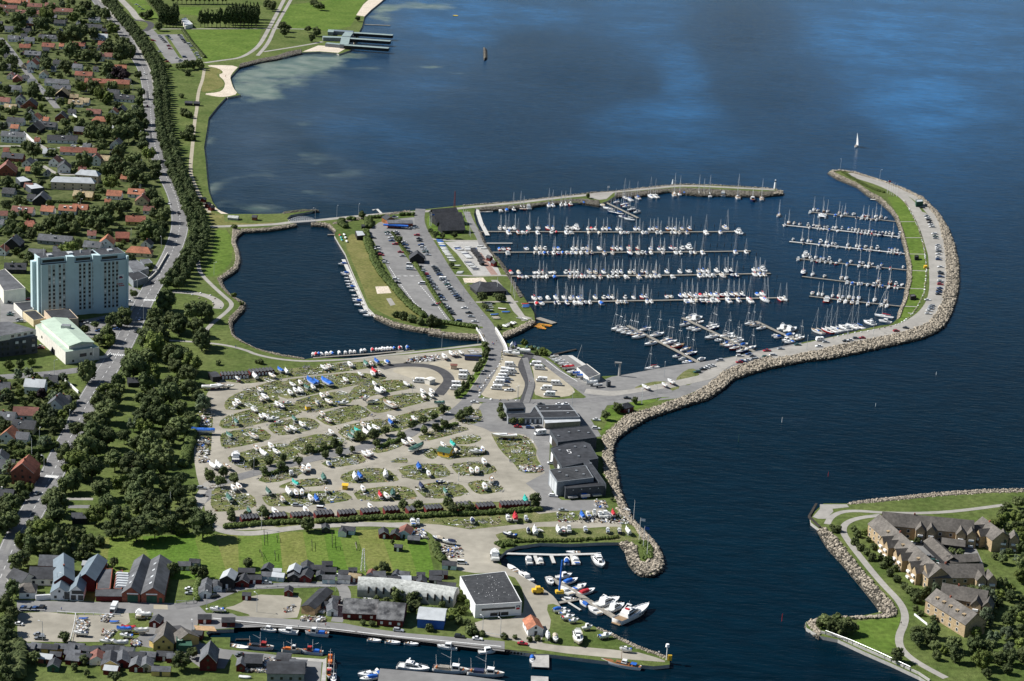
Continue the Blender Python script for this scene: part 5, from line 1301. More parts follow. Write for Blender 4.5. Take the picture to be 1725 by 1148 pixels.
M('h:620,388 660,388 727,388,m 797,388 866,385 900,385 938,385 967,385 1003,385 1110,383 1178,383,m 1245,383 1357,383,m 1427,383 1533,383 1560,383 j:160,383 270,380,m 340,380 432,378 475,378 640,375,m 675,375,m 745,372 785,372 820,372 870,372 935,370 965,370 990,370 1043,368 1095,368 1125,367 1165,365 1210,364 1250,363 1410,360 1440,358,sL',LONG[3][1],'far','fourth long pier','start',.85)
M('h:602,392,m 640,392,m 742,390,m 780,390 853,388 922,388 962,388 1002,387,m 1037,387 1113,386 1253,385 1293,385,m 1343,384,m 1510,383 1552,383 j:740,373 780,373 820,372 855,372 892,371,m 940,371 970,370 1010,370 1088,368 1170,366 1268,364,sL 1415,360,sL 1520,356,sL 1575,354,sL',LONG[3][1],'near','fourth long pier','start',.72)
RS=(6,7,8)
M('k:388,430,sL 430,437,m 505,445,sL 480,440,s 600,455,s 645,460 675,465,m 713,468,m 795,478 832,482,m 853,485 898,490 938,495 995,502,m',RIGHT[0][1],'far','first breakwater pier','end',.8,(7,8,9))
M('k:357,430,m 583,455 628,460 757,474,m 797,478,m 840,483,m 880,488 922,492',RIGHT[0][1],'near','first breakwater pier','end',.6,(7,8))
M('k:187,540 230,546,m 268,550,m 340,557 385,562,s 407,565,m 438,567 475,570 517,576,m 553,580 580,583,s 630,587,m 680,592,m 712,595,m 742,598 770,600 800,603,m 830,606 852,609 880,612,m 905,614,m 930,616,m 960,620 988,622 1020,625,m 1055,630 1100,634,m',RIGHT[1][1],'far','second breakwater pier','end',.55,RS)
M('k:162,540,s 375,560 435,567,m 465,570,m 492,573,m 540,578 603,584,m 740,598 765,600,m 793,603,m 820,606 850,609,m 880,612,m 905,614 935,618,m 963,620,m 1045,628 1110,635,m',RIGHT[1][1],'near','second breakwater pier','end',.45,(5,6,7))
M('k:210,678,m 290,686 335,690,s 370,694,m 452,703,m 495,708 545,713,s 568,715,m 675,727 745,733 783,737 817,741,m 870,746,s 915,750,m 1008,760,m 1038,764,m 1068,767 1085,768',RIGHT[2][1],'far','third breakwater pier','end',.6,RS)
M('k:327,690,m 448,703,m 488,707,m 525,711 603,720,m 672,726 700,730,m 780,738,m 810,740 842,744,m 868,747,m 955,756,m 1010,762,m 1040,765,m 1068,768,m 1097,770,m 1125,773,m',RIGHT[2][1],'near','third breakwater pier','end',.4,(5,6,7))
M('k:320,823,mL 365,828 403,832 448,837,m 470,840 530,846,m 617,855,m 692,863,m 773,873 808,877,m 842,880 878,884,m 945,890,m 1127,908,m',RIGHT[3][1],'far','fourth breakwater pier','end',.6,RS)
M('k:265,817,m 380,830 420,834,m 462,838 505,843 545,848,m 585,852,m 667,861 783,873,m 817,877,m 850,880 920,888,m 957,892,m 1027,899,m',RIGHT[3][1],'near','fourth breakwater pier','end',.6,RS)
M('k:305,966,sL 385,975 487,987 618,1001 665,1006 917,1035 1028,1048 1065,1052,m 1135,1060,m',RIGHT[4][1],'far','fifth breakwater pier','end',.85,(7,8,9))
M('k:688,1010 725,1014,m 763,1018 803,1023,m 840,1027 907,1034,m 943,1038 975,1042 1012,1046 1078,1053,m 1107,1056',RIGHT[4][1],'near','fifth breakwater pier','end',.7,RS)
M('l:380,343,m 427,348 468,353 553,362 598,367 638,372 682,377 728,382 770,387 895,400 982,410',RIGHT[5][1],'far','sixth breakwater pier','end',.9,(7,8,9))
M('l:507,357,mL 615,370 670,376 723,382 773,387 855,396 968,408,m 1010,413',RIGHT[5][1],'near','sixth breakwater pier','end',.8,(8,9))
def along(s,head,pname,psail=.8,sizes=(9,10,11),grp=None):
 for k,q in enumerate(px(s)):
  a=P(q[0],q[1],WZ+.9);b=P(q[0]+head[0],q[1]+head[1],WZ+.9);rz=atan2(b.y-a.y,b.x-a.x)+R.uniform(-.05,.05)
  f=q[2]if len(q)>2 else ''
  lab='%s from the left %s'%(nth(k+1),pname)
  if(f[:1]=='s')or(not f and R.random()<psail):
   hull=R.choice(['gel']*9+['gel_cream','gel_blue','gel_red']);sail(a.x,a.y,rz,13 if f=='sX' else R.choice(sizes),'%s hulled sailboat, %s'%(HN[hull],lab),hull=hull)
  else:motor(a.x,a.y,rz,13 if f=='mX' else 11 if f=='mL' else R.choice((6,7,8)),'fly' if f in('mL','mX')else None,'white motorboat, %s'%lab,hull='gel')
along('i:258,312 295,325 365,312 475,300 515,300',(-12,-6),'under the middle straight breakwater',1,(10,11,12))
along('i:670,285,sX 715,278 752,272,m 873,280,s 915,283,s 962,290,sX 1073,285,mL 1197,305,sX 1395,318,sX',(-3,-8),'under the outer straight breakwater',.8,(11,12))
along('g:312,368,m 362,362,m 418,358,s 478,348,s 505,350,s 540,343,mL 712,325,s 745,325,s 815,320,s 850,315,s 890,312,s 1000,305,m',(-7,-8),'along the inner straight breakwater',.7,(8,9,10))
along('g:1152,325,m 1200,350,m 1235,380,s 1290,392,s 1325,420,m 1380,440,s',(-20,-4),'on the near side of the short slanting pier',.7,(8,9))
along('g:1270,300,s 1335,320,s 1350,335,s 1395,362,s 1440,382,s',(-20,6),'on the far side of the short slanting pier',1,(9,10))
along('j:192,608 232,622 262,638 318,648 348,658 368,676 468,733 688,838 730,862 770,888',(-20,5),'on the near side of the western slanting pier',.8)
along('j:435,612 532,658 612,702 640,722 702,752 768,780 812,815 900,862,m',(20,-5),'on the far side of the western slanting pier',.8)
along('j:752,576 800,608 848,620 972,680 1030,706 1095,738 1120,748,m 1165,772 1225,797',(-20,5),'on the near side of the middle slanting pier',.75)
along('j:818,510 855,527,mL 888,552 985,585 1002,602 1112,662 1152,672 1190,695 1212,710 1250,740,m 1308,767',(20,-5),'on the far side of the middle slanting pier',.8)
along('j:1288,566,s 1335,578,s 1385,606,s 1500,666,m 1522,680,m 1600,705,m 1620,722,m',(-20,5),'on the near side of the eastern slanting pier',.5)
along('j:1582,602,mL 1640,618,mX 1635,660,m 1690,672,m 1715,688,s',(20,-6),'on the far side of the eastern slanting pier',.4,(9,))
along('l:430,633 508,627 545,622 590,615 655,605,mL 722,592 768,592 860,562,mL',(-22,-8),'along the south breakwater quay',1,(11,12))
along('l:980,508,sX 990,550,m',(-22,-4),'at the corner quay of the curved breakwater',.5)
def one(s,head,fn,**k):
 q=px(s)[0];a=P(q[0],q[1],WZ+1.0);b=P(q[0]+head[0],q[1]+head[1],WZ+1.0)
 return fn(a.x,a.y,atan2(b.y-a.y,b.x-a.x),**k)
one('k:108,455',(6,-10),sail,L=9,label='white sailboat motoring through the harbour mouth between the breakwaters',hull='gel')
o_=one('0:1442,246',(4,-10),sail,L=8,label='lone sailboat under white sail on the open sea',hull='gel',cover='canvas_white')
mb=MB();mb.add([(.9,0,2),(.9,.1,13),(-3.5,-2.2,2.2),(-1.2,-1.4,7)],[(0,1,3),(0,3,2)]);mb.add([(1,0,11),(4.6,0,1.3),(1.2,-1.6,2.2)],[(0,1,2)])
link('sails',mb.mesh('sails',['canvas_white']),o_)
one('j:480,935',(-12,2),sail,L=11,label='white sailboat with tall mast alone at the marina quay',hull='gel')
one('i:1320,325',(2,12),lambda x,y,r:spawn('work_boat',trawler_spec(14,'gel_blue','gel','canvas_white'),(x,y,WZ),r,'','work boat',None,'navy hulled work boat with white wheelhouse under the straight breakwater'))
def catamaran(x,y,rz):
 o=root('catamaran',(x,y,WZ),rz,'','catamaran',None,'large white catamaran at the first breakwater pier')
 hm,sh=hull_mesh(12,1.6,1.4,['gel','antifoul'],.4,.4,.7)
 for s_ in(-1,1):link('hull',hm,o,(0,s_*2.6,0))
 mb=MB();mb.box(-5,3,-2.8,2.8,1.0,1.5);link('bridge_deck',mb.mesh('bridge_deck',['gel']),o)
 for p in(cabin_box(-2.5,3,2.4,1.8,1.5,2.5,.2,1.4),):
  q=link(p[0],p[1],o)
  for s_ in p[2]:link(s_[0],s_[1],q)
 mb=MB();mb.tube((1,0,2.4),(1,0,16),.13,.08,6);link('mast',mb.mesh('mast',['alu']),o)
 mb=MB();mb.tube((.8,0,3.4),(-4,0,3.5),.28,.16,6);link('boom',mb.mesh('boom',['canvas_navy']),o)
one('k:468,462',(0,-10),catamaran)
def dinghies(s,head,look,L=4.2,hulls=('gel',),covers=(None,),group='dinghies',afloat=True,zz=None,inner=('wood','deckgrey')):
 for q in px(s):
  a=P(q[0],q[1],WZ if afloat else 0);b=P(q[0]+head[0],q[1]+head[1],a.z)
  spawn('dinghy',dinghy_spec(L,R.choice(hulls),R.choice(inner),R.choice(covers)),(a.x,a.y,(WZ if afloat else.25)if zz is None else zz),atan2(b.y-a.y,b.x-a.x)+R.uniform(-.1,.1),look,'dinghy',group)
dinghies('g:150,380 162,380 174,380 186,381 198,381 210,380 235,377',(-6,-8),'white open rowing boat afloat',4.6,('gel',),(None,),'white rowing boats under the breakwater',inner=('deckgrey',))
dinghies('h:590,575 615,585 640,600 660,580 690,590 600,595 650,612 700,585',(-10,-2),'yellow rowing boat beside the wooden slip',6.0,('yel',),(None,),'yellow rowing boats',inner=('orange',))
def small_row(s,head,group,desc):
 for k,q in enumerate(px(s)):
  a=P(q[0],q[1],WZ);b=P(q[0]+head[0],q[1]+head[1],WZ);rz=atan2(b.y-a.y,b.x-a.x)+R.uniform(-.08,.08)
  f=q[2]if len(q)>2 else ''
  col={'b':'canvas_blue','n':'canvas_navy','w':'canvas_white','r':'canvas_red','e':'canvas_beige'}.get(f,R.choice(['canvas_blue','canvas_white','canvas_beige','canvas_navy']))
  st='canvas' if R.random()<.5 else 'open'
  motor(a.x,a.y,rz,R.choice((5,6)),st,label='small white motorboat %s, %s %s'%('under %s canvas'%CNAME[col]if st=='canvas' else 'without canopy',nth(k+1),desc),hull='gel',cover=col,group=group,name='small_motorboat',cat='small motorboat')
small_row('f:180,575,b 200,650,b 205,662,b 222,690,e 232,718,b 240,742,w 250,766,b 268,796,e 285,836,b 298,866,w 303,884,b 318,916,b 345,962,e 355,975,w 392,1003,w',(-12,0),'small boats at the lagoon pontoon','from the top of the lagoon pontoon')
small_row('a:972,192,r 995,190,r 1020,188,b 1042,190,b 1085,188,w 1122,182,w 1135,184,b 1190,178,w 1240,178,w 1283,172,b 1315,172,w 1375,165,w 1400,158,w 1465,155,r 1500,152,w 1525,150,w 1550,148,w 1572,148,w 1595,145,w 1620,142,w 1645,140,b 1690,138,r b:370,135,r 425,135,b',(-3,-9),'small boats at the lagoon jetty','from the left on the lagoon jetty')
def piles(path,side,dist,n,desc):
 p=resample(wl(path,WZ),n);d=(p[-1]-p[0]).normalized();nn=Vector((-d.y,d.x,0))
 if nn.y<0:nn=-nn
 if side=='near':nn=-nn
 for k,a in enumerate(p):
  c=a+nn*(dist+R.uniform(-.4,.4))
  o=link('mooring_pile',PILE,None,(c.x,c.y,WZ),0,1)
  tag(o,'','mooring pile','wooden mooring piles of the marina','dark mooring pile, %s from shore %s'%(nth(k+1),desc))
mb=MB();mb.tube((0,0,-1),(0,0,2.3),.22,.19,7);PILE=mb.mesh('mooring_pile',['wood_dark'])
for n_,s_,w_ in LONG:
 for sd in('far','near'):piles(s_,sd,13.0,37,'on the %s side of the %s'%(sd,n_))
 # ================================================================== boats stored ashore in the yard
def ashore(s,head,default='s',LL=None):
 for q in px(s):
  f=q[2]if len(q)>2 else default
  a=P(q[0],q[1],1.8);b=P(q[0]+head[0],q[1]+head[1],1.8);rz=atan2(b.y-a.y,b.x-a.x)+R.uniform(-.16,.16)
  g='sailing boats stored ashore in the yard'
  if f=='s' or f=='S':
   hull=R.choice(['gel']*12+['gel_cream','gel_cream','gel_blue'])
   sail(a.x,a.y,rz,14 if f=='S' else LL or R.choice((7,8,8,9)),None,'%s hulled yacht without mast on cradle'%HN[hull],g,hull,afloat=False,name='stored_yacht',cat='stored yacht')
  elif f in('m','M'):
   hull=R.choice(['gel']*10+['gel_cream','gel_blue'])
   st='fly' if f=='M' else R.choice(['cuddy','cuddy','pilot','canvas'])
   motor(a.x,a.y,rz,12 if f=='M' else LL or R.choice((5,6,7)),st,None,'%s motorboat %s on wooden blocks ashore'%(HN[hull],{'fly':'with flybridge','cuddy':'with open cockpit','pilot':'with wheelhouse','canvas':'with canvas top'}[st]),'motorboats stored ashore',hull,afloat=False,name='stored_motorboat',cat='stored motorboat')
  else:
   c={'b':'canvas_blue','g':'canvas_green','w':'canvas_white','d':'canvas_navy','r':'canvas_red','t':'canvas_teal'}[f[0]]
   spawn('covered_boat',covered_spec((LL or R.choice((6,7,8)))if len(f)==1 else 12,c),(a.x,a.y,1.5),rz,'boat ashore under %s tarpaulin'%CNAME[c],'covered boat','boats wrapped in tarpaulin')
UL=(-10,-7.5)
ashore('a:345,575 320,597 530,475 540,550 570,535 345,385 490,365,w 630,355 700,315,b 752,325,w 800,430 865,415 780,495 825,480 865,480 920,460,g 970,455 1060,290 1100,280 1278,265 1450,255 1500,243,b 1410,260,g 1240,390 1365,345 1465,340 1480,325,r 1520,330 1480,425 1550,475 1515,485,w 1045,525 1090,510 1100,575 1010,585,m 675,595 710,610 480,640 540,695 575,690 815,720,g 755,800 805,795 880,765 475,860 277,857,g 1045,675 1095,725 1605,595,S 1385,765 1440,800,w 1490,790 1410,830,w 1340,820,t 1310,840,g 1285,870,g 1620,710 1120,825 500,960 560,1005,w 620,940 665,990 140,1110,w 190,1105,w 255,1110 1405,1010 1440,1000 1100,1085,m 895,1120 335,745,g 1585,242,m',UL)
ashore('a:140,450,S 190,440 270,445 1410,535,m 1225,580,m 760,580,m 640,712,m 690,743,m 1465,570,m',(10,-.5))
ashore('a:960,412,b2 1000,412,b 1085,415,b2',(-10,-5));ashore('a:60,820,b2',(-10,0));ashore('a:330,1030,M',(1,-10))
ashore('b:415,425 555,530 620,520 550,490 625,490 730,200 790,175 825,175 870,165 290,715 285,750,b 480,715 400,910 450,900 720,930 770,980 830,975,m 800,930,t',UL)
ashore('b:970,160 990,180 960,710 1230,860,S 1340,150,m 690,590,g 995,985,m',(-10,0));ashore('b:505,960,g2',(10,-4));ashore('b:1050,970',(-1,-10))
ashore('c:310,500 355,490 600,535,g 655,700 790,375,m 885,350 935,335 1060,420,g 770,535,w 830,545 880,540 950,585 1000,595,b 1080,515 1320,410,w 1360,405,b 1575,390,w 1385,505 1530,565,r 1580,565 1445,655',(-5,-10))
ashore('c:275,590,g 440,700,g 715,595 910,685 1635,550,g',(-4,-10));ashore('c:825,467,t',(-10,-6))
ashore('d:520,330,b 600,380 540,490,d 740,535,g 955,355 1003,355 1060,285 1125,435 1065,490',(-4,-10));ashore('d:705,447,m',(10,0));ashore('d:1405,605,t 470,782,m 513,780,m 965,768,m 1320,748,r 1410,748,m 1430,850,m 1485,860,w',(-4,-10))
ashore('d:1262,748,m',(-4,-10));ashore('d:680,917,m 770,942,m 1275,885,m',(-10,-2))
ashore('H:770,72,b 808,60,m 848,52,m 885,62,m 918,60,m 940,66,m 615,165,w 648,160,m 683,157,m 790,155,m 935,162,m',(-4,-10));ashore('H:1010,165,m 1065,172,w 970,60,r',(-3,-6))
ashore('H:625,675,m 660,692,m 680,722,m 716,742,m 805,787,m 920,842,m',(10,-2));ashore('H:1050,930,m',(-10,-1));ashore('H:742,858,M 597,857,m 548,850,w',(1,10));ashore('H:205,322,M',(0,-10))
ashore('h:755,842 775,868 800,880 830,900 860,918 870,935,r 910,972 945,985,b 985,1005,b 1040,1042,w 1070,1060,w 1115,1075',(-10,1))
ashore('Q:185,452 340,432 395,408',(-10,-6));ashore('h:385,815,m 505,795,w 430,820,w',(-10,-1));ashore('h:405,748,w 435,750,d',(0,-10))
ashore('E:520,825,m 800,808,b 830,800,r 915,815,w 815,840,m 690,878,m 780,895,w 930,712,w 1400,672,m',(-10,0),'s',6);ashore('E:895,700,m',(3,-10),'s',8)
ashore('f:620,175,m 475,960,m 970,905,m 990,905,m',(10,0))if 0 else ashore('f:620,175,m',(10,0))
BAS='motorboats in the small yacht basin'
def bas(s,head,L,style,label,cover=None,hull='gel'):
 one(s,head,motor,L=L,style=style,label=label,cover=cover,hull=hull,group=BAS)
bas('H:425,358',(-3,-10),9,'pilot','white cabin boat, leftmost at the straight yacht pontoon');bas('H:500,362',(-3,-10),7,'cuddy','small white speedboat beside the first finger pontoon')
bas('H:670,362',(0,-10),7,'canvas','motorboat with blue canvas at the straight yacht pontoon','canvas_blue');bas('H:728,358',(-5,-10),8,'cuddy','white speedboat left of the finger pontoon with pointed bow out')
bas('H:878,368',(6,10),13,'fly','large white cruiser at the outer end of the straight pontoon',None);bas('H:710,305',(-10,0),7,'open','flat grey open boat behind the straight yacht pontoon')
bas('H:563,492',(5,10),8,'cuddy','white boat at the head of the slanting yacht pontoon');bas('H:655,458',(10,-2),8,'pilot','first motorboat right of the slanting yacht pontoon');bas('H:697,490',(10,-3),8,'canvas','motorboat with blue canopy right of the slanting yacht pontoon','canvas_blue')
bas('H:757,528',(10,-4),8,'cuddy','third motorboat right of the slanting yacht pontoon');bas('H:803,558',(10,-3),9,'canvas','speedboat under red cover right of the slanting pontoon','canvas_red');bas('H:665,555',(-10,-6),9,'cuddy','white speedboat left of the slanting yacht pontoon')
bas('H:692,602',(-10,-1),6,'open','open boat in the corner of the yacht gangway');bas('H:780,636',(-10,-6),6,'canvas','little boat with blue canvas below the gangway','canvas_blue');bas('H:848,680',(-10,-6),9,'cuddy','white sports boat with brown cockpit before the big yacht')
bas('H:935,628',(10,-3),13,'fly','white cruiser with dark windscreen behind the big yacht');bas('H:988,662',(10,-4),11,'fly','white trawler yacht right behind the big yacht')
bas('H:362,480',(-8,-6),7,'cuddy','white boat on the ground by the basin wall')if 0 else None
bas('H:400,465',(-8,-6),11,'pilot','white fishing cruiser tied to the basin wall');bas('H:320,412',(-8,-6),9,'open','long low boat tied to the basin wall');bas('H:447,1000',(0,10),6,'canvas','blue covered boat beside the stubby concrete jetty','canvas_blue')
def big_yacht(x,y,rz):
 L=24;B=6;o=root('motor_yacht',(x,y,WZ),rz,'','motor yacht',None,'largest white motor yacht with flybridge and long black windows')
 hm,sh=hull_mesh(L,B,2.2,['gel','antifoul'],.7,.6,.88,.12)
 link('hull',hm,o);link('deck',deck_mesh(sh,'gel',.15,-.5),o)
 for p in(cabin_box(-L*.30,L*.22,B*.40,B*.22,1.6,3.7,.3,4.2,name='saloon'),cabin_box(-L*.26,L*.02,B*.34,B*.26,3.65,4.7,.4,2.2,name='flybridge',top=.9)):
  q=link(p[0],p[1],o)
  for s_ in p[2]:link(s_[0],s_[1],q)
 mb=MB()
 for s_ in(-1,1):mb.tube((-L*.2,s_*B*.3,4.6),(-L*.14,s_*B*.16,6.6),.15,.12,5)
 mb.box(-L*.16,-L*.12,-B*.2,B*.2,6.4,6.7);mb.tube((-L*.14,0,6.6),(-L*.14,0,8.6),.07,.04,4)
 link('radar_arch',mb.mesh('radar_arch',['gel']),o)
 mb=MB();mb.box(-L*.47,-L*.30,-B*.38,B*.38,1.9,1.98);link('aft_deck',mb.mesh('aft_deck',['teak']),o)
 mb=MB();mb.box(-L*.54,-L*.49,-B*.36,B*.36,.3,.55);link('bathing_platform',mb.mesh('bathing_platform',['teak']),o)
 mb=MB();mb.box(-L*.22,-L*.17,-.9,.9,4.7,5.1);link('seat_cushion',mb.mesh('seat_cushion',['canvas_red']),o)
 for s_ in(-1,1):
  for x0 in(.02,.10,.18):
   mb=MB();xx=L*x0;mb.box(xx,xx+1.2,s_*B*.475-.06,s_*B*.475+.06,1.2,1.65);link('porthole',mb.mesh('porthole',['pane']),o)
one('H:1098,708',(10,-5.0),big_yacht)
one('H:1020,1030',(-10,-2),lambda x,y,r:spawn('classic_boat',[('hull',hull_mesh(17,4.2,1.5,['gel','antired'],.8,.5,.5)[0]),('deck',deck_mesh(hull_mesh(17,4.2,1.5,['gel','antired'],.8,.5,.5)[1],'varnish',.15,-.15)),cabin_box(-4,2.5,1.3,1.1,1.3,2.1,.2,.4,'varnish','deckhouse'),cabin_box(-2.5,-.2,1.1,1.0,2.0,3.2,.1,.3,'gel','wheelhouse'),('awning',MB().box(-6.6,-4.2,-1.2,1.2,2.2,2.35).mesh('awning',['canvas_blue'])),('mast',MB().tube((0,0,2),(0,0,9),.1,.06,6).mesh('mast',['varnish']))],(x,y,WZ),r,'','classic boat',None,'classic white motor vessel with brown varnished deck at the harbour point'))
def fish(s,head,L,hull,house,deckc,label):
 one(s,head,lambda x,y,r:spawn('fishing_boat',trawler_spec(L,hull,house,deckc),(x,y,WZ),r,'','fishing boat','fishing boats in the basin',label))
bas('F:205,805',(10,2),7,'pilot','small white wheelhouse boat, leftmost along the long quay');bas('F:327,818',(-10,-1),8,'pilot','white double ended boat, second along the long quay')
fish('F:512,832',(-10,-1),10,'gel','gel','canvas_blue','white fishing boat with blue deck cover along the long quay')
for k,s_ in enumerate(('F:885,872','F:1005,886','F:1125,894')):one(s_,(10,1.5),motor,L=6,style='open',label='open white boat along the long quay, %s from the left of three'%nth(k+1),hull='gel',group=BAS)
bas('F:1355,918',(-10,-1),8,'pilot','white wheelhouse boat along the long quay left of another');bas('F:1620,944',(10,-1),8,'pilot','white cabin boat at the quay end left of the concrete jetty')
fish('F:150,920',(10,1),11,'gel','gel_red','pane','grey and white fishing boat with red wheelhouse at the dock');fish('F:350,942',(10,1),8,'gel_cream','gel','orange','small cream fishing boat between two others at the dock');fish('F:482,952',(-10,-1),9,'gel','gel_red','canvas_blue','fishing boat with red shelter at the dock corner')
fish('F:598,1012',(0,-10),9,'gel_blue','orange','orange','fishing boat with orange deck at the quay end');fish('F:590,1092',(0,10),9,'gel','gel_red','canvas_white','white fishing boat with red roof at the quay end');one('F:620,1120',(0,10),sail,L=9,label='blue sailboat with lowered mast outside the fishing boats',hull='gel_blue')
bas('F:850,1092',(-10,1),9,'cuddy','white speedboat with radar arch at the short quay');bas('F:845,1118',(-10,2),8,'canvas','speedboat under blue cover at the short quay','canvas_blue');bas('F:900,1075',(0,-10),5,'open','small yellow boat at the corner of the short quay',None,'gel_cream')
bas('F:1138,1052',(10,1.5),13,'fly','white cruiser with flybridge at the short quay');fish('F:1380,1066',(10,1),15,'gel','gel','wood','white trawler with tall masts and blue stern flag at the short quay');fish('F:1605,1088',(10,1),15,'gel','gel','canvas_navy','white trawler with navy deck house at the short quay')
bas('F:10,918',(10,2),8,'open','white open boat in the corner of the fishing dock')
# ================================================================== large buildings
FR['S']=(20,940,6.161);FR['X']=(1440,840,4.415);FR['Y']=(920,720,8.83);FR['B2']=(530,30,12.32)
def up(s,h):return[Vector((p.x,p.y,0))for p in(P(a[0],a[1],h)for a in px(s))]
def qflat(s,h,wall,roof,name,look,cat='building',parapet=.4,slope=None,label=True):
 return flat(up(s,h),h,wall,roof,name,look,cat,parapet,look if label else None,None,-.3,slope)
def hotel():
 A,B=P(72,537),P(211,523);rz,w=frame(A,B)
 o=root('hotel_tower',(A.x,A.y,0),rz,'','hotel',None,'tall pale blue hotel tower in three stepped sections')
 H,HP,D=33.0,36.6,15.0
 secs=[(0,.385*w,2.0),(.385*w,.685*w,0.0),(.685*w,w,-2.0)]
 mb=MB();rf=MB()
 for i,(x0,x1,y0)in enumerate(secs):
  pier_=4.2 if i<2 else 0
  mb.box(x0+(.01 if i else 0),x1,y0,D+y0*.4,0,H)
  mb.box(x0+.4,x1-.02,y0+2.0,D+y0*.4-.05,H-.1,HP)
  rf.box(x0+.7,x1-.35,y0+2.3,D+y0*.4-.35,HP-.1,HP+.12)
  rf.box(x0+.3,x1-.3,y0+.3,y0+1.99,H,H+.1)
  if i<2:
   yn=secs[i+1][2]
   mb.add([(x1-pier_,y0-.01,0),(x1-.01,yn,0),(x1-.01,y0+3,0),(x1-pier_,y0+3,0),(x1-pier_,y0-.01,HP+.3),(x1-.01,yn,HP+.3),(x1-.01,y0+3,HP+.3),(x1-pier_,y0+3,HP+.3)],[(0,1,5,4),(4,5,6,7),(3,0,4,7),(1,2,6,5),(2,3,7,6)])
 mb.box(w-.01,w+1.2,-2.6,2,0,H+2.2);mb.box(-1.4,.01,3.5,6.5,0,HP+.8);mb.box(-2.6,.01,D-4,D-.5,0,H)
 link('wall',mb.mesh('wall',['light_blue']),o);ro=link('roof',rf.mesh('roof',['black_felt']),o)
 for(a,b,c,d,h)in((6,9,6,9,1.2),(20,23,7,11,1.0),(34,36,6,8,1.5),(46,49,6,9,1.0),(28,29,8,9,2.0)):
  u=MB();u.box(a*w/55,b*w/55,c,d,HP+.1,HP+h);link('roof_unit',u.mesh('roof_unit',['light_metal' if a!=34 else 'grey_felt']),ro)
 u=MB();u.tube((4,9,HP),(4,9,HP+5),.12,.08,6);link('antenna',u.mesh('antenna',['white']),ro)
 cols=[((431-345)/660,0),((466-345)/660-.025,0),((492-345)/660,0),((524-345)/660,0),((557-345)/660,0),((643-345)/660,1),((676-345)/660,1),((718-345)/660,1),((750-345)/660,1),((834-345)/660,2),((866-345)/660,2),((898-345)/660,2),((929-345)/660,2)]
 cols[0]=((410-345)/660,0);cols[1]=((444-345)/660,0)
 winm=MB().box(-.62,.62,-.05,.02,0,1.35).mesh('window',['pane'])
 winl=MB().box(-.62,.62,-.05,.02,0,1.35).mesh('window',['canvas_white'])
 panel=MB().box(-.85,.85,-.03,.02,3.2,32.6).mesh('panel_strip',['grey_felt'])
 G['panel']=mat('grey_panel',(.40,.42,.40),.7,.2,.5);panel.materials[0]=G['panel']
 cnt=0;rest=MB()
 for k,(u_,s_)in enumerate(cols):
  x,y=u_*w,secs[s_][2]
  link('panel_strip',panel,o,(x,y,0))
  for f_ in range(12):
   z=3.6+f_*2.45;rr=R.random()
   if rr<.10:continue
   if cnt<100:link('window',winl if rr>.9 else winm,o,(x,y-.03,z));cnt+=1
   else:rest.box(x-.62,x+.62,y-.08,y-.04,z,z+1.35)
 for k in range(3):
  for f_ in range(12):rest.box(-.06,-.02,7.2+k*2.1,8.3+k*2.1,3.6+f_*2.45,5.2+f_*2.45)
 q=link('window',rest.mesh('window',['pane']),o);q['kind']='stuff'
 for i,(x0,x1,y0)in enumerate(secs):
  u=MB();u.box(x0+1.5,x1-5,y0+1.94,y0+1.99,H+.7,H+2.4);link('penthouse_window',u.mesh('penthouse_window',['pane']),o)
 u=MB();u.box(.93*w-1.9,.93*w+1.9,-2.1,-1.99,20.6,23.6);sg=link('sign_panel',u.mesh('sign_panel',['white']),o)
 u=MB();u.prism([(.93*w-1.2+.0,0),(.93*w+1.2,0),(.93*w+1.35,.5),(.93*w+.7,1.5),(.93*w-.7,1.5),(.93*w-1.35,.5)],None,0)
 me=u.mesh('emblem',['gel_blue']);e_=link('emblem',me,sg,(0,-2.14,21.3));e_.rotation_euler=(pi/2,0,0)
 u=MB();u.box(.93*w-.6,.93*w+.5,-2.2,-2.15,21.6,22.1);link('emblem_stripe',u.mesh('emblem_stripe',['canvas_red']),sg)
 u=MB()
 for i in range(9):u.box(.93*w-2.2+i*.42,.93*w-2.2+i*.42+.26,-2.1,-1.99,17.5,18.1+.35*((i*7)%3==0))
 for i in range(8):u.box(.93*w-1.0+i*.42,.93*w-1.0+i*.42+.26,-2.1,-1.99,16.3,16.9+.3*((i*5)%3==0))
 link('red_script',u.mesh('red_script',['canvas_red']),o)
hotel()
o=qflat('m:355,592 555,575 632,655 430,672',7,'beige','black_felt','hotel_annexe','black flat roofed annexe at the foot of the hotel')
o=qflat('m:110,530 255,515 270,580 180,600',4,'offwhite','black_felt','hotel_annexe','white walled low annexe behind the hotel');o=qflat('m:185,603 290,590 365,655 270,672',4,'cream','black_felt','hotel_annexe','low annexe between the hotel and the green roof')
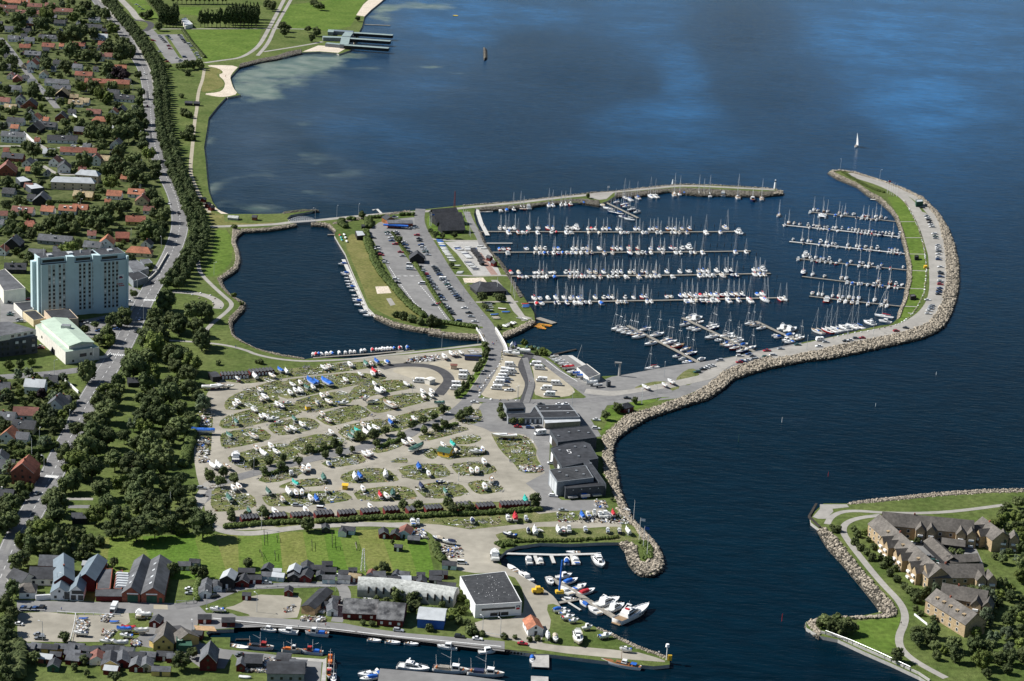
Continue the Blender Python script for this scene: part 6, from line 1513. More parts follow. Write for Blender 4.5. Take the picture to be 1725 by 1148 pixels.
def green_hall():
 o=qflat('m:285,708 430,655 800,885 527,925',7.5,'offwhite','green_copper','assembly_hall','pale green copper roofed hall with white walls','hall',0)
 pl=up('m:335,680 545,655 750,840 555,870',10)
 c=Vector(o.location);q=[(p.x-c.x,p.y-c.y)for p in pl]
 mb=MB();mb.prism(q,7.4,9.8);link('clerestory',mb.mesh('clerestory',['offwhite']),o)
 a,b,d,e=[Vector(v+(0,))for v in q];m0,m1=(a+b)/2,(d+e)/2;g=MB();ov=1.06;cc=(a+b+d+e)/4
 vs=[cc+(v-cc)*ov for v in(a,b,d,e,m0,m1)]
 g.add([(v.x,v.y,9.9)for v in vs[:4]]+[(v.x,v.y,11.4)for v in vs[4:]],[(0,4,5,3),(4,1,2,5),(0,1,4),(3,5,2)])
 rr=link('upper_roof',g.mesh('upper_roof',['green_copper']),o)
 cv=(m0*.6+m1*.4);g=MB();g.box(cv.x-2,cv.x+3.2,cv.y-2,cv.y+2,11,12.6);link('ventilation_unit',g.mesh('ventilation_unit',['steel']),rr)
 p,q2=pl[3],pl[2];w0,w1=up('m:527,925',7.5)[0],up('m:800,885',7.5)[0]
 on_wall(o,w0,w1,.42,.62,3.2,5.2,'pane','window');on_wall(o,w0,w1,.2,.25,.8,2.2,'pane','window');on_wall(o,w0,w1,.72,.78,3.4,5,'pane','window')
 l0,l1=up('m:285,708',7.5)[0],w0
 on_wall(o,l0,l1,.55,.66,.2,3.0,'black_wood','loading_door');on_wall(o,l0,l1,.2,.24,3,4.4,'pane','window')
green_hall()
o=qflat('m:-140,710 90,690 300,800 60,825 -140,850',10,'dark_wall','grey_felt','apartment_block','dark grey apartment block with white top storey beside the hotel','apartment block')
w0,w1=up('m:85,828',10)[0],up('m:298,800',10)[0];l0=up('m:-60,842',10)[0]
for f_ in range(3):
 for t in(.18,.45,.8):on_wall(o,w0,w1,t,t+.12,1.2+f_*3,2.7+f_*3,'pane' if(f_+int(t*10))%3 else 'light_metal','window')
 for t in(.15,.5,.8):on_wall(o,l0,w0,t,t+.1,1.2+f_*3,2.7+f_*3,'pane','window')
pl=up('m:-140,690 70,680 290,745 -20,800',13);c=Vector(o.location);mb=MB();mb.prism([(p.x-c.x,p.y-c.y)for p in pl],9.9,13);t_=link('top_storey',mb.mesh('top_storey',['offwhite']),o);mb=MB();mb.prism([(p.x-c.x,p.y-c.y)for p in pl],None,13.05);link('top_roof',mb.mesh('top_roof',['grey_felt']),t_)
for t in(.35,.52,.68,.85):on_wall(o,pl[3],pl[2],t,t+.08,10.8,12.2,'pane','window')
qflat('m:-60,290 40,255 205,410 30,435',8,'offwhite','grey_felt','warehouse','long white warehouse with dark flat roof left of the hotel','warehouse')
for s_,h,r_,lb in(('C:810,615 880,605 960,660 860,690',4,'grey_felt','grey flat roofed villa right of the hotel'),('C:808,690 900,680 955,715 860,745',4,'black_felt','black flat roofed house at the white garden wall'),('C:900,605 960,598 985,625 920,635',3.5,'grey_felt','small flat roofed house beside the coast road bend'),('C:100,75 150,65 205,95 130,105',4,'light_metal','black boxy house with pale flat roof'),('C:160,120 230,110 285,140 200,150',4,'light_metal','second black boxy house with pale flat roof')):
 qflat(s_,h,'dark_wall' if 'boxy' in lb else 'grey_wall',r_,'flat_house',lb,'house')
o=qflat('e:360,285 560,280 590,230 640,232 662,318 375,322',3.2,'grey_wall','black_felt','harbour_office','low grey harbour office with a row of white doors');w0,w1=up('e:375,322',3.2)[0],up('e:662,318',3.2)[0]
for k in range(8):on_wall(o,w0,w1,.42+k*.07,.455+k*.07,.2,2.5,'white' if k%2 else 'pane','door')
pl=up('e:335,192 495,186 520,232 362,238',6);c=Vector(o.location);mb=MB();mb.prism([(p.x-c.x,p.y-c.y)for p in pl],3,6);t_=link('upper_storey',mb.mesh('upper_storey',['grey_wall']),o);mb=MB();mb.prism([(p.x-c.x,p.y-c.y)for p in pl],None,6.04);link('upper_roof',mb.mesh('upper_roof',['black_felt']),t_)
on_wall(o,pl[3],pl[2],.08,.92,4.2,5.5,'pane','window_band')
o=qflat('e:600,214 890,210 972,312 668,318',4.4,'grey_wall','black_felt','boat_hall','long black roofed hall with a white lean-to behind the harbour office','boat hall');pl=up('e:665,318 968,311 975,345 682,362',3.4);c=Vector(o.location)
mb=MB();mb.prism([(p.x-c.x,p.y-c.y)for p in pl],-.3,3.4);t_=link('lean_to',mb.mesh('lean_to',['wood']),o);mb=MB();mb.prism([(p.x-c.x,p.y-c.y)for p in pl],None,3.45);link('lean_to_roof',mb.mesh('lean_to_roof',['light_metal']),t_)
rl=up('e:620,262 935,258',4.5);on=MB();a,b=rl[0]-c,rl[1]-c;on.tube((a.x,a.y,4.5),(b.x,b.y,4.5),.25,.25,4);link('roof_ridge',on.mesh('roof_ridge',['white']),o)
HALL={'b':'boat hall','d':'dark_wall'}
o=qflat('e:720,415 1042,382 1110,480 788,520',6.5,'dark_wall','black_felt','boat_hall','uppermost of the three black boat halls by the boulders','boat hall',.3);l0,l1=up('e:720,415',6.5)[0],up('e:788,520',6.5)[0]
on_wall(o,l0,l1,.08,.3,.2,4,'white','hall_door');on_wall(o,l0,l1,.36,.85,.2,4.4,'wood_dark','hall_door')
o=qflat('e:728,568 855,530 1000,514 1055,535 1125,655 1045,668 1100,740 1190,870 1130,850 1000,690 822,728',6.4,'dark_wall','black_felt','boat_hall','middle black boat hall with a white mark on its roof','boat hall',.3);l0,l1=up('e:728,568',6.4)[0],up('e:822,728',6.4)[0]
on_wall(o,l0,l1,.06,.22,.2,5,'white','hall_door');on_wall(o,l0,l1,.3,.6,.2,5.0,'wood_dark','hall_door');on_wall(o,l0,l1,.66,.8,.2,4.6,'white','hall_door')
c=Vector(o.location);mk=P(*px('e:880,597')[0][:2],6.4)-c
def stroke(o,pts,w,z,mt,name):
 mb=MB();mb.strip([Vector(p)for p in pts],w,z);return link(name,mb.mesh(name,[mt]),o)
def mpt(u,v):return(P(*px('e:%g,%g'%(u,v))[0][:2],6.4)-c).to_2d().to_3d()
stroke(o,[mpt(893,583),mpt(862,583),mpt(872,597),mpt(893,597),mpt(898,610),mpt(876,612)],.55,6.46,'white','roof_mark')
o=qflat('e:715,748 1020,712 1085,815 782,850',7.6,'grey_wall','spotted_roof','boat_hall','tall lowest boat hall with a grey sliding door side','boat hall',.3);l0,l1=up('e:715,748',7.6)[0],up('e:782,850',7.6)[0]
for k in range(3):on_wall(o,l0,l1,.12+k*.29,.38+k*.29,.2,6.6,'light_metal','sliding_door')
o=qflat('e:838,875 1120,845 1190,868 1185,880 852,905',5.4,'dark_wall','black_felt','boat_shop','dark lean-to shop with white lamps and stacked masts below the tall boat hall','shop',.3);w0,w1=up('e:852,905',5.4)[0],up('e:1185,880',5.4)[0]
for k in range(4):on_wall(o,w0,w1,.18+k*.21,.20+k*.21,4.2,4.6,'white','lamp')
for k in range(3):on_wall(o,w0,w1,.06+k*.3,.28+k*.3,1.0,1.6+.6*(k%2),'steel','mast_rack',2.2)
on_wall(o,w0,w1,.4,.52,.2,2.4,'canvas_blue','blue_cover',1.6)
for s_,h in(('e:790,470 880,440 960,430 1040,445',6.5),('e:800,590 930,560 1010,560 960,640 1060,700',6.4),('e:800,770 860,800 940,760 1000,790',7.6),('e:640,240 700,240 800,235 870,280',4.4)):
 for q in px(s_):
  v=P(q[0],q[1],h);ob=min((x for x in COL.objects if x.parent is None and x.get('category')in('boat hall','warehouse')),key=lambda x:min((Vector(c_)+x.location-v).length for c_ in[w_.co for ch in x.children if ch.name.startswith('roof')for w_ in ch.data.vertices]or[(1e6,0,0)]))if 'warehouse' in s_ or True else None
  g=MB();c_=v-ob.location;g.box(c_.x-.55,c_.x+.55,c_.y-.55,c_.y+.55,h-.05,h+.55);link('roof_vent',g.mesh('roof_vent',['steel']),ob)
o=qflat('h:945,935 1030,905 1140,990 1045,1025',3.6,'offwhite','grey_felt','sailing_club_shed','flat roofed grey shed on the sailing club landing','shed');qflat('h:1190,1045 1215,1040 1228,1052 1200,1058',3,'dark_wall','grey_felt','kiosk','tiny dark kiosk beside the sailing club yard','kiosk')
def gab(s,depth,eave,ridge,axis,wall,roof,name,look,cat='building',**k):
 a=px(s);A,B=P(*a[0][:2]),P(*a[1][:2])
 return gable(A,B,depth,eave,ridge,axis,wall,roof,name,look,cat,label=look,**k)
gab('e:1335,282 1415,262',6,2.8,4.6,'x','red_wood','dark_tile','red_hut','small dark red hut on the grass above the boulders','hut',hip=1.6,door='white')
qflat('k:1245,330 1300,325 1308,345 1250,350',4,'green_wood','light_metal','harbour_kiosk','green kiosk with pale roof on the curved breakwater','kiosk');qflat('k:1235,792 1265,790 1272,802 1240,806',2.4,'black_wood','black_felt','picnic_shelter','dark picnic shelter on the breakwater grass near the fourth pier','shelter');qflat('l:1195,330 1230,325 1252,340 1205,348',2.4,'wood_dark','grey_felt','picnic_shelter','dark picnic shelter on the breakwater grass near the sixth pier','shelter')
qflat('k:1312,872 1335,870 1342,880 1316,882',1.8,'yel','yel','skip_container','yellow skip container on the curved breakwater','container',0)
gab('f:950,195 1140,180',9,3.2,6.5,'x','black_wood','dark_tile','clubhouse','black clubhouse wing nearest the straight breakwater','clubhouse',over=.8);gab('f:965,255 1185,245',14,3.2,8,'x','black_wood','dark_tile','clubhouse','middle wing of the black clubhouse','clubhouse',over=.8);gab('f:1010,318 1190,312',11,3.4,8.5,'x','black_wood','dark_tile','clubhouse','lower wing of the black clubhouse behind a row of trees','clubhouse',over=1.0)
gab('f:560,268 765,268',10,3.4,4.6,'x','brick','grey_tile','kiosk_restaurant','grey roofed kiosk with blue awning on the car park','kiosk');o=root('awning',P(*px('f:625,268')[0][:2]),0,'','awning',None,'blue awning in front of the car park kiosk');mb=MB();mb.box(-9,9,-3,0,2.4,2.7);link('canopy',mb.mesh('canopy',['canvas_blue']),o);mb=MB();mb.box(-9,9,-3.1,-3.0,1.9,2.4);link('valance',mb.mesh('valance',['canvas_blue']),o)
gab('f:545,240 615,235',8,3.6,5.4,'y','varnish','dark_tile','kiosk_restaurant','small orange walled kiosk at the car park','kiosk')
gab('f:742,558 862,562',8,3.2,7.0,'y','black_wood','dark_tile','service_house','black gabled service house in the car park middle','service house',over=.7);gab('f:1262,770 1310,800',10,3.2,4.4,'x','green_wood','dark_tile','pavilion_annexe','dark annexe left of the low black pavilion','pavilion',wins=False)
gab('f:1300,830 1540,820',15,3.0,6.6,'x','black_wood','dark_tile','pavilion','low black pavilion with hipped roof behind small trees','pavilion',hip=5,over=.9)
qflat('L:1322,292 1385,292 1408,328 1338,335',3,'wood_dark','light_metal','canoe_shed','white roofed shed at the head of the lagoon lawn','shed',.1);qflat('L:1374,238 1402,238 1405,256 1376,256',2.2,'black_wood','black_felt','transformer_hut','tiny black hut in the causeway hedge','hut',.1)
for s_,lb in(('K:905,640 940,638','first'),('K:925,665 960,663','second'),('K:945,690 980,688','third'),('K:965,712 1000,710','fourth'),('K:982,750 1012,748','fifth'),('K:1000,785 1035,783','sixth')):gab(s_,4,2.2,3.2,'x','black_wood','dark_tile','storage_hut','dark storage hut, %s from the top beside the red walk'%lb,'hut',wins=False)
gab('K:1092,738 1128,733',4,2.6,3.8,'y','red_wood','dark_tile','storage_hut','small red hut on the grass above the third pier','hut',wins=False);gab('K:1140,798 1178,793',4,2.6,3.8,'y','red_wood','dark_tile','storage_hut','small red hut on the grass nearest the third pier','hut',wins=False)
gab('L:465,205 500,208',4,2.4,3.6,'x','brick','dark_tile','bathing_hut','small brown hut in the dry causeway meadow','hut',wins=False);gab('L:265,200 345,206',6,1.6,2.6,'x','old_concrete','old_concrete','bunker','grey concrete bunker half buried in the meadow','bunker',wins=False)
for s_,lb in(('C:1292,235 1318,238','upper'),('C:1320,268 1345,272','middle'),('C:1340,285 1362,290','lower')):gab(s_,4,2.4,3.6,'y','red_wood','dark_tile','bathing_hut','%s red bathing hut at the end of the tree avenue'%lb,'hut',wins=False)
gab('A:1192,682 1240,684',5,2.4,3.8,'x','black_wood','dark_tile','bathing_hut','left black hut in the shore meadow','hut',wins=False);gab('A:1248,684 1284,686',5,2.4,3.8,'x','black_wood','dark_tile','bathing_hut','right black hut in the shore meadow','hut',wins=False)
gab('D:828,355 905,352',7,2.6,4.4,'x','black_wood','dark_tile','park_hut','black hut in the park beside the coast road','hut',wins=False);gab('E:465,128 565,126',7,2.8,4.2,'x','black_wood','dark_tile','park_hut','dark roofed hut under the park trees','hut',wins=False)
gab('D:1372,322 1418,318',9,3,3.6,'x','black_wood','dark_tile','yard_shed','dark shed at the left end of the red boathouse row','shed',wins=False);gab('d:675,235 770,255',5,2.6,4.3,'x','yel','green_wood','yard_hut','yellow hut with green roof in the boat yard','hut');gab('a:917,650 952,648',3,2.2,2.3,'x','yel','wood','yard_box','yellow box hut on a yard lane','hut',wins=False);gab('c:1215,520 1258,522',3,2.2,2.3,'x','yel','yel','yard_box','orange yellow box at a yard lane crossing','hut',wins=False)
gab('b:610,440 655,425',4,2.8,3.2,'x','offwhite','offwhite','pitch_shelter','small white shelter inside the asphalt bend','shelter',wins=False);gab('b:785,308 835,310',3,2.4,2.8,'x','beige','brown_tile','pitch_shelter','little beige hut on the camper pitch','shelter',wins=False)
o=root('bathhouse',P(*px('B:560,250')[0][:2]),0,'','bathhouse',None,'seaside bathhouse of three long teal roofed wings over the water');c=Vector(o.location)
for k,(s_,w_,h_,mt)in enumerate((('B2:370,262 800,290',10,4,'blue_metal'),('B2:820,310 1625,362',8,4.2,'teal_roof'),('B2:170,395 680,410',9,4,'teal_roof'),('B2:690,425 1575,485',8,4.2,'teal_roof'),('B2:240,525 620,560',7,3.6,'teal_roof'),('B2:620,565 1540,632',8,4.2,'teal_roof'),('B2:720,300 650,390',9,4.4,'teal_roof'),('B2:650,400 610,560',9,4.4,'teal_roof'),('B2:345,250 330,300',6,4,'teal_roof'))):
 a,b=up(s_,h_);a-=c;b-=c
 mb=MB();mb.strip([a,b],w_,h_-.05+.01*k,0,h_+.4 if k not in(1,3,5)else 3.2);w_ob=link('wing_wall',mb.mesh('wing_wall',['wood_dark' if k in(1,3,5)else 'grey_wall']),o)
 mb=MB();mb.strip([a,b],w_+.6,h_+.02+.011*k,0,.15);link('wing_roof',mb.mesh('wing_roof',[mt]),o)
for s_ in('B2:660,330 860,345 855,410 690,410','B2:620,480 820,490 815,550 640,550'):
 pl=up(s_,.6);mb=MB();mb.prism([(p.x-c.x,p.y-c.y)for p in pl],-3,.6);link('sun_deck',mb.mesh('sun_deck',['sand']),o)
qflat('T:830,215 880,195 960,270 875,290',4,'offwhite','light_metal','park_cafe','white park cafe between the two poplar blocks','cafe',.1)
# ================================================================== boathouse rows
def boatrow(s,n,h=2.5,depth=5.0,label='',trim=None):
 a=px(s);A,B=P(*a[0][:2]),P(*a[1][:2]);rz,w=frame(A,B);o=root('boathouse_row',(A.x,A.y,0),rz,'','boathouse row','red boathouse rows of the yard',label)
 u=w/n;mb=MB()
 for i in range(n):mb.add([(i*u,0,0),((i+1)*u,0,0),((i+1)*u,0,h),((i+.5)*u,0,h+u*.36),(i*u,0,h),(i*u,depth,0),((i+1)*u,depth,0),((i+1)*u,depth,h),((i+.5)*u,depth,h+u*.36),(i*u,depth,h)],[(0,1,2,3,4),(6,5,9,8,7)])
 mb.add([(0,0,0),(0,depth,0),(0,depth,h),(0,0,h)],[(0,3,2,1)]);mb.add([(w,0,0),(w,depth,0),(w,depth,h),(w,0,h)],[(0,1,2,3)])
 link('wall',mb.mesh('wall',['red_wood']),o)
 rf=MB();v=[(0,-.25,h+.02),(u/2,-.25,h+u*.36+.02),(u,-.25,h+.02),(0,depth+.25,h+.02),(u/2,depth+.25,h+u*.36+.02),(u,depth+.25,h+.02)]
 t=.12;v2=[(x,y,z+t)for x,y,z in v]
 rf.add(v2+v,[(0,1,4,3),(1,2,5,4),(6,7,1,0),(7,8,2,1),(9,3,4,10),(10,4,5,11)])
 rm=rf.mesh('roof',['dark_tile']);dm=MB().box(u*.2,u*.8,-.05,.02,0,1.9).mesh('door',['white' if trim else 'red_wood'])
 tm=None
 if trim:tm=MB().add([(0,-.28,h),(u/2,-.28,h+u*.36),(u/2,-.28,h+u*.36+.3),(0,-.28,h+.3),(u,-.28,h),(u,-.28,h+.3)],[(0,1,2,3),(1,4,5,2)]).mesh('barge_board',['white'])
 for i in range(n):
  r_=link('roof',rm,o,(i*u,0,0));link('door',dm,o,(i*u,0,0))
  if tm:link('barge_board',tm,r_)
for k,(s_,n)in enumerate((('c:382,808 532,797',5),('c:612,792 762,780',5),('c:802,787 950,775',5),('c:997,775 1150,763',5),('c:1192,768 1342,757',5),('c:1385,755 1533,742',5),('d:240,738 365,730',4),('d:435,738 505,731',2),('d:582,727 725,715',5),('d:850,702 980,690',4),('d:1015,707 1160,695',5),('d:1205,692 1442,682',8))):
 boatrow(s_,n,label='red boathouse row with zigzag roofs, %s from the left along the hedge'%nth(k+1))
boatrow('a:212,392 442,382',8,2.3,5,'left white trimmed boathouse row below the lagoon bank',True);boatrow('a:455,368 655,350',7,2.3,5,'right white trimmed boathouse row below the lagoon bank',True)
# ================================================================== harbour village at the bottom
o=gab('S:175,285 455,290',12,3.2,6,'x','offwhite','dark_tile','white_cottage','long white house with black roof behind the restaurant terrace','house');gab('S:75,425 245,425',8,3.0,5.4,'x','white','brown_grey_tile','white_cottage','white corner house with hipped roof left of the restaurant','house',hip=2);gab('S:100,330 250,270',9,3.2,6,'y','offwhite','dark_tile','white_cottage','dark gabled wing behind the white corner house','house',wins=False)
o=qflat('S:245,385 405,375 405,385 250,395',2.2,'white','light_metal','garden_wall','white wall in front of the restaurant terrace','wall',.1)
A,B=up('S:437,250 648,243',5.2);gable(A,B,24,5.2,8.2,'y','red_wood','blue_metal','restaurant','','restaurant',label='left red walled restaurant block with blue metal roof',over=.3,chimney='brick',wins=False)
A,B=up('S:668,222 862,236',5.2);gable(A,B,22,5.2,8.0,'y','red_wood','blue_metal','restaurant','','restaurant',label='right red walled restaurant block with blue metal roof',over=.3,wins=False)
o=gab('S:402,440 585,442',15,3.4,6.0,'y','white','blue_metal','restaurant_pavilion','white restaurant pavilion with blue roof and glazed gable','pavilion',over=.3);window_at(o,7.2,-.02,.5,3.0,3.4,'-y','glass','glazing','white')
o=gab('S:600,443 742,446',12,4.2,6.8,'y','white','blue_metal','restaurant_pavilion','glazed restaurant entrance with blue gabled roof','pavilion',over=.3,wins=False)
for x in(1.6,4.6):window_at(o,x,-.02,.3,2.2,2.2,'-y','glass','glazing','white')
window_at(o,3.4,-.02,3.0,5,1.6,'-y','pane','balcony_opening')
for k,(s_,lb)in enumerate((('S:1140,457 1332,465','left'),('S:1342,465 1580,470','right'))):
 o=gab(s_,36,3.8,6.9,'y','brick','grey_felt','workshop','%s brick workshop gable with big green doors'%lb,'workshop',over=.25,wins=False);w_=8.0 if k==0 else 10.5
 g=MB();x0=2.4 if k==0 else 2.2;g.box(x0,x0+4.4,-.08,.02,0,3.3);link('gate',g.mesh('gate',['green_wood']),o);g=MB();g.box(x0-.2,x0+4.6,-.12,.0,3.65,4.2);link('sign_board',g.mesh('sign_board',['white']),o)
 if k:g=MB();g.box(7.6,8.9,-.08,.02,0,2.3);link('door',g.mesh('door',['green_wood']),o)
 ww=(P(*px(s_)[1][:2])-P(*px(s_)[0][:2])).length
 for j in range(2+2*k):
  g=MB();yy=6+j*7;sl=(6.9-3.8)/(ww/2);xa,xb=ww*.28,ww*.4
  g.add([(xa,yy,3.8+xa*sl+.32),(xb,yy,3.8+xb*sl+.32),(xb,yy+1.6,3.8+xb*sl+.32),(xa,yy+1.6,3.8+xa*sl+.32)],[(0,1,2,3)]);link('skylight',g.mesh('skylight',['light_metal']),o)
o=qflat('S:895,125 1045,110 1020,325 875,330',4.2,'brick','grey_felt','workshop_wing','long grey roofed workshop wing left of the brick gables','workshop',.3);o=qflat('S:1085,145 1150,125 1140,325 1055,320',4,'brick','grey_felt','workshop_wing','narrow workshop wing with white roof lights','workshop',.1);c=Vector(o.location)
for k in range(6):
 a=P(*px('S:%g,%g'%(1078+3*(k%2),165+k*26))[0][:2],4)-c;g=MB();g.box(a.x,a.x+6,a.y-.9,a.y+.9,3.98,4.6,top=.8);link('roof_light',g.mesh('roof_light',['light_metal']),o)
gab('S:872,452 1135,455',6,2.6,4.2,'x','red_wood','grey_felt','workshop_wing','red boarded lean-to along the workshop street','workshop',wins=False)
pl=up('H:-20,465 272,433 380,632 80,652',6.0)
o=flat(pl,6.0,'white','spotted_roof','warehouse','','warehouse',.25,'white warehouse with speckled black roof at the small basin');w0,w1=pl[3],pl[2];l0=pl[0]
on_wall(o,w0,w1,.14,.86,3.2,4.2,'pane','window_band');on_wall(o,w0,w1,.33,.49,.5,2.0,'pane','window');on_wall(o,w0,w1,.56,.72,.5,2.0,'pane','window');on_wall(o,w0,w1,.505,.545,0,2.2,'glass','door')
b_=on_wall(o,w0,w1,.885,.965,3.9,4.6,'canvas_navy','sign_board',.1);on_wall(o,w0,w1,.885,.96,2.8,3.6,'canvas_red','sign_board',.1);on_wall(o,w0,w1,.905,.945,4.1,4.4,'white','sign_lettering',.14)
c=Vector(o.location);rng=random.Random(5);g=MB();a,b,d,e=pl
for _ in range(60):
 u,v=min(1,max(0,rng.gauss(.55,.2))),rng.uniform(.05,.92);p=a.lerp(b,u).lerp(e.lerp(d,u),v)-c;r_=rng.uniform(.07,.2)
 g.add([(p.x+r_*cos(t)*rng.uniform(.6,1),p.y+2*r_*sin(t)*rng.uniform(.6,1),6.03)for t in(0,1.2,2.5,3.8,5)],[(0,1,2,3,4)])
q=link('gull_droppings',g.mesh('gull_droppings',['white']),o);q['kind']='stuff'
gab('H:418,850 516,846',10,2.9,5.0,'y','white','orange_tile','harbour_hut','white hut with orange tiled roof on the harbour point','hut',door='pane',trim='white')
def vault(s,depth,wall_h,rise,label):
 pts=chaikin(wl(s),2);n=14;pts=resample(pts,n);c=pts[0].copy();o=root('curved_shed',c,0,'','shed',None,label);wm_,rm=MB(),MB();prof=[(0,wall_h)]+[(depth*(1-cos(pi*i/8))/2,wall_h+rise*sin(pi*i/8))for i in range(1,8)]+[(depth,wall_h)]
 rows=[]
 for i,p in enumerate(pts):
  t=(pts[min(i+1,n-1)]-pts[max(0,i-1)]).normalized();nn=Vector((-t.y,t.x,0))
  if nn.y<0:nn=-nn
  rows.append([(p-c)+nn*a+Vector((0,0,z))for a,z in prof])
 k=len(prof)
 rm.add([v for r_ in rows for v in r_],[(i*k+j,(i+1)*k+j,(i+1)*k+j+1,i*k+j+1)for i in range(n-1)for j in range(k-1)]);link('roof',rm.mesh('roof',['old_concrete'],True),o)
 wv_=[];
 for r_ in rows:wv_+=[r_[0]*1,Vector((r_[0].x,r_[0].y,0)),Vector((r_[-1].x,r_[-1].y,0)),r_[-1]*1]
 wm_.add(wv_,[f for i in range(n-1)for f in((i*4,i*4+1,i*4+5,i*4+4),(i*4+2,i*4+3,i*4+7,i*4+6))])
 for r_ in(rows[0],rows[-1]):wm_.add(list(r_)+[Vector((r_[-1].x,r_[-1].y,0)),Vector((r_[0].x,r_[0].y,0))],[tuple(range(k+2))])
 link('wall',wm_.mesh('wall',['concrete']),o)
 for i in(1,2,3,4,9,10,11,12):
  p=rows[i][0]*.5+rows[i+1][0]*.5 if i<n-1 else rows[i][0];g=MB();g.box(p.x-.35,p.x+.35,p.y-.25,p.y+.8,wall_h-1.2,wall_h+1.6);link('window_slot',g.mesh('window_slot',['wood_dark']),o)
vault('F:772,598 870,602 980,608 1100,625 1230,645 1390,668',11,3.2,3.4,'long curved shed with a grey lichen covered vault')
gab('F:680,742 898,752',14,3.0,6.6,'x','red_wood','worn_roof','quay_house','long red quay house with a black roof','quay house',winc='white');gab('F:899,783 1065,796',16,3.2,7.6,'x','red_wood','worn_roof','quay_house','red quay house with a worn streaky black roof','quay house',winc='white');gab('F:1160,797 1330,810',12,4.2,6.0,'x','blue_wood','light_metal','quay_shed','blue quay shed with a white metal roof','shed',wins=False);gab('F:412,706 498,722',20,3.4,4.6,'y','wood_new','black_felt','open_barn','black roofed open barn on the sandy ground','barn',wins=False)
gab('E:990,945 1120,948',13,3.4,7.0,'y','yellow','brown_grey_tile','shop_building','yellow gabled shop beside the asphalt square','shop');gab('E:1100,900 1140,935',10,3.2,6.0,'x','yellow','brown_grey_tile','shop_building','grey roofed side wing of the yellow gabled shop','shop',wins=False);gab('E:964,915 998,935',8,3.0,4.2,'x','yellow','grey_tile','shop_building','small left lean-to of the yellow gabled shop','shop',wins=False)
qflat('E:1140,850 1180,848 1182,882 1138,884',4,'green_wood','green_copper','shop_kiosk','pale green kiosk behind the yellow gabled shop','kiosk');qflat('E:1180,880 1235,878 1242,915 1150,912',3.2,'green_wood','green_wood','shop_kiosk','dark green flat shed beside the yellow gabled shop','shed',.2)
gab('E:1288,1075 1395,1078',12,4.0,7.6,'y','red_wood','grey_tile','large_boathouse','large red boathouse with grey gable roof on the lawn','boathouse',trim='white');gab('E:1525,1080 1580,1082',6,2.6,3.8,'y','red_wood','grey_tile','red_cabin','small red cabin end beside the long dark shed on the lawn','cabin');gab('E:1580,1065 1688,1068',8,2.8,4.2,'x','black_wood','dark_tile','dark_shed','long dark shed beside the fishing dock lawn','shed',wins=False)
gab('F:250,1040 335,1046',6,2.8,3.8,'x','red_wood','dark_tile','net_shed','red net shed with black roof on the south quay','shed');gab('F:335,1092 440,1096',7,2.8,4.0,'x','grey_wall','grey_tile','net_shed','grey boarded net shed on the south quay','shed');gab('F:190,1145 430,1148',11,3.6,5.2,'x','grey_wall','black_felt','net_shed','long black roofed shed at the bottom of the south quay','shed')
def terrace(s,depth,eave,ridge,label,bays=(),dorm=0,wins=True):
 a=px(s);A,B=P(*a[0][:2]),P(*a[1][:2]);o=gable(A,B,depth,eave,ridge,'x','tan_brick','brown_grey_tile','terrace_house','','terrace house','tan brick terraces of the headland estate',.3,'brick',False,None,None,label,0,'pane',dorm)
 rz,w=frame(A,B)
 if wins:
  for i in range(int(w/5)):
   for f_ in range(int(eave/2.8)):window_at(o,2.5+i*5,0,.9+f_*2.8,1.2,1.3,'-y','pane',fr='white')
 for x in bays:
  mb=MB();mb.add([(x-2.2,-3,0),(x+2.2,-3,0),(x+2.2,2,0),(x-2.2,2,0),(x-2.2,-3,eave),(x+2.2,-3,eave),(x+2.2,2,eave),(x-2.2,2,eave),(x,-3,eave+2.6),(x,3.4,eave+2.6)],[(0,1,5,8,4),(1,2,6,5),(3,0,4,7)]);bb=link('bay',mb.mesh('bay',['tan_brick']),o)
  mb=MB();mb.add([(x-2.5,-3.3,eave-.3),(x,-3.3,eave+2.75),(x+2.5,-3.3,eave-.3),(x-2.5,4,eave-.3),(x,4,eave+2.75),(x+2.5,4,eave-.3)],[(0,1,4,3),(1,2,5,4)]);link('bay_roof',mb.mesh('bay_roof',['brown_grey_tile']),bb)
  for f_ in range(2):g=MB();g.box(x-1.2,x+1.2,-3.9,-3.0,.6+f_*2.8,1.5+f_*2.8);link('balcony',g.mesh('balcony',['white']),bb)
 return o
terrace('R:612,338 945,642',11,6.0,10.5,'long brick terrace along the west garden of the headland',(22,27,37,42,52,57),3);terrace('R:690,345 1195,395',11,6.2,10.8,'shaded back terrace of the headland court',(18,23,37,42,57,62));terrace('R:1190,345 1300,430',10,6.0,10,'right end terrace of the headland court',(6,11));terrace('R:945,640 1260,640',11,6,10.4,'dark terrace closing the headland court below',(24,29));terrace('R:930,765 1150,905',11,6.0,10.4,'lower brick terrace of the headland with dormers',(),5);terrace('R:1010,745 1260,790',11,6.0,10.2,'back wing of the lower headland terrace',(16,21))
gab('R:925,400 1045,515',7,2.8,5.0,'x','black_wood','brown_grey_tile','carport','long carport roof in the headland court','carport',wins=False);gab('R:1075,520 1235,510',7,2.8,5.0,'x','black_wood','brown_grey_tile','carport','second carport roof in the headland court','carport',wins=False);gab('R:1025,415 1150,430',7,2.8,4.6,'x','black_wood','brown_grey_tile','carport','small carport roof behind the long one','carport',wins=False)
sheet('estate_court','R:800,370 1200,370 1260,500 1050,530 960,520','asphalt','paved court of the headland estate',.03)
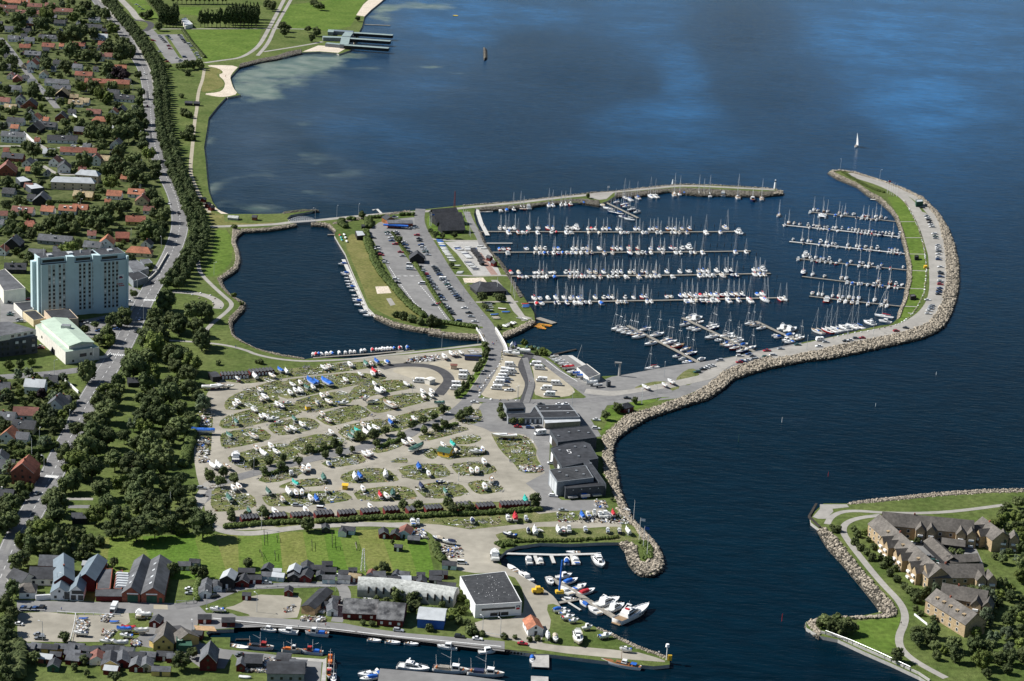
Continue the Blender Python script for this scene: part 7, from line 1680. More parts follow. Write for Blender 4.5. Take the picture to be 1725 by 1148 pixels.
# ================================================================== detached houses
HOUSES=[]
RC={'o':'orange_tile','r':'red_tile','b':'brown_tile','t':'tan_tile','p':'pink_tile','g':'grey_tile','d':'dark_tile','m':'light_metal','n':'brown_grey_tile'}
RN={'o':'orange tiled','r':'red tiled','b':'brown tiled','t':'tan tiled','p':'pink tiled','g':'grey roofed','d':'dark roofed','m':'pale metal roofed','n':'grey brown roofed'}
WC={'w':'white','c':'cream','y':'yellow','b':'brick','g':'grey_wall','e':'beige','k':'black_wood','o':'offwhite','r':'red_wood','l':'light_blue','n':'green_wood','h':'wood'}
WN={'w':'white','c':'cream','y':'yellow','b':'red brick','g':'grey','e':'beige','k':'black','o':'off-white','r':'dark red','l':'pale blue','n':'green','h':'weathered wood'}
def houses(s,deep=None,name='detached_house',cat='house',group='houses of the garden quarter',eave=3.0,small=False):
 """tokens x,y,width,roof+wall+axis[,extra eave][,rotation]: x,y the middle of the roof in the photograph"""
 for q in px(s):
  w=float(q[2])*(.92 if small else.9);rf_,wl_,ax=q[3][0],q[3][1],q[3][2];ev=float(q[4])if len(q)>4 else eave;rot=float(q[5])if len(q)>5 else R.choice((-6,-2,3,8))
  d=(deep or(7.6 if w>8 else 6.2))if ax in 'xh' else max(w*1.15,4.0)if not small else w*1.3
  if small and ax=='x':d=min(w,5)*.85
  rise=(d if ax in 'xh' else w)*(.30 if small else.42)
  c=P(q[0],q[1],ev+rise*.5);t=radians(rot);ux,uy=cos(t),sin(t)
  A=Vector((c.x-ux*w/2+uy*d/2,c.y-uy*w/2-ux*d/2,0));B=Vector((A.x+ux*w,A.y+uy*w,0))
  look='%s %s%s, %s walls'%(RN[rf_],'gable fronted ' if ax=='y' else '',cat,WN[wl_])
  o=gable(A,B,d,ev,ev+rise,'x' if ax in 'xh' else 'y',WC[wl_],RC[rf_],name,look,cat,group,.15 if small else.4,None if small or R.random()<.35 else R.choice(('brick','offwhite')),not small or R.random()<.5,R.choice(('white','pane'))if small else None,'white' if ax=='y' and(small or R.random()<.5)else None,hip=3 if ax=='h' else 0,dormers=R.choice((0,0,1,2))if w>11 and not small and ax=='x' else 0)
  if not small and ax=='x' and w>9 and R.random()<.5:
   xx=w*R.uniform(.2,.7);g=MB();sl=rise/(d/2);g.add([(xx+i,y,ev+y*sl+.22)for i,y in((0,d*.15),(1.3,d*.15),(1.3,d*.32),(0,d*.32))],[(0,1,2,3)]);link('skylight',g.mesh('skylight',['glass' if R.random()<.5 else 'light_metal']),o)
  HOUSES.append((c.x,c.y,max(w,d)/2))
houses('U:130,10,24,oex,3,0 280,10,12,oex 100,75,20,bex,4,2 390,55,18,bcx,4,2 560,50,12,bex,4,2 20,70,9,bex,4,2 265,130,19,bcx,4,2 430,135,14,bex,4,2 720,110,21,bcx,4,2 960,60,10,boy 1060,205,13,gwx 1050,290,20,dgx 1110,395,20,mwx 560,410,17,gwx 330,435,11,gwx 150,415,12,gwx 120,310,14,gwx 290,335,10,dwx 350,240,10,gbx 670,240,13,dgx 280,510,12,rcx 545,500,14,rcx 690,500,5,owx 880,490,14,rwx 1160,480,12,rwx 370,590,18,ggx 1120,610,8,pwy,5 1215,610,9,bwx 370,690,11,rwy,5 650,690,10,dwx 870,735,10,gwx 60,735,11,ggx 125,830,8,pwy 195,860,9,pby 490,810,9,twy,3.5 170,975,12,gwx 640,905,25,gwx 940,820,18,rcx,5.5 1200,905,46,ryx,5.5,2 690,970,18,gcx 1345,745,13,oex,5 700,1020,13,tky 830,1070,8,tkx 1240,1020,18,dwx 1390,1080,20,dwx 230,1085,9,dwy')
houses('V:60,115,10,bwx 120,190,12,tkx 340,140,13,dby 400,300,10,owy 180,340,16,dwx 690,285,11,dby 520,330,5,owx 400,405,13,nky 540,390,16,dgx 170,415,7,owx 150,500,21,gwx,5.5 700,540,27,dwx 910,445,13,gbx 850,140,14,twx 945,120,10,twx 1050,245,14,bgx 1270,235,8,owy 1360,210,9,gky 1115,330,14,och 1310,590,11,gwy 880,675,32,rwx,3,4 1080,745,8,bwy,6 1170,765,9,tex,4 150,740,19,dbx 320,800,9,gwy 620,780,9,bwy,4 720,840,11,dwy,4 80,860,16,bby 550,690,10,mwx 820,1010,36,meh,6,4 985,930,20,meh,6')
houses('C:60,155,10,dgx 270,195,13,gky 540,175,16,tyx 310,270,10,owx 440,265,14,owx 520,260,12,orx 740,170,12,owx 880,160,13,owx 920,200,11,bcy 150,275,17,bwx 15,300,8,bwx 195,365,12,rch 875,335,15,ryx 960,270,8,bwx 690,470,11,owy,3.5 790,440,10,rbx 900,535,19,och 360,460,26,ggx 90,475,12,gky 240,550,12,gbx 100,640,15,dkx 15,525,8,rwy 380,530,8,ghx 600,500,13,gwx,2.6')
houses('D:15,340,9,gbx 230,320,12,mwx,4.5 330,290,8,dwx 370,435,11,gwy,3.5 170,500,14,bwx 40,530,11,gwx 160,585,13,dcx 60,640,9,owy,3.5 150,660,7,gwx 5,790,8,gwy 40,840,9,ggx 165,845,12,rby,6.5 30,1030,10,dkx 420,420,6,dgx E:320,350,9,gbx')
V_='sheds of the fishing village'
houses('E:1190,378,6,gox 1258,360,5,dgx 1325,545,6,gwy 1335,500,5,ggy 1405,515,4,dwy 1405,495,4,ggx 1478,450,7,mky,4,-3 180,905,7,ggx 255,905,7,ggx 325,912,7,dyx 420,910,9,gyx 495,905,7,ghx 577,925,8,dnx 665,922,9,drx 745,920,8,dbx 822,930,6,glx 300,975,6,mbx 362,960,5,drx 350,1020,5,dny 470,948,7,grx 475,985,6,grx 540,972,7,dgx 627,970,6,bwy 715,990,8,dyy 790,982,7,gry 728,955,6,ghx 720,1050,6,mrx 887,962,7,dbx 957,960,7,ggx 885,1015,6,gry 945,1015,6,ggy 1065,958,7,drx 1130,970,7,grx 1042,1055,8,gyx 1010,738,5,dry 1322,720,6,drx 1475,740,6,drx 1275,822,5,drx 575,375,6,mgx 655,388,6,dkx',None,'fishing_shed','shed',V_,2.05,True)
houses('F:40,475,6,dry 108,465,7,drx 60,420,8,dkx 195,400,5,dky 198,445,6,glx 265,450,6,mlx 258,420,4,mwx 368,410,6,mky,3 368,440,6,gky 450,390,6,dgy 445,445,6,dry 520,400,7,dkx 535,445,4,dky 592,415,7,dkx 590,465,6,glx 580,375,5,dgx 690,465,6,gwx 760,455,6,tbx 685,432,5,drx 745,415,4,dgx 858,470,7,drx 925,470,6,ggx 865,435,4,bwy 915,440,6,grx 1010,472,6,drx 1080,470,6,mrx 1130,472,4,drx 1190,480,5,dry 1028,440,4,dgy 1080,440,5,ggx 1185,445,4,drx 1280,435,6,drx 1325,435,5,drx 1280,470,6,dkx 1350,512,9,dhx 1170,522,10,dkx 332,545,4,dry 60,575,4,drx 612,665,5,gwy 612,630,5,gwy 552,635,5,drx 635,598,4,drx 945,170,5,dry 1022,178,5,dry 1085,160,7,bly 1140,212,6,gkx 1040,265,4,dkx 715,150,7,dlx 680,165,4,dwy 570,140,4,dky 1370,375,7,dlx 330,1005,6,drx',None,'fishing_shed','shed',V_,2.05,True)
def outbuildings(poly,n):
 xs_,ys_=[p[0]for p in poly],[p[1]for p in poly];k=0
 for _ in range(n*40):
  if k>=n:break
  x,y=R.uniform(min(xs_),max(xs_)),R.uniform(min(ys_),max(ys_));w=R.uniform(4,7.5)
  if not inpoly(x,y,poly)or any((x-h[0])**2+(y-h[1])**2<(h[2]+w*.8)**2 for h in HOUSES):continue
  q=world_to_px((x,y,2.5));houses('0:%.1f,%.1f,%.1f,%s%s%s,2.4'%(q[0],q[1],w,R.choice('dgggddbrom'),R.choice('wwwogck'),R.choice('xxy')),None,'outbuilding','outbuilding','garden outbuildings');k+=1
outbuildings([(p.x,p.y)for p in wl('A:-40,30 560,30 660,140 760,260 830,390 880,520 900,700 900,900 960,1100 C:1000,150 1060,330 1040,480 960,610 800,560 220,560 -40,640')],85)
# ================================================================== trees
AVE='A:690,-40 700,0 790,100 870,190 950,300 1010,400 1035,500 1045,620 1050,750 1085,900 1130,1050 C:1190,130 1240,250 1290,350 1290,430 1240,540 1180,640 1120,730'
cl=[P(a[0],a[1],7)for a in px(AVE)]
for p in cl:p.z=0
cl=chaikin(cl,2)
for side,nm in((-1,'road'),(1,'sea')):
 row=offset(cl,-side*3.3)
 L_=plen(row);n=int(L_/9.8);rp=resample(row,n)
 for k,p in enumerate(rp):
  p=p+Vector((R.uniform(-.8,.8),R.uniform(-1,1),0))
  tree(p.x,p.y,R.uniform(3.9,4.9),'leaf_avenue','','avenue tree','trees of the coast avenue','avenue_tree',1.0,'avenue tree, %s from the hotel end of the %s side row'%(nth(n-k),nm))
def park(s,kind='leaf',look='dark broadleaf tree in the park',cat='park tree',group='park trees along the coast road',**k):
 for q in px(s):
  fr_=k.get('fr',3.83)
  tree_at(q[0],q[1],float(q[2])/fr_*k.get('sc',1.16),kind=(q[3]if len(q)>3 else R.choice(('leaf',)*6+('leaf_avenue',)*3+('leaf_light',))if kind=='leaf' else kind),look=look,cat=cat,group=group)
park('C:1065,860,58 1240,930,52 1300,925,50 1345,950,45 1000,968,48 1095,990,55 1150,1010,60 1000,1040,58 1255,1030,55 1308,1100,52 960,1110,70 1040,1090,60 D:985,75,80 1300,55,55 955,165,55 860,220,75 1095,140,55 1170,170,65 1230,190,65 1140,215,55 1215,260,60 985,260,48,leaf_light 1090,400,72 1215,355,55 760,315,48 700,385,70 735,420,55 640,445,58 690,500,70 580,550,48 640,575,65 975,455,60 925,550,62 1050,540,70 1150,490,60 985,520,45 590,655,75 690,675,62 545,740,75 620,740,55 500,845,85 590,880,75 470,950,65 800,668,46 965,710,72 1085,665,55 880,710,48 1035,775,66 740,815,68 850,850,75 955,850,62 1060,840,60 870,930,60 780,965,52 655,1005,58 960,950,66 1080,970,50 1165,945,40 1145,1040,52 1240,1010,32 870,1050,68 955,1075,58 1060,1100,60 690,1105,66 355,1085,72 420,985,48 1220,1105,52 345,1040,45 565,255,62 900,1120,58')
park('D:1305,455,52,leaf_grey 930,600,46,leaf_light 860,590,40,leaf_grey 850,810,45,leaf_grey')
park('E:350,50,72 290,170,78 210,190,52 375,225,66 300,250,60 380,290,48 200,250,55 100,370,50 150,340,50 225,130,55 80,545,50 35,640,58 80,690,45 40,770,55 40,850,60 30,930,55 35,1020,58 30,1090,52 70,1140,40 620,60,60 700,140,34 705,190,30 775,75,68 750,180,35 880,150,78 960,70,62 1035,50,66 1000,140,68 1110,120,55 1190,55,58 1310,120,80 1260,60,55 130,230,45,leaf_light 60,100,60 10,60,70 10,140,50')
park('E:1160,165,28,leaf_light 1195,170,26,leaf_light')
GT=dict(look='dark green garden tree between the houses',cat='garden tree',group='garden trees of the villa quarter',sc=1.0)
park('A:120,130,55 300,90,48 270,155,58 200,80,40 470,215,72 410,240,48 520,200,55 520,70,42 730,178,42 700,165,35 600,215,40 420,430,52 790,285,52 700,305,52 780,335,66 840,330,45 700,450,52 760,465,50,leaf_purple 800,480,46,leaf_purple 830,300,40 600,560,48 650,600,46 520,560,40 720,560,42 700,620,40 910,600,34 760,780,56 820,770,64 900,740,56 720,770,48 590,850,56 670,850,58 770,860,58 870,830,56 925,870,36 930,800,40 830,870,45 640,870,45 760,990,52 740,1040,45 860,1030,56 960,985,48 1000,1070,46 900,1070,48 820,1080,50 920,930,45 240,1080,42 215,965,56 170,940,42 540,1040,58 640,950,40 560,360,46 450,330,48 500,350,36 620,370,36 30,330,38 80,390,40 20,430,40 0,290,36 220,570,40 210,600,38 320,600,36 390,660,34 290,390,42 300,420,36 520,800,34 420,790,30 440,840,30 680,90,40 590,100,36 640,70,34 560,40,32 470,110,40 330,40,30',**GT)
park('C:710,100,58 850,55,58 930,80,44 780,20,55 900,20,50 1000,50,46 600,60,36 230,30,40 340,80,34 50,110,44 100,140,34 40,250,40 420,110,30 620,300,58 700,280,52 540,320,50 440,340,58 350,350,52 480,390,48 600,360,56 680,350,52 770,270,48 820,260,42 300,380,42 390,390,42 960,410,62 1050,390,50 1030,440,52 980,180,50 1020,240,50 1060,310,48 990,300,36 450,530,56,leaf_light 560,560,36 200,440,36 70,380,40 50,420,38 190,580,36 700,20,44 870,130,34 320,460,30 1010,380,48 900,440,30 640,390,40 250,400,36 120,420,34 940,450,40 840,600,36 960,650,30',**GT)
park('C:725,985,42 800,955,45 860,820,24 690,1075,45 640,1120,36 770,1010,30 610,1020,24 550,1050,26 820,1000,34 700,1120,40',look='round street tree at the hotel car park',cat='street tree',group='street trees by the hotel')
park('D:60,210,32 130,205,32 200,190,30 660,50,36 720,20,30 560,255,60 270,390,36,leaf_purple 130,390,34,leaf_light 300,500,44 400,530,40 330,580,48 260,590,42 390,590,40 470,480,34 430,500,30 80,720,36 30,960,46 120,1000,40 80,1100,62 250,810,34 190,1000,36 160,1050,36 60,1060,40 280,830,24 480,420,30 380,380,30 20,1100,48',**GT)
quarter=[(p.x,p.y)for p in wl('A:-60,0 590,0 680,120 780,250 850,380 895,520 925,700 940,900 1010,1100 C:1030,150 1110,330 1080,480 1000,610 900,740 840,740 800,560 220,560 200,740 -60,660')]
quarter2=[(p.x,p.y)for p in wl('D:-40,330 240,280 390,300 520,410 440,560 350,700 270,810 250,900 180,1060 130,1148 -40,1148')]
def scatter(poly,n,r0,r1,gap,**k):
 xs_,ys_=[p[0]for p in poly],[p[1]for p in poly];done=tries=0
 while done<n and tries<n*60:
  tries+=1;x,y=R.uniform(min(xs_),max(xs_)),R.uniform(min(ys_),max(ys_))
  if not inpoly(x,y,poly):continue
  r=R.uniform(r0,r1)
  if any((x-h[0])**2+(y-h[1])**2<(h[2]+r*.7)**2 for h in HOUSES):continue
  if any((x-h[0])**2+((y-h[1])*.6)**2<((h[2]+r)*gap)**2 for h in TREES):continue
  if any((x-s_[0])**2+(y-s_[1])**2<(r+2.5)**2 for s_ in STREETS):continue
  tree(x,y,r,R.choice(k.get('kinds',('leaf','leaf','leaf','leaf_avenue','leaf_avenue','leaf_light','leaf_grey'))),k['look'],k['cat'],k['group'],k.get('name'),1.0,trunk=k.get('trunk',True));done+=1
STREETS=[]
for s_ in('A:0,245 60,310 130,410 200,500 270,580 370,700','V:640,660 1060,640','V:270,500 360,590 480,650','V:480,860 640,960 840,960','V:0,640 230,640'):STREETS+=resample(wl(s_),40)
scatter(quarter,100,2.8,4.6,.6,**GT)
SH=dict(look='low rounded garden shrub',cat='shrub',group='garden shrubs',name='garden_shrub',kinds=('leaf_shrub','leaf','leaf_shrub','leaf_light'),trunk=False)
scatter(quarter,235,1.6,3.2,.42,**SH);scatter(quarter2,60,1.3,2.6,.5,**SH);scatter(quarter2,20,2.6,4.2,.6,**GT)
belt=[(p.x,p.y)for p in wl('D:960,60 1240,150 1330,330 1290,440 1240,640 1180,900 1180,1100 E:1180,160 800,190 700,60 430,40 200,110 D:380,1000 430,800 520,620 600,470 700,350 760,250')]
scatter(belt,12,4.0,5.6,.75,kinds=('leaf','leaf','leaf_avenue','leaf'),look='dark broadleaf tree in the park',cat='park tree',group='park trees along the coast road')
for x in(600,635,670,705,740,775):p=P(*px('T:%g,305'%x)[0][:2]);poplar(p.x,p.y,R.uniform(19,24))
for x in range(1050,1670,44):p=P(*px('T:%g,305'%x)[0][:2]);poplar(p.x+R.uniform(-1,1),p.y,R.uniform(20,25))
for t in range(26):p=P(*px('T:%g,%g'%(455+t*8+16*(t%2),20+t*10))[0][:2]);poplar(p.x,p.y,R.uniform(19,23))
for x in range(1340,1670,40):
 for y in(280,250,215):p=P(*px('T:%g,%g'%(x+(y%7)*4,y))[0][:2]);poplar(p.x,p.y,R.uniform(19,23))
for x in range(740,1380,50):p=P(*px('T:%g,45'%x)[0][:2]);poplar(p.x,p.y,R.uniform(17,21))
for x in list(range(600,800,30))+list(range(620,800,30)):p=P(*px('T:%g,%g'%(x,230+(x%7)*8))[0][:2]);poplar(p.x,p.y,R.uniform(19,23))
SPK=dict(look='rounded tree in the seaside park',cat='seaside tree',group='trees of the seaside park')
def park2(s,k_,**k):
 for q in px(s):tree_at(q[0],q[1],float(q[2])/k_,kind=(q[3]if len(q)>3 else 'leaf'),**k)
park2('T:400,165,42 480,150,50 440,180,36 580,290,52 840,740,50 900,725,52 960,720,48 1030,710,48 1060,740,40 800,740,36 690,745,34',6.635,**SPK)
park2('B:190,25,30 225,35,34 290,170,32 305,205,30 325,180,24 455,185,24 510,205,28 480,245,24 490,15,26 520,35,28 545,45,22 775,120,18 500,25,24',3.827,**SPK)
park2('A:1210,475,22 1190,725,34 1215,740,30 1215,850,38 1200,880,36 1180,870,28 1225,830,30 1240,890,26 1170,620,18',3.827,look='rounded bush in the shore meadow',cat='bush',group='bushes of the shore meadow',name='meadow_bush',trunk=False)
park2('L:1380,155,36',4.929,look='single rounded tree on the causeway',cat='tree',group=None);park2('L:315,825,26,leaf_light 378,892,26,leaf_light 320,260,26',4.929,look='bush on the lagoon shore',cat='bush',group='bushes on the lagoon shore',name='shore_bush',trunk=False)
hl=[(p.x,p.y)for p in wl('R:1330,200 1484,180 1484,560 1300,470')];hl2=[(p.x,p.y)for p in wl('R:1180,700 1484,600 1484,1100 1250,1140 1160,960')];hl3=[(p.x,p.y)for p in wl('R:850,800 900,800 1050,930 1160,1000 1140,1090 1000,1040 880,960')]
for pl_,n_ in((hl,26),(hl2,40),(hl3,9)):scatter(pl_,n_,1.6,4.2,.7,look='rounded tree or bush on the headland lawn',cat='headland tree',group='trees on the headland lawn')
YT=dict(look='small round tree in the boat yard',cat='yard tree',group='round trees of the boat yard')
park2('a:480,1085,40 605,1065,40 725,1040,38 850,1065,40 705,1105,42 945,960,42 1060,940,38 1150,915,40 1075,1012,36 1190,985,36 1300,972,28 1480,840,44 1575,810,38 1385,865,44 1695,855,34 1500,920,34 1605,892,18',4.929,**YT)
park2('b:15,860,44 150,845,44 245,815,40 375,855,40 170,915,36 275,890,18 465,760,42 560,720,44 640,690,42 725,635,42 565,808,36 660,780,36 730,755,38 880,680,46 930,650,44 855,700,36',4.929,**YT)
park2('c:110,395,52 205,445,50 315,420,52 230,365,44 290,700,46 300,750,40 560,705,46 925,800,62 565,355,40',4.929,**YT);park2('d:390,640,46 515,640,46 765,620,46 805,675,48 935,665,44 1485,605,58 870,660,34 945,640,34',4.929,**YT)
park2('b:1070,100,32 1085,150,34 1075,185,34 1050,240,34 1020,280,36 1000,310,32 950,385,36 910,440,44 870,480,40 840,510,32 1200,600,20 1200,650,34 1215,690,36 1295,735,30 1370,735,30',4.929,look='dense bushy tree beside the bridge road',cat='verge tree',group='bushy trees beside the bridge road')
park2('e:1285,230,46 1185,290,44 1425,170,30 420,340,30 485,340,26 320,210,20 305,260,30 320,290,30 1235,990,20',4.929,look='bushy tree by the harbour office and hut',cat='harbour tree',group='bushy trees of the harbour front')
park2('f:650,365,32 915,290,24 955,320,30 1015,330,26 1110,325,30 1345,840,44 1370,920,34 1460,835,32 1505,845,36 1090,575,24',4.929,look='rounded tree on the harbour island',cat='island tree',group='rounded trees on the harbour island');park2('f:930,1045,62 690,1000,44 760,1020,44 830,1040,46 630,985,36 980,1050,40',4.929,look='dense dark bush on the island lawn end',cat='bush',group='dark bushes of the island lawn',name='lawn_bush',trunk=False)
park2('h:510,725,30,leaf_light 670,805,40,leaf_light 610,815,24 570,770,22 300,600,26 400,585,20',4.929,look='bush at the road bridge bank',cat='bush',group='bushes at the bridge bank',name='bank_bush',trunk=False);park2('g:1038,245,20',4.929,look='lone dark tree on the straight breakwater',cat='tree',group=None);park2('a:60,580,60,leaf_grey',4.929,look='silvery willow at the left edge of the yard',cat='tree',group=None)
park2('a:185,255,26 500,245,18 540,245,30',4.929,look='bush on the lagoon bank lawn',cat='bush',group='bushes of the lagoon bank',name='lawn_bush',trunk=False)
park2('E:655,365,30 738,372,36 1115,415,46 1255,420,40 1310,435,40 1600,378,36 415,855,36 540,1000,36 225,985,40 480,1050,24 560,1085,26 1170,1005,62 1240,955,40 740,1110,40 765,945,20 1490,65,30 1590,60,24 F:165,45,46 455,120,50 70,375,34 950,410,40 895,412,20 1000,240,16',3.833,look='garden tree of the fishing village',cat='village tree',group='trees of the fishing village')
park2('F:1040,575,58 1140,600,52 1150,650,42 1120,660,36 700,625,22 870,770,24 810,765,22 960,630,30 1000,640,30 1240,795,34 1450,680,40,leaf_light 1490,640,36,leaf_light 1440,600,36,leaf_light 1480,760,30 1510,810,44 1580,830,26 1430,750,30 1395,700,30,leaf_light 1320,650,26 1180,690,24 1260,680,22 900,605,20 1440,570,24,leaf_light H:50,800,40 120,840,20 265,850,26 335,855,20 430,870,24 480,865,22',3.833,look='overgrown bush around the curved grey shed',cat='bush',group='bushes around the curved grey shed',name='overgrown_bush',trunk=False)
park2('E:640,240,40 570,230,46 540,300,46 480,175,36 400,150,34 500,330,36 590,280,34 570,330,30 440,165,30 460,210,34 530,180,30',3.833,look='wild bush beside the old lane behind the restaurant',cat='bush',group='wild bushes behind the restaurant',name='wild_bush',trunk=False)
park2('R:380,810,42 450,810,46 500,835,48 540,850,36 420,840,40 470,855,40 350,825,26',3.298,look='dark bushy tree clump on the headland point',cat='headland tree',group='bushy trees on the headland point',name='bushy_tree');park2('R:780,1000,42',3.298,look='round dark tree above the headland promenade',cat='tree',group=None)
HG=dict(look='garden bush before the headland terrace',cat='bush',group='garden bushes of the headland estate',name='garden_bush',trunk=False)
park2('R:540,300,22 560,330,26 545,370,28 600,320,22,leaf_light 620,360,20 575,405,26 610,430,26 650,400,24 640,460,26 700,500,26 690,460,22 730,480,34 740,545,26 780,580,26 770,520,22 820,620,26 850,640,28 880,660,34 910,665,30 890,690,34 940,650,30 990,640,40,leaf_grey 910,770,20 880,740,22 940,870,32 970,885,26 910,860,28 980,800,22 450,300,24 420,290,18 430,310,18 1000,510,26 1080,430,30 1130,430,26 890,370,22 905,360,20 1100,350,18',3.298,**HG)
hedge('f:372,300 385,380 420,480 470,600 540,700 610,770 680,860 760,940 860,1010',4.5,2.6,'',label='long hedge between island lawn and car park')
hedge('f:590,305 640,380 690,440 740,500',1.8,1.3,'',label='upper low hedge dividing the car park');hedge('f:780,560 850,660 920,780 990,890 1060,990 1100,1040',2.2,1.5,'',label='lower low hedge dividing the car park');hedge('f:400,185 460,185 530,180',3,2.2,'',label='causeway hedge left of the car park kiosk');hedge('f:660,165 720,162 775,162',3,2.2,'',label='hedge behind the car park kiosk');hedge('f:395,205 400,240 400,270',5,3,'',label='dense hedge at the head of the car park');hedge('L:1215,215 1195,240 1240,270',4,3,'',label='curved left hedge on the causeway lawn');hedge('L:1260,205 1310,200',4,2.6,'',label='curved upper hedge on the causeway lawn');hedge('f:1010,1060 1150,1080 1290,1100',3.5,2.4,'',label='hedge along the south edge of the island car park')
hedge('c:240,835 400,825 600,805 860,795',3.5,2.0,'',label='left hedge below the red boathouse rows');hedge('c:1000,795 1200,785 1340,775 d:30,770 200,760 430,755',3.5,2.0,'',label='middle hedge below the red boathouse rows');hedge('d:430,755 700,735 950,728 1200,715 1440,695 1530,690',3.5,2.0,'',label='right hedge below the red boathouse rows')
hedge('c:570,405 660,385 760,350',2.6,1.8,'',label='yard hedge left of the two black edged yachts');hedge('b:180,965 280,930 370,895',2.6,1.8,'',label='yard hedge in the middle of the boat yard');hedge('b:660,820 760,790 830,770',2.6,1.8,'',label='yard hedge near the main junction');hedge('a:900,1010 1050,985 1200,940',2.4,1.6,'',label='yard hedge between three round trees')
hedge('D:85,795 200,780 330,750 365,735',4,2.6,'',label='clipped hedge at the brick villa garden');hedge('D:1265,570 1240,660 1210,760 1180,870',4,3,'',label='wild hedge between park and boat yard');hedge('T:850,345 900,420 960,500 1030,580 1090,650',2.5,2.6,'',label='hedge between the beach car park and the lawn',mt='leaf');hedge('E:100,940 110,1000 100,1060 95,1130',5,5,'',label='dark tree hedge at the lower left lawn edge',mt='leaf');hedge('E:480,330 470,270 500,215',2,2,'',label='dark hedge along the old lane behind the restaurant',mt='leaf');hedge('E:1270,620 1262,540 1290,500',2.4,2.2,'',label='hedge beside the fenced van plot');hedge('F:1270,270 1290,340 1330,370',3,2.5,'',label='hedge between field and boat yard');hedge('k:640,105 760,175 880,240 980,272',3.5,1.2,'',label='scrub strip along the breakwater boardwalk');hedge('H:1165,250 1200,300 1190,360',5,1.6,'',label='scrub on the boulder spit');hedge('H:260,245 400,240 600,240 800,235 1000,215',3,1.2,'',label='reedy scrub along the small basin bank',mt='leaf_light');hedge('H:230,270 290,255 330,260',6,1.6,'',label='scrub beside the travelling hoist');hedge('F:700,650 800,640 900,655 980,650',7,1.6,'',label='nettle thicket below the curved grey shed',mt='leaf_light');hedge('F:1180,715 1260,690 1340,690 1400,740',5,1.6,'',label='thicket above the blue quay shed',mt='leaf_light')
hq=0
for t in range(400):
 if hq>=70:break
 x,y=R.uniform(min(p[0]for p in quarter),max(p[0]for p in quarter)),R.uniform(min(p[1]for p in quarter),max(p[1]for p in quarter));a=R.choice((.05,.1,1.45,1.5));l_=R.uniform(6,13);pts=[(x+cos(a)*l_*k/4,y+sin(a)*l_*k/4)for k in range(-4,5)]
 if not all(inpoly(u,v,quarter)for u,v in pts)or any((u-h[0])**2+(v-h[1])**2<(h[2]*.9)**2 for u,v in pts for h in HOUSES)or any((u-s_[0])**2+(v-s_[1])**2<20 for u,v in pts for s_ in STREETS):continue
 w_=[world_to_px((u,v,0))for u,v in pts];hedge('0:'+' '.join('%.1f,%.1f'%q for q in w_),1.8,R.uniform(1.2,2.0),'dark clipped hedge between gardens',R.choice(('leaf','leaf_shrub')),'garden hedge',0);hq+=1
 # ================================================================== cars
CN=['black']*5+['grey']*4+['silver']*5+['white']*4+['blue']*4+['red','green']
def cars(s,where,rz=0.0,wheels=False,group=None,z=.08,step=True):
 for k,q in enumerate(px(s)):
  f=q[2]if len(q)>2 else ''
  paint={'k':'black','w':'white','s':'silver','b':'blue','r':'red','g':'grey','n':'green'}.get(f[:1],R.choice(CN));kind='van' if 'V' in f else R.choice(('car','car','estate'))
  p=P(q[0],q[1],.7);a=rz+R.choice((0,pi))+R.uniform(-.05,.05)
  if len(q)>3:a=radians(float(q[3]))
  place_car(p.x,p.y,a,paint,kind,group or 'cars parked '+where,'%s %s %s%s'%(paint,'van' if kind=='van' else 'car','' if where[:3]=='mov' else 'parked ',where),wheels,z=z)
W1='on the harbour island'
cars('f:555,303 560,320 625,298 637,318 585,348 590,372 620,400,r 700,405 690,385 715,432 735,460 752,485 665,466 680,498,s 435,347,k 468,424 472,440 495,472 503,490 530,538,k 540,553,w 800,325,r 820,355 823,373 835,407 850,426 863,446 872,466 890,488 625,690,w 640,720,k 840,728,wV 740,572,wV',W1)
for a,b,n in(((830,590),(960,775),10),((945,588),(990,655),5),((1025,700),(1160,868),10),((990,820),(1020,862),3),((1030,900),(1095,980),5),((985,895),(945,905),2)):
 cars('f:'+' '.join('%g,%g'%(a[0]+(b[0]-a[0])*i/(n-1),a[1]+(b[1]-a[1])*i/(n-1))for i in range(n)),W1)
cars('f:1195,930,w 1230,970,k 1250,1000,s 1280,1042,w 1145,1045,bV',W1);cars('f:670,258 695,262,w 720,260 760,268 790,262',W1)
cars('T:595,405 608,420 620,438 638,455 655,472 688,508 695,516 708,546,r 680,400 695,415 705,430 720,440 812,395 825,412 840,428 852,445 865,460 878,478 920,492,wV 942,520,wV 958,560 1000,598,wV 1020,625,wV 1040,650,w 785,652 870,640,bV 820,685 825,675 525,455,r 590,573 600,580 460,395 670,690,r 650,670','at the beach')
B1='on the curved breakwater'
cars('k:1335,463 1345,479 1355,496 1362,516 1372,534 1380,553,w 1400,610,w 1410,632 1412,648 1430,706 1432,723 1432,740,w 1435,757 1435,778 1436,806 1436,824 1450,885,w 1450,927 1455,942 1455,967 1450,999 1450,1012 1450,1030 1445,1062 1440,1080 1438,1094 1435,1112 1298,392',B1)
cars('l:1345,370 1378,420 1372,432 1368,444 1358,460 1348,484,w 1165,603,k,-20 1085,627,r,20',B1)
B2='along the south breakwater road'
cars('l:665,712 700,705 750,688 800,685,r 500,720 440,754,w 60,826,w 15,790,r 125,775 265,742',B2,radians(12));cars('j:1210,887,r 1240,880,b 1275,872 1325,862 1360,858 1215,835,w 1290,820 1320,835 1435,792,r 1490,826,w 1430,843 1045,870,s 910,945 935,935 962,922,w 985,918,w 860,968,n',B2,radians(15))
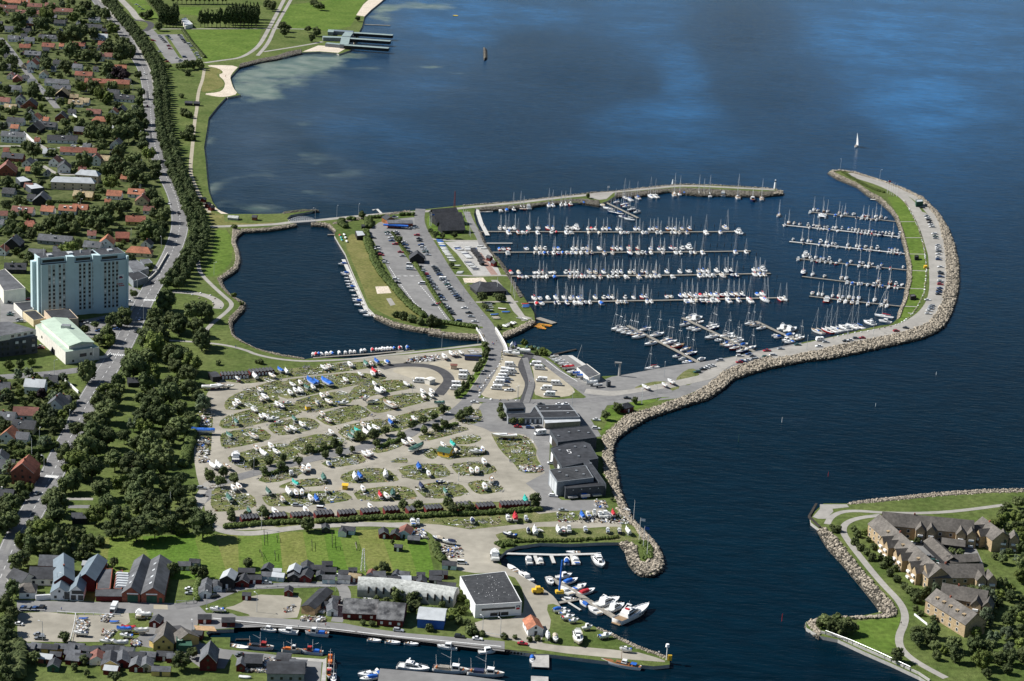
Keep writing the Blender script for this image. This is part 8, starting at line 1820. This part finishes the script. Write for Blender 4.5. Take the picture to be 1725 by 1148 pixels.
cars('e:95,183,w 455,388,r 555,395,b 630,392,k 750,960,w 735,690,w 1365,150,k 830,1080,s 650,203,k 800,203 850,200,w 1110,330,w 1105,400','at the boat halls',0)
cars('E:150,665,b,80 192,668,g,80 228,668,b,80 270,660,k,85 115,770,w 250,838,s 258,862,g 1225,545,w 1228,572,s 1385,590,k,35 1490,555,k,10 F:190,503,s,6 1040,810,s,-6 1435,850,k,-6 1550,865,w,-6 1450,376,wV,0 H:385,897,r,-6 E:1555,970,g,10 F:20,970,k 1220,520,k','in the fishing village',0,True)
place_car(*P(*px('E:735,680')[0][:2],.7).to_2d(),radians(-92),'white','truck',None,None,True,'lorry','lorry',label='white box lorry on the asphalt square')
CRW='moving on the coast road'
cars('A:930,478,wV,-82 985,668,w,-80 950,684,r,-80 685,70,k,-60 D:395,785,k,-68',CRW,group='vehicles on the coast road');cars('C:905,985,b,70 880,1063,k,65 D:240,1035,s,70',CRW,group='vehicles on the coast road')
cars('C:650,992,b 530,1000 560,1010 830,870,w 178,857,r 50,875,k 70,945 65,958 125,988 130,1000 635,1062,b 750,1050,b D:265,98,r 255,88','around the hotel');cars('A:160,445,k,-50 270,575,s,-50 290,585,s,-50 90,410,g,-50 V:820,632,w,0 390,800','in the garden streets');cars('A:880,30,w 900,45,s 920,60,b 950,80,k 985,260,r 955,230,k','beyond the avenue');cars('C:1090,240,w,-75 1150,300,k,-75','in the avenue shade');cars('R:855,380,w 890,382,k 1160,376,w 905,365,s 960,455 1010,500 1030,512 985,478','in the headland court');cars('c:840,645,s,0','in the boat yard');cars('c:1040,675,wV,0','in the boat yard');cars('D:1300,1002,s','at the yard gate')
def campers(s,caravan=False,rz=0.0):
 for q in px(s):
  p=P(q[0],q[1],1.3);a=rz+R.choice((0,pi))+R.uniform(-.06,.06)
  spawn('caravan' if caravan else 'camper_van',camper_spec(caravan),(p.x,p.y,.06),a,'white caravan on a pitch' if caravan else 'white camper van parked on a pitch','caravan' if caravan else 'camper van','campers and caravans of the harbour')
campers('b:1280,268 1248,312 1240,338 1225,366 1208,392 1185,414 1165,457 1490,260 1525,293 1540,392 1665,422 1580,462 1605,512 900,337 895,372 838,428 825,460 1265,175 520,400 1290,320');campers('f:740,600 1015,688',True);campers('e:640,437',False,.4);campers('l:450,697',True,.2);campers('b:1345,180',False)if 0 else None
cars('b:1260,480,w 1285,478,s 1300,330,s 1290,350 1270,390,s 1250,410 1240,440,s','among the campers')
spawn('bus',[('body',MB().box(-5,5,-1.2,1.2,.4,3.0).mesh('body',['gel_blue'])),('windows',MB().box(-4.8,4.9,-1.24,1.24,1.5,2.5).mesh('windows',['glass'])),('wheels',MB().tube((-3,-1.15,.45),(-3,1.15,.45),.45,.45,10).tube((3,-1.15,.45),(3,1.15,.45),.45,.45,10).mesh('wheels',['tyre']))],P(*px('b:970,232')[0][:2]),.05,'','bus',None,'dark navy bus parked beside the verge trees')
# ================================================================== racked dinghies, kayaks and boards
def racked(s,head,look,L=4.5,covers=('canvas_white',None),hulls=('gel',),group='dinghies on the harbour island'):
 dinghies(s,head,look,L,hulls,covers,group,False)
def line(a,b,n,fr):return fr+':'+' '.join('%g,%g'%(a[0]+(b[0]-a[0])*i/(n-1),a[1]+(b[1]-a[1])*i/(n-1))for i in range(n))
racked(line((535,505),(610,640),9,'K'),(10,1),'covered dinghy stored beside the harbour road',5,('canvas_blue','canvas_white','canvas_white'));racked(line((625,655),(680,735),6,'K'),(10,1),'slim dinghy on the harbour road grass',5,('canvas_white',None));racked('K:735,790 770,860 760,875',(10,0),'dinghy near the volleyball court',4.5,('canvas_teal','canvas_white'))
racked('K:730,580 740,600 770,610 850,585 855,600 860,610 915,600 990,570 1030,595',(10,0),'dinghy in the upper dinghy park',5,('canvas_white','canvas_blue',None));racked(line((805,640),(870,700),7,'K'),(10,0),'dinghy in the middle dinghy park',5,('canvas_white','canvas_white','canvas_navy'));racked(line((845,745),(940,830),8,'K'),(10,0),'dinghy in the lower dinghy park',5,('canvas_white',None,'canvas_navy'))
racked('f:1395,905 1400,918 1410,935 1405,955',(10,0),'white kayak stored beside the pavilion trees',4.5,(None,));racked('f:1510,945',(10,1),'white and red boat stored on the pavilion grass',5.5,('canvas_white',),('gel_red',));racked('f:1540,972 1445,993',(10,0),'boat under blue cover on the pavilion grass',5.5,('canvas_blue',));racked('f:1455,1015 1465,1025',(10,0),'green grey covered dinghy on the pavilion grass',5,('canvas_beige',));racked('f:1700,905 1710,918 1705,930',(10,0),'covered dinghy above the lowest pier',5,('canvas_blue','canvas_red','canvas_white'));racked('f:1665,1025 1690,1030',(10,3),'white hull on trestles above the wooden slip',6,(None,'canvas_white'));racked(line((1530,1090),(1610,1060),7,'f'),(10,6),'white kayak in the shore rack',4.6,(None,'canvas_white'))
racked('L:1195,335 1205,355 1212,375',(4,10),'upturned boat in the left lagoon rack',4,('canvas_white','canvas_red','canvas_teal'));racked('L:1232,330 1242,355 1252,385',(3,10),'white boat in the right lagoon rack',4.5,('canvas_white',));racked('h:530,770 590,770 625,780',(3,-10),'grey green upturned boat on the bridge bank',4,('canvas_green',));racked('E:540,745 740,765 905,740 950,725',(10,0),'small boat on the asphalt square',4,('canvas_blue','yel','orange'));racked('E:900,835',(10,0),'yellow boat beside the small boat store',5,(None,),('yel',));racked('F:50,1122 850,620 820,630',(10,1),'white boat laid up on the grass',5,('canvas_white',));racked('H:680,165 500,175 1060,40',(10,4),'small white hull left on the yard bank',4,(None,))
racked('0:767,27',(10,2),'yellow bathing raft far out in the bay',5,(None,),('yel',))if 0 else spawn('bathing_raft',[('deck',MB().box(-3,3,-2.5,2.5,0,.5).mesh('deck',['yel'])),('rail',MB().box(-3,-2.9,-2.4,2.4,.5,1.0).mesh('rail',['white']))],P(767,27,WZ),0,'','raft',None,'yellow bathing raft far out in the bay')
# ================================================================== yard clutter
def cradle_mesh(seed):
 rng=random.Random(seed);mb=MB();L_,B_=rng.uniform(3,4.6),rng.uniform(2,2.8)
 for x in(-L_/2,0,L_/2):mb.box(x-.09,x+.09,-B_/2,B_/2,0,.18)
 for y in(-B_/2,B_/2):mb.box(-L_/2,L_/2,y-.08,y+.08,.02,.2)
 for x in(-L_/2,L_/2):
  for y in(-1,1):mb.tube((x,y*B_*.5,0),(x,y*B_*.62,rng.uniform(.9,1.5)),.07,.06,4)
 return mb.mesh('boat_cradle',[rng.choice(('steel','wood','white','wood','lamp_grey','canvas_blue' if seed%5==0 else 'rock'))])
CRD=[cradle_mesh(i)for i in range(8)]
isl_polys=[[(p.x,p.y)for p in wl(s)]for s in ISL]+[[(p.x,p.y)for p in wl('b:1180,850 1400,860 1480,960 1480,1030 d:1480,360 1370,380 1300,290 1220,200 1160,90')],[(p.x,p.y)for p in wl('d:560,770 900,770 1200,745 1200,790 940,840 720,800')]]
AREA=[]
for pl in isl_polys:
 a=abs(sum(pl[i][0]*pl[(i+1)%len(pl)][1]-pl[(i+1)%len(pl)][0]*pl[i][1]for i in range(len(pl))))/2;AREA.append(a)
def rnd_in(pl):
 xs_,ys_=[p[0]for p in pl],[p[1]for p in pl]
 for _ in range(60):
  x,y=R.uniform(min(xs_),max(xs_)),R.uniform(min(ys_),max(ys_))
  if inpoly(x,y,pl):return x,y
 return xs_[0],ys_[0]
for k in range(230):
 pl=R.choices(isl_polys,AREA)[0];x,y=rnd_in(pl);rr=random.Random(k)
 o=link('boat_cradle',CRD[k%8],None,(x,y,.07),R.uniform(0,3.14),R.uniform(.8,1.2));tag(o,'empty boat cradle on the weedy yard grass','boat cradle','empty boat cradles of the yard')
deb=MB();rng=random.Random(77);cols_=['wood','wood_dark','steel','white','canvas_blue','antired','rock','wood_new']
for k in range(3600):
 pl=rng.choices(isl_polys,AREA)[0];x,y=rnd_in(pl);a=rng.uniform(0,3.14)if rng.random()<.5 else rng.uniform(.2,.7);T=Matrix.Translation((x,y,.06))@Matrix.Rotation(a,4,'Z')
 t_=rng.random();ci=rng.choices(range(8),(5,3,4,6,.4,.5,6,1))[0]
 if t_<.6:l_,w_,h_=rng.uniform(.8,3.4),rng.uniform(.06,.2),rng.uniform(.08,.3)
 elif t_<.9:l_,w_,h_=rng.uniform(.3,.9),rng.uniform(.3,.7),rng.uniform(.15,.6)
 else:l_,w_,h_=rng.uniform(1,2.2),rng.uniform(.5,1.2),rng.uniform(.1,.3)
 deb.box(-l_/2,l_/2,-w_/2,w_/2,0,h_,ci,T)
struct('yard_debris',deb.mesh('yard_debris',cols_),'timber props, trestles and boat gear strewn over the yard grass','debris','stuff')
weeds=MB();
for k in range(6000):
 pl=rng.choices(isl_polys,AREA)[0];x,y=rnd_in(pl);s_=rng.uniform(.15,.5);a=rng.uniform(0,6.28)
 weeds.add([(x-s_*cos(a),y-s_*sin(a),.05),(x+s_*cos(a),y+s_*sin(a),.05),(x+s_*.6*cos(a+1),y+s_*.6*sin(a+1),s_*1.4),(x-s_*.7*cos(a+.6),y-s_*.7*sin(a+.6),s_*1.2)],[(0,1,2,3)])
struct('weeds',weeds.mesh('weeds',['leaf_light']),'tufts of weeds on the yard grass','weeds','stuff')
gear=MB();
for s_,n in(('n:640,520 740,540 720,600 640,660',330),('n:850,600 960,610 900,680 850,650',160),('n:1090,690 1170,690 1160,740 1090,740',130),('o:1020,545 1220,550 1220,585 1020,575',140),('o:720,890 820,880 810,950 720,960',190),('o:560,970 740,975 730,1005 560,1000',120),('o:1160,460 1230,470 1200,520 1160,500',90),('n:1480,750 1570,745 1570,800 1480,790',120),('d:440,850 550,850 600,930 460,930',220),('d:660,990 860,990 900,1080 680,1090',160),('n:840,480 930,470 900,540 840,530',90),('H:880,60 1080,60 1080,130 880,120',160),('H:600,60 870,70 880,120 620,120',90),('e:470,720 660,720 660,770 480,765',200),('b:450,215 690,190 690,235 400,260',330),('h:840,905 950,960 900,990 800,930',90),('a:20,880 110,880 110,1080 20,1090',200),('a:10,690 130,700 120,780 20,790',120),('o:870,480 960,440 940,500 880,505',60),('e:1100,1000 1180,1010 1180,1080 1090,1060',70)):
 pl=[(p.x,p.y)for p in wl(s_)]
 for _ in range(n):
  x,y=rnd_in(pl);T=Matrix.Translation((x,y,.04))@Matrix.Rotation(rng.uniform(0,3.14),4,'Z');l_,w_,h_=rng.uniform(.3,1.6),rng.uniform(.15,.8),rng.uniform(.15,.9);gear.box(-l_/2,l_/2,-w_/2,w_/2,0,h_,rng.choices(range(8),(4,3,5,5,.8,.8,4,1))[0],T)
struct('harbour_gear',gear.mesh('harbour_gear',cols_),'heaps of nets, crates and boat gear about the harbour','gear','stuff')
# ================================================================== street furniture
lp=MB();lp.tube((0,0,0),(0,0,8.5),.12,.09,6).tube((0,0,8.4),(1.5,0,8.8),.07,.06,5);LP1=lp.mesh('post',['lamp_grey']);LP2=MB().box(1.1,1.9,-.18,.18,8.68,8.86).mesh('lamp_head',['white'])
for q in px('C:845,490 1040,530 885,815 925,995 575,1105 403,575 520,285 D:350,275 605,195 255,725 450,610 285,905 120,690 A:905,910 690,500 857,605 790,150 800,160 370,850 950,650 L:150,660 990,197 1170,180 1350,165 f:870,550 1185,840 1320,1110 k:945,165 620,70 l:890,670 340,785 670,740 j:585,1012 1185,895 b:710,135 1010,95 1030,440 465,500 1345,575 1475,890 e:1605,165 1480,205 450,180 905,220 c:480,405 545,850 d:850,450 E:275,880 1335,670 1240,880 F:125,695 635,560 H:125,845 240,860 E:370,560'):
 p=P(q[0],q[1]);o=root('lamp_post',p,R.uniform(0,6.28),'grey lamp post','lamp post','lamp posts');link('post',LP1,o);link('lamp_head',LP2,o)
fp=MB().tube((0,0,0),(0,0,11),.13,.08,6);FP1=fp.mesh('pole',['white']);
def flagpole(s,flag=None,h=1.0):
 for q in px(s):
  p=P(q[0],q[1]);o=root('flagpole',p,0,'white flagpole'+(' with %s flag'%flag[1]if flag else ''),'flagpole','white flagpoles',None,h);link('pole',FP1,o)
  if flag:g=MB();g.add([(0,.02,10.8),(2.2,.2,10.5),(2.3,-.1,9.3),(0,.02,9.4)],[(0,1,2,3)]);link('flag',g.mesh('flag',[flag[0]]),o)
flagpole('f:905,250 915,258 1182,205 1200,235 1215,245 1235,330 1245,340 1580,800 1600,830 1612,855 1318,810 1465,812 875,545 k:1030,285 1045,290 1062,295 1085,305 D:205,815 E:1100,60 C:30,600 H:1100,110 1187,340 e:1485,200');flagpole('H:1137,228',('white','white'));flagpole('H:1163,283',('canvas_blue','blue'));flagpole('k:1008,275',('canvas_red','red'));flagpole('f:922,245',('canvas_blue','blue'),.8)
def tower(s,h,mt,label,name='lattice_mast',w=.9):
 p=P(*px(s)[0][:2]);o=root(name,p,.3,'','mast',None,label);legs=MB();br=MB()
 for i in range(4):
  a=[(-1,-1),(1,-1),(1,1),(-1,1)];x,y=a[i];legs=MB();legs.tube((x*w,y*w,0),(x*w*.35,y*w*.35,h),.1,.08,4);link('leg',legs.mesh('leg',[mt]),o)
  x2,y2=a[(i+1)%4];n=int(h/1.6)
  for k in range(n):
   z0,z1=h*k/n,h*(k+1)/n;f0,f1=w*(1-.65*k/n),w*(1-.65*(k+1)/n);br.tube((x*f0,y*f0,z0),(x2*f1,y2*f1,z1),.06,.06,3)
 link('bracing',br.mesh('bracing',[mt]),o)
tower('F:810,432',11,'white','white lattice mast standing on the allotment field');tower('f:1110,135',16,'antired','red lattice mast beside the black clubhouse',w=.6)
for s_ in('F:815,300 805,428',):pass
o=root('lighthouse',P(*px('i:1505,238')[0][:2]),0,'','lighthouse',None,'little white lighthouse at the end of the straight breakwater');link('tower',MB().tube((0,0,0),(0,0,5.5),1.1,.8,10).mesh('tower',['white']),o);link('lantern',MB().tube((0,0,5.5),(0,0,7),.6,.5,8).mesh('lantern',['pane']),o);link('cap',MB().tube((0,0,7),(0,0,7.8),.75,.1,8).mesh('cap',['white']),o)
o=root('beacon',P(*px('H:1313,1005')[0][:2]),0,'','beacon',None,'white beacon with yellow box at the harbour point');link('post',MB().tube((0,0,0),(0,0,6),.25,.2,8).mesh('post',['white']),o);link('lantern',MB().tube((0,0,6),(0,0,7.2),.9,.7,10).mesh('lantern',['white']),o);link('switch_box',MB().box(.6,2.2,-.6,.6,0,2.2).mesh('switch_box',['yel']),o)
o=root('beacon',P(*px('i:655,200')[0][:2]),0,'','beacon',None,'white day mark on the bend of the straight breakwater');link('post',MB().tube((0,0,0),(0,0,4),.8,.3,4).mesh('post',['white']),o)
o=root('sign_panel',P(*px('i:118,258')[0][:2]),0,'','sign',None,'white pennant sign board on the straight breakwater');link('post',MB().tube((0,0,0),(0,0,4),.12,.12,5).mesh('post',['lamp_grey']),o);link('board',MB().box(-.6,1.2,-.06,.06,2.6,4.2).mesh('board',['white']),o)
o=root('quay_crane',P(*px('j:212,1003')[0][:2]),0,'','crane',None,'pale jib crane on the marina quay');link('column',MB().tube((0,0,0),(0,0,7.5),.75,.6,8).mesh('column',['concrete']),o);link('jib',MB().box(-3.0,1.0,-.5,.5,7.4,8.3).mesh('jib',['concrete']),o);link('hook',MB().tube((-2.6,0,5.5),(-2.6,0,7.4),.06,.06,4).mesh('hook',['steel']),o)
o=root('mobile_crane',P(*px('H:488,575')[0][:2]),.2,'','crane',None,'yellow mobile crane with upright blue boom at the small basin');link('body',MB().box(-3,2,-1.2,1.2,.7,2.2).box(-1.4,.6,-1.1,1.1,2.2,3.3).mesh('body',['yel']),o);link('boom',MB().tube((9,-1,1),(9.4,-1,16),.5,.35,6).mesh('boom',['canvas_blue']),o);link('boom_base',MB().box(7.4,11,-2.2,.2,.4,1.6).mesh('boom_base',['yel']),o)
for x in(-2,1.2):link('wheels',MB().tube((x,-1.25,.6),(x,1.25,.6),.6,.6,10).mesh('wheels',['tyre']),o)
o=root('travel_crane_boom',P(*px('h:950,860')[0][:2]),0,'','derrick',None,'leaning mast derrick on the sailing club landing');link('spar',MB().tube((0,0,0),(2.2,1,8.5),.18,.12,6).mesh('spar',['steel']),o);link('stay',MB().tube((3,2,0),(2.2,1,8.5),.04,.04,4).mesh('stay',['steel']),o)
o=root('footbridge',P(*px('L:770,222')[0][:2]),0,'','bridge',None,'white lattice footbridge over the lagoon inlet');a,b=[v-Vector(o.location)for v in wl('L:775,222 985,207',.1)];a.z=b.z=.3
link('deck',MB().strip([a,b],4,.25,0,.5).mesh('deck',['concrete']),o);t=(b-a).normalized();nn=Vector((-t.y,t.x,0))
for s_ in(-1,1):
 mb=MB();n=14
 for k in range(n):
  p,q=a.lerp(b,k/n)+nn*s_*2,a.lerp(b,(k+1)/n)+nn*s_*2;h0,h1=1.2+2.0*sin(pi*k/n),1.2+2.0*sin(pi*(k+1)/n);z=Vector((0,0,1));mb.tube(p+z*h0,q+z*h1,.12,.12,4);mb.tube(p,p+z*h0,.08,.08,4);mb.tube(p,q+z*h1,.07,.07,4)
 link('truss',mb.mesh('truss',['white']),o)
BRP=wl('h:190,610 225,665 255,720 275,760 285,800',0)
o=root('road_bridge',BRP[0],0,'','bridge',None,'pale concrete road bridge over the harbour channel');q=[v-BRP[0]for v in BRP];q=chaikin(q,2);link('deck',MB().strip(q,13,.06,0,1.0).mesh('deck',['concrete']),o);link('carriageway',MB().strip(q,8.5,.1,0).mesh('carriageway',['road']),o)
for s_ in(-1,1):link('parapet',MB().strip(offset(q,s_*6.1),.5,1.1,0,1.2).mesh('parapet',['white']),o)
def wall(s,h,w,mt,label,name='garden_wall',cat='wall',z=0):
 p=wl(s);c=p[0].copy();tag(link(name,MB().strip([v-c for v in p],w,h,0,h+.3).mesh(name,[mt]),None,c),'',cat,None,label)
wall('D:405,302 450,345 505,395',1.6,.4,'white','white garden wall around the corner lawn');wall('D:300,325 405,300',1.6,.4,'white','white wall between street and white houses');wall('C:855,775 900,765 950,745 980,720 1010,690 1080,570',1.5,.4,'offwhite','pale garden wall along the coast road bend');wall('A:850,690 925,685',1.4,.4,'offwhite','pale wall by the dark roofed road house');wall('C:870,905 830,960 800,1020',1.2,.4,'concrete','low wall beside the hotel car park');wall('D:640,170 690,165 715,145',1.4,.4,'white','white wall at the green roofed hall');wall('V:270,500 350,580 440,640',1.8,.4,'white','long white garden wall behind the white villa');wall('V:760,260 860,330',1.6,.4,'white','short white garden wall by the red brown house')
wall('R:330,165 290,235 300,245 350,295',.6,1.2,'wood_dark','dark quay edge around the headland corner','quay_edge');wall('R:355,880 450,905 600,975 750,1040 900,1110 960,1150',1.0,.5,'concrete','pale promenade wall on the south shore of the headland');wall('R:875,780 970,855',.8,.4,'white','white garden wall below the lower headland terrace')
def rail(s,h,label,mt='white',name='rail_fence',sp=3.0):
 p=wl(s);L_=plen(p);n=max(2,int(L_/sp));p=resample(p,n);c=p[0].copy();o=root(name,c,0,'','fence',None,label);mb=MB()
 for a,b in zip(p,p[1:]):mb.tube(a-c+Vector((0,0,h)),b-c+Vector((0,0,h)),.12,.12,4)
 link('top_rail',mb.mesh('top_rail',[mt]),o);pm=MB().box(-.12,.12,-.12,.12,0,h).mesh('post',[mt])
 for a in p:link('post',pm,o,a-c)
rail('E:370,702 490,712 620,715 780,722',.9,'white rail fence along the asphalt square');rail('E:490,714 478,790 455,886',.9,'white rail fence between gravel lot and boat store');rail('E:108,690 290,692',.9,'white rail behind the five parked cars');rail('F:0,570 120,545 250,532 400,530 600,535',.7,'white low rail along the inside of the village road',sp=4);rail('R:380,888 520,940 680,1010 850,1090',1.9,'thin railing on the headland promenade wall','steel');rail('E:1140,640 1250,645 1262,560',1.3,'wire fence of the van plot','steel');rail('F:1600,850 1725,870',1.6,'gate fence at the warehouse forecourt','steel');rail('F:760,260 770,300',1.2,'short drying frame in the field centre','wood')
for k,(s_,w_)in enumerate((('c:565,870 570,980',2),('c:530,1040 565,1110',2),('c:672,920 678,960',2),('c:962,955 965,1030',2),('c:1130,900 1132,1000',2),('c:1200,1020 1165,1020',2),('c:1330,970 1338,1020',2),('c:655,1050 660,1110',2))):rail(s_,1.5,'net drying frame, %s from the left on the field'%nth(k+1),'wood_dark','drying_frame')
ROCKS=[MB()for _ in range(4)]
for i,b_ in enumerate(ROCKS):rock(b_,Vector((0,0,.25)),.62,random.Random(i+50))
RKM=[b_.mesh('boulder',['white' if i<2 else 'rock'])for i,b_ in enumerate(ROCKS)]
def boulders(s,sp,look,group,sc=1.0):
 p=wl(s);p=resample(p,max(2,int(plen(p)/sp)))
 for a in p:tag(link('boulder',RKM[R.randrange(4)],None,(a.x+R.uniform(-.3,.3),a.y+R.uniform(-.3,.3),.05),R.uniform(0,6),sc*R.uniform(.8,1.3)),look,'boulder',group)
boulders('k:1150,340 1185,400 1225,470 1265,560 1295,650 1320,760 1330,860 1335,960 1320,1060 1310,1110 l:1300,350 1260,430 1200,510 1120,570 1080,582',4.2,'white edge boulder of the breakwater road','white boulders edging the breakwater road');boulders('l:1030,595 900,625 800,640 680,655 560,690',4.5,'pale edge boulder of the south breakwater quay','pale boulders edging the south breakwater quay');boulders('b:1210,150 1215,210 1190,270 1150,320 1100,380 1060,440 1025,490 1020,530 1080,560 1160,565 1250,565 1330,570',4.5,'pale edge boulder of the camper pitch','pale boulders edging the camper pitch');boulders('E:1340,680 1360,690 1410,692 1450,690',3,'white boulder at the basin corner','white boulders at the basin corner',1.3);boulders('C:1370,880 1390,850 1330,825 1200,815 1420,915',7,'white stone beside the looping park path','white stones by the park path')
q=wl('0:396,1048.6 400,1048.9 560,1061.4 687,1077.9 780,1087.4 850,1094.9 902,1100');c=q[0].copy();o=tag(link('quay_fender',MB().strip(resample([v-c for v in q],60),.5,.14,0,1.75).mesh('quay_fender',['wood_dark']),None,c),'','fender',None,'dark timber fender wall along the fishing quay')
tm_=MB().tube((0,-.15,0),(0,.15,0),.55,.55,9).mesh('tyre_fender',['tyre'])
for k,v in enumerate(resample(q,88)):tag(link('tyre_fender',tm_,None,(v.x+.1,v.y-.55,-.75),R.uniform(-.2,.2)),'','tyre fender','tyre fenders along the fishing quay','black tyre fender, %s from the left along the fishing quay'%nth(k+1))
def mark(s,mt,look,h=3.2,label=None):
 p=P(*px(s)[0][:2],WZ);o=root('channel_mark',(p.x,p.y,WZ),0,'','channel mark',None,label);link('spar',MB().tube((0,0,-1),(0,0,h),.16,.1,6).mesh('spar',[mt]),o)
mark('0:1244,745','green_wood','',4.5,'green spar mark in the open water below the breakwater');mark('0:1395,803','gel_red','',2.6,'red spar mark off the headland');mark('0:1317,1047','gel_red','',3.6,'red spar mark off the headland point');mark('0:1317,712','white','',3,'white spar buoy in the open water');mark('0:1475,685','white','',2,'little white buoy below the south breakwater');mark('0:1577,632','white','',2,'little white buoy outside the curved breakwater')
def person_mesh(seed,top,leg):
 rng=random.Random(seed);v=[(0,0,.95),(0,0,1.2),(0,0,1.42),(0,.02,1.55),(0,.03,1.68),(.1,0,.9),(.11,.12,.5),(.12,.02,.06),(-.1,0,.9),(-.11,-.06,.5),(-.12,-.14,.06),(.2,0,1.4),(.26,.02,1.12),(.25,.12,.9),(-.2,0,1.4),(-.26,.0,1.12),(-.25,.06,.88)]
 e=[(0,1),(1,2),(2,3),(3,4),(0,5),(5,6),(6,7),(0,8),(8,9),(9,10),(2,11),(11,12),(12,13),(2,14),(14,15),(15,16)]
 rad=[.15,.16,.15,.06,.11,.1,.075,.05,.1,.075,.05,.07,.05,.035,.07,.05,.035]
 me=bpy.data.meshes.new('t');me.from_pydata(v,e,[]);o=bpy.data.objects.new('t',me);COL.objects.link(o);md=o.modifiers.new('s','SKIN')
 for i,s_ in enumerate(me.skin_vertices[0].data):s_.radius=(rad[i],rad[i]);s_.use_root=(i==0)
 o.modifiers.new('u','SUBSURF').levels=1
 r=bpy.data.meshes.new_from_object(o.evaluated_get(bpy.context.evaluated_depsgraph_get()));bpy.data.objects.remove(o);r.materials.clear()
 G.setdefault('skin',mat('skin',(.45,.27,.19),.6,.05,2))
 for mt in(leg,top,'skin'):r.materials.append(G[mt])
 for p in r.polygons:z=p.center.z;p.material_index=2 if z>1.5 else(1 if z>.92 else 0);p.use_smooth=True
 return r
PM=[person_mesh(i,a,b)for i,(a,b)in enumerate((('white','gel_blue'),('canvas_red','pane'),('canvas_blue','wood_dark'),('pane','canvas_beige')))]
for q in px('b:1130,100 1145,110 1165,85 1010,465 1025,470 1620,315 1440,420 f:1240,905 1300,820 R:800,835 H:1265,970 n:510,440 T:1130,315 1330,860 A:1452,500 a:330,130 F:570,790 h:250,750 o:1000,625'):
 p=P(q[0],q[1]);tag(link('person',R.choice(PM),None,(p.x,p.y,.08),R.uniform(0,6)),'person walking','person','people out walking')
finish_labels()
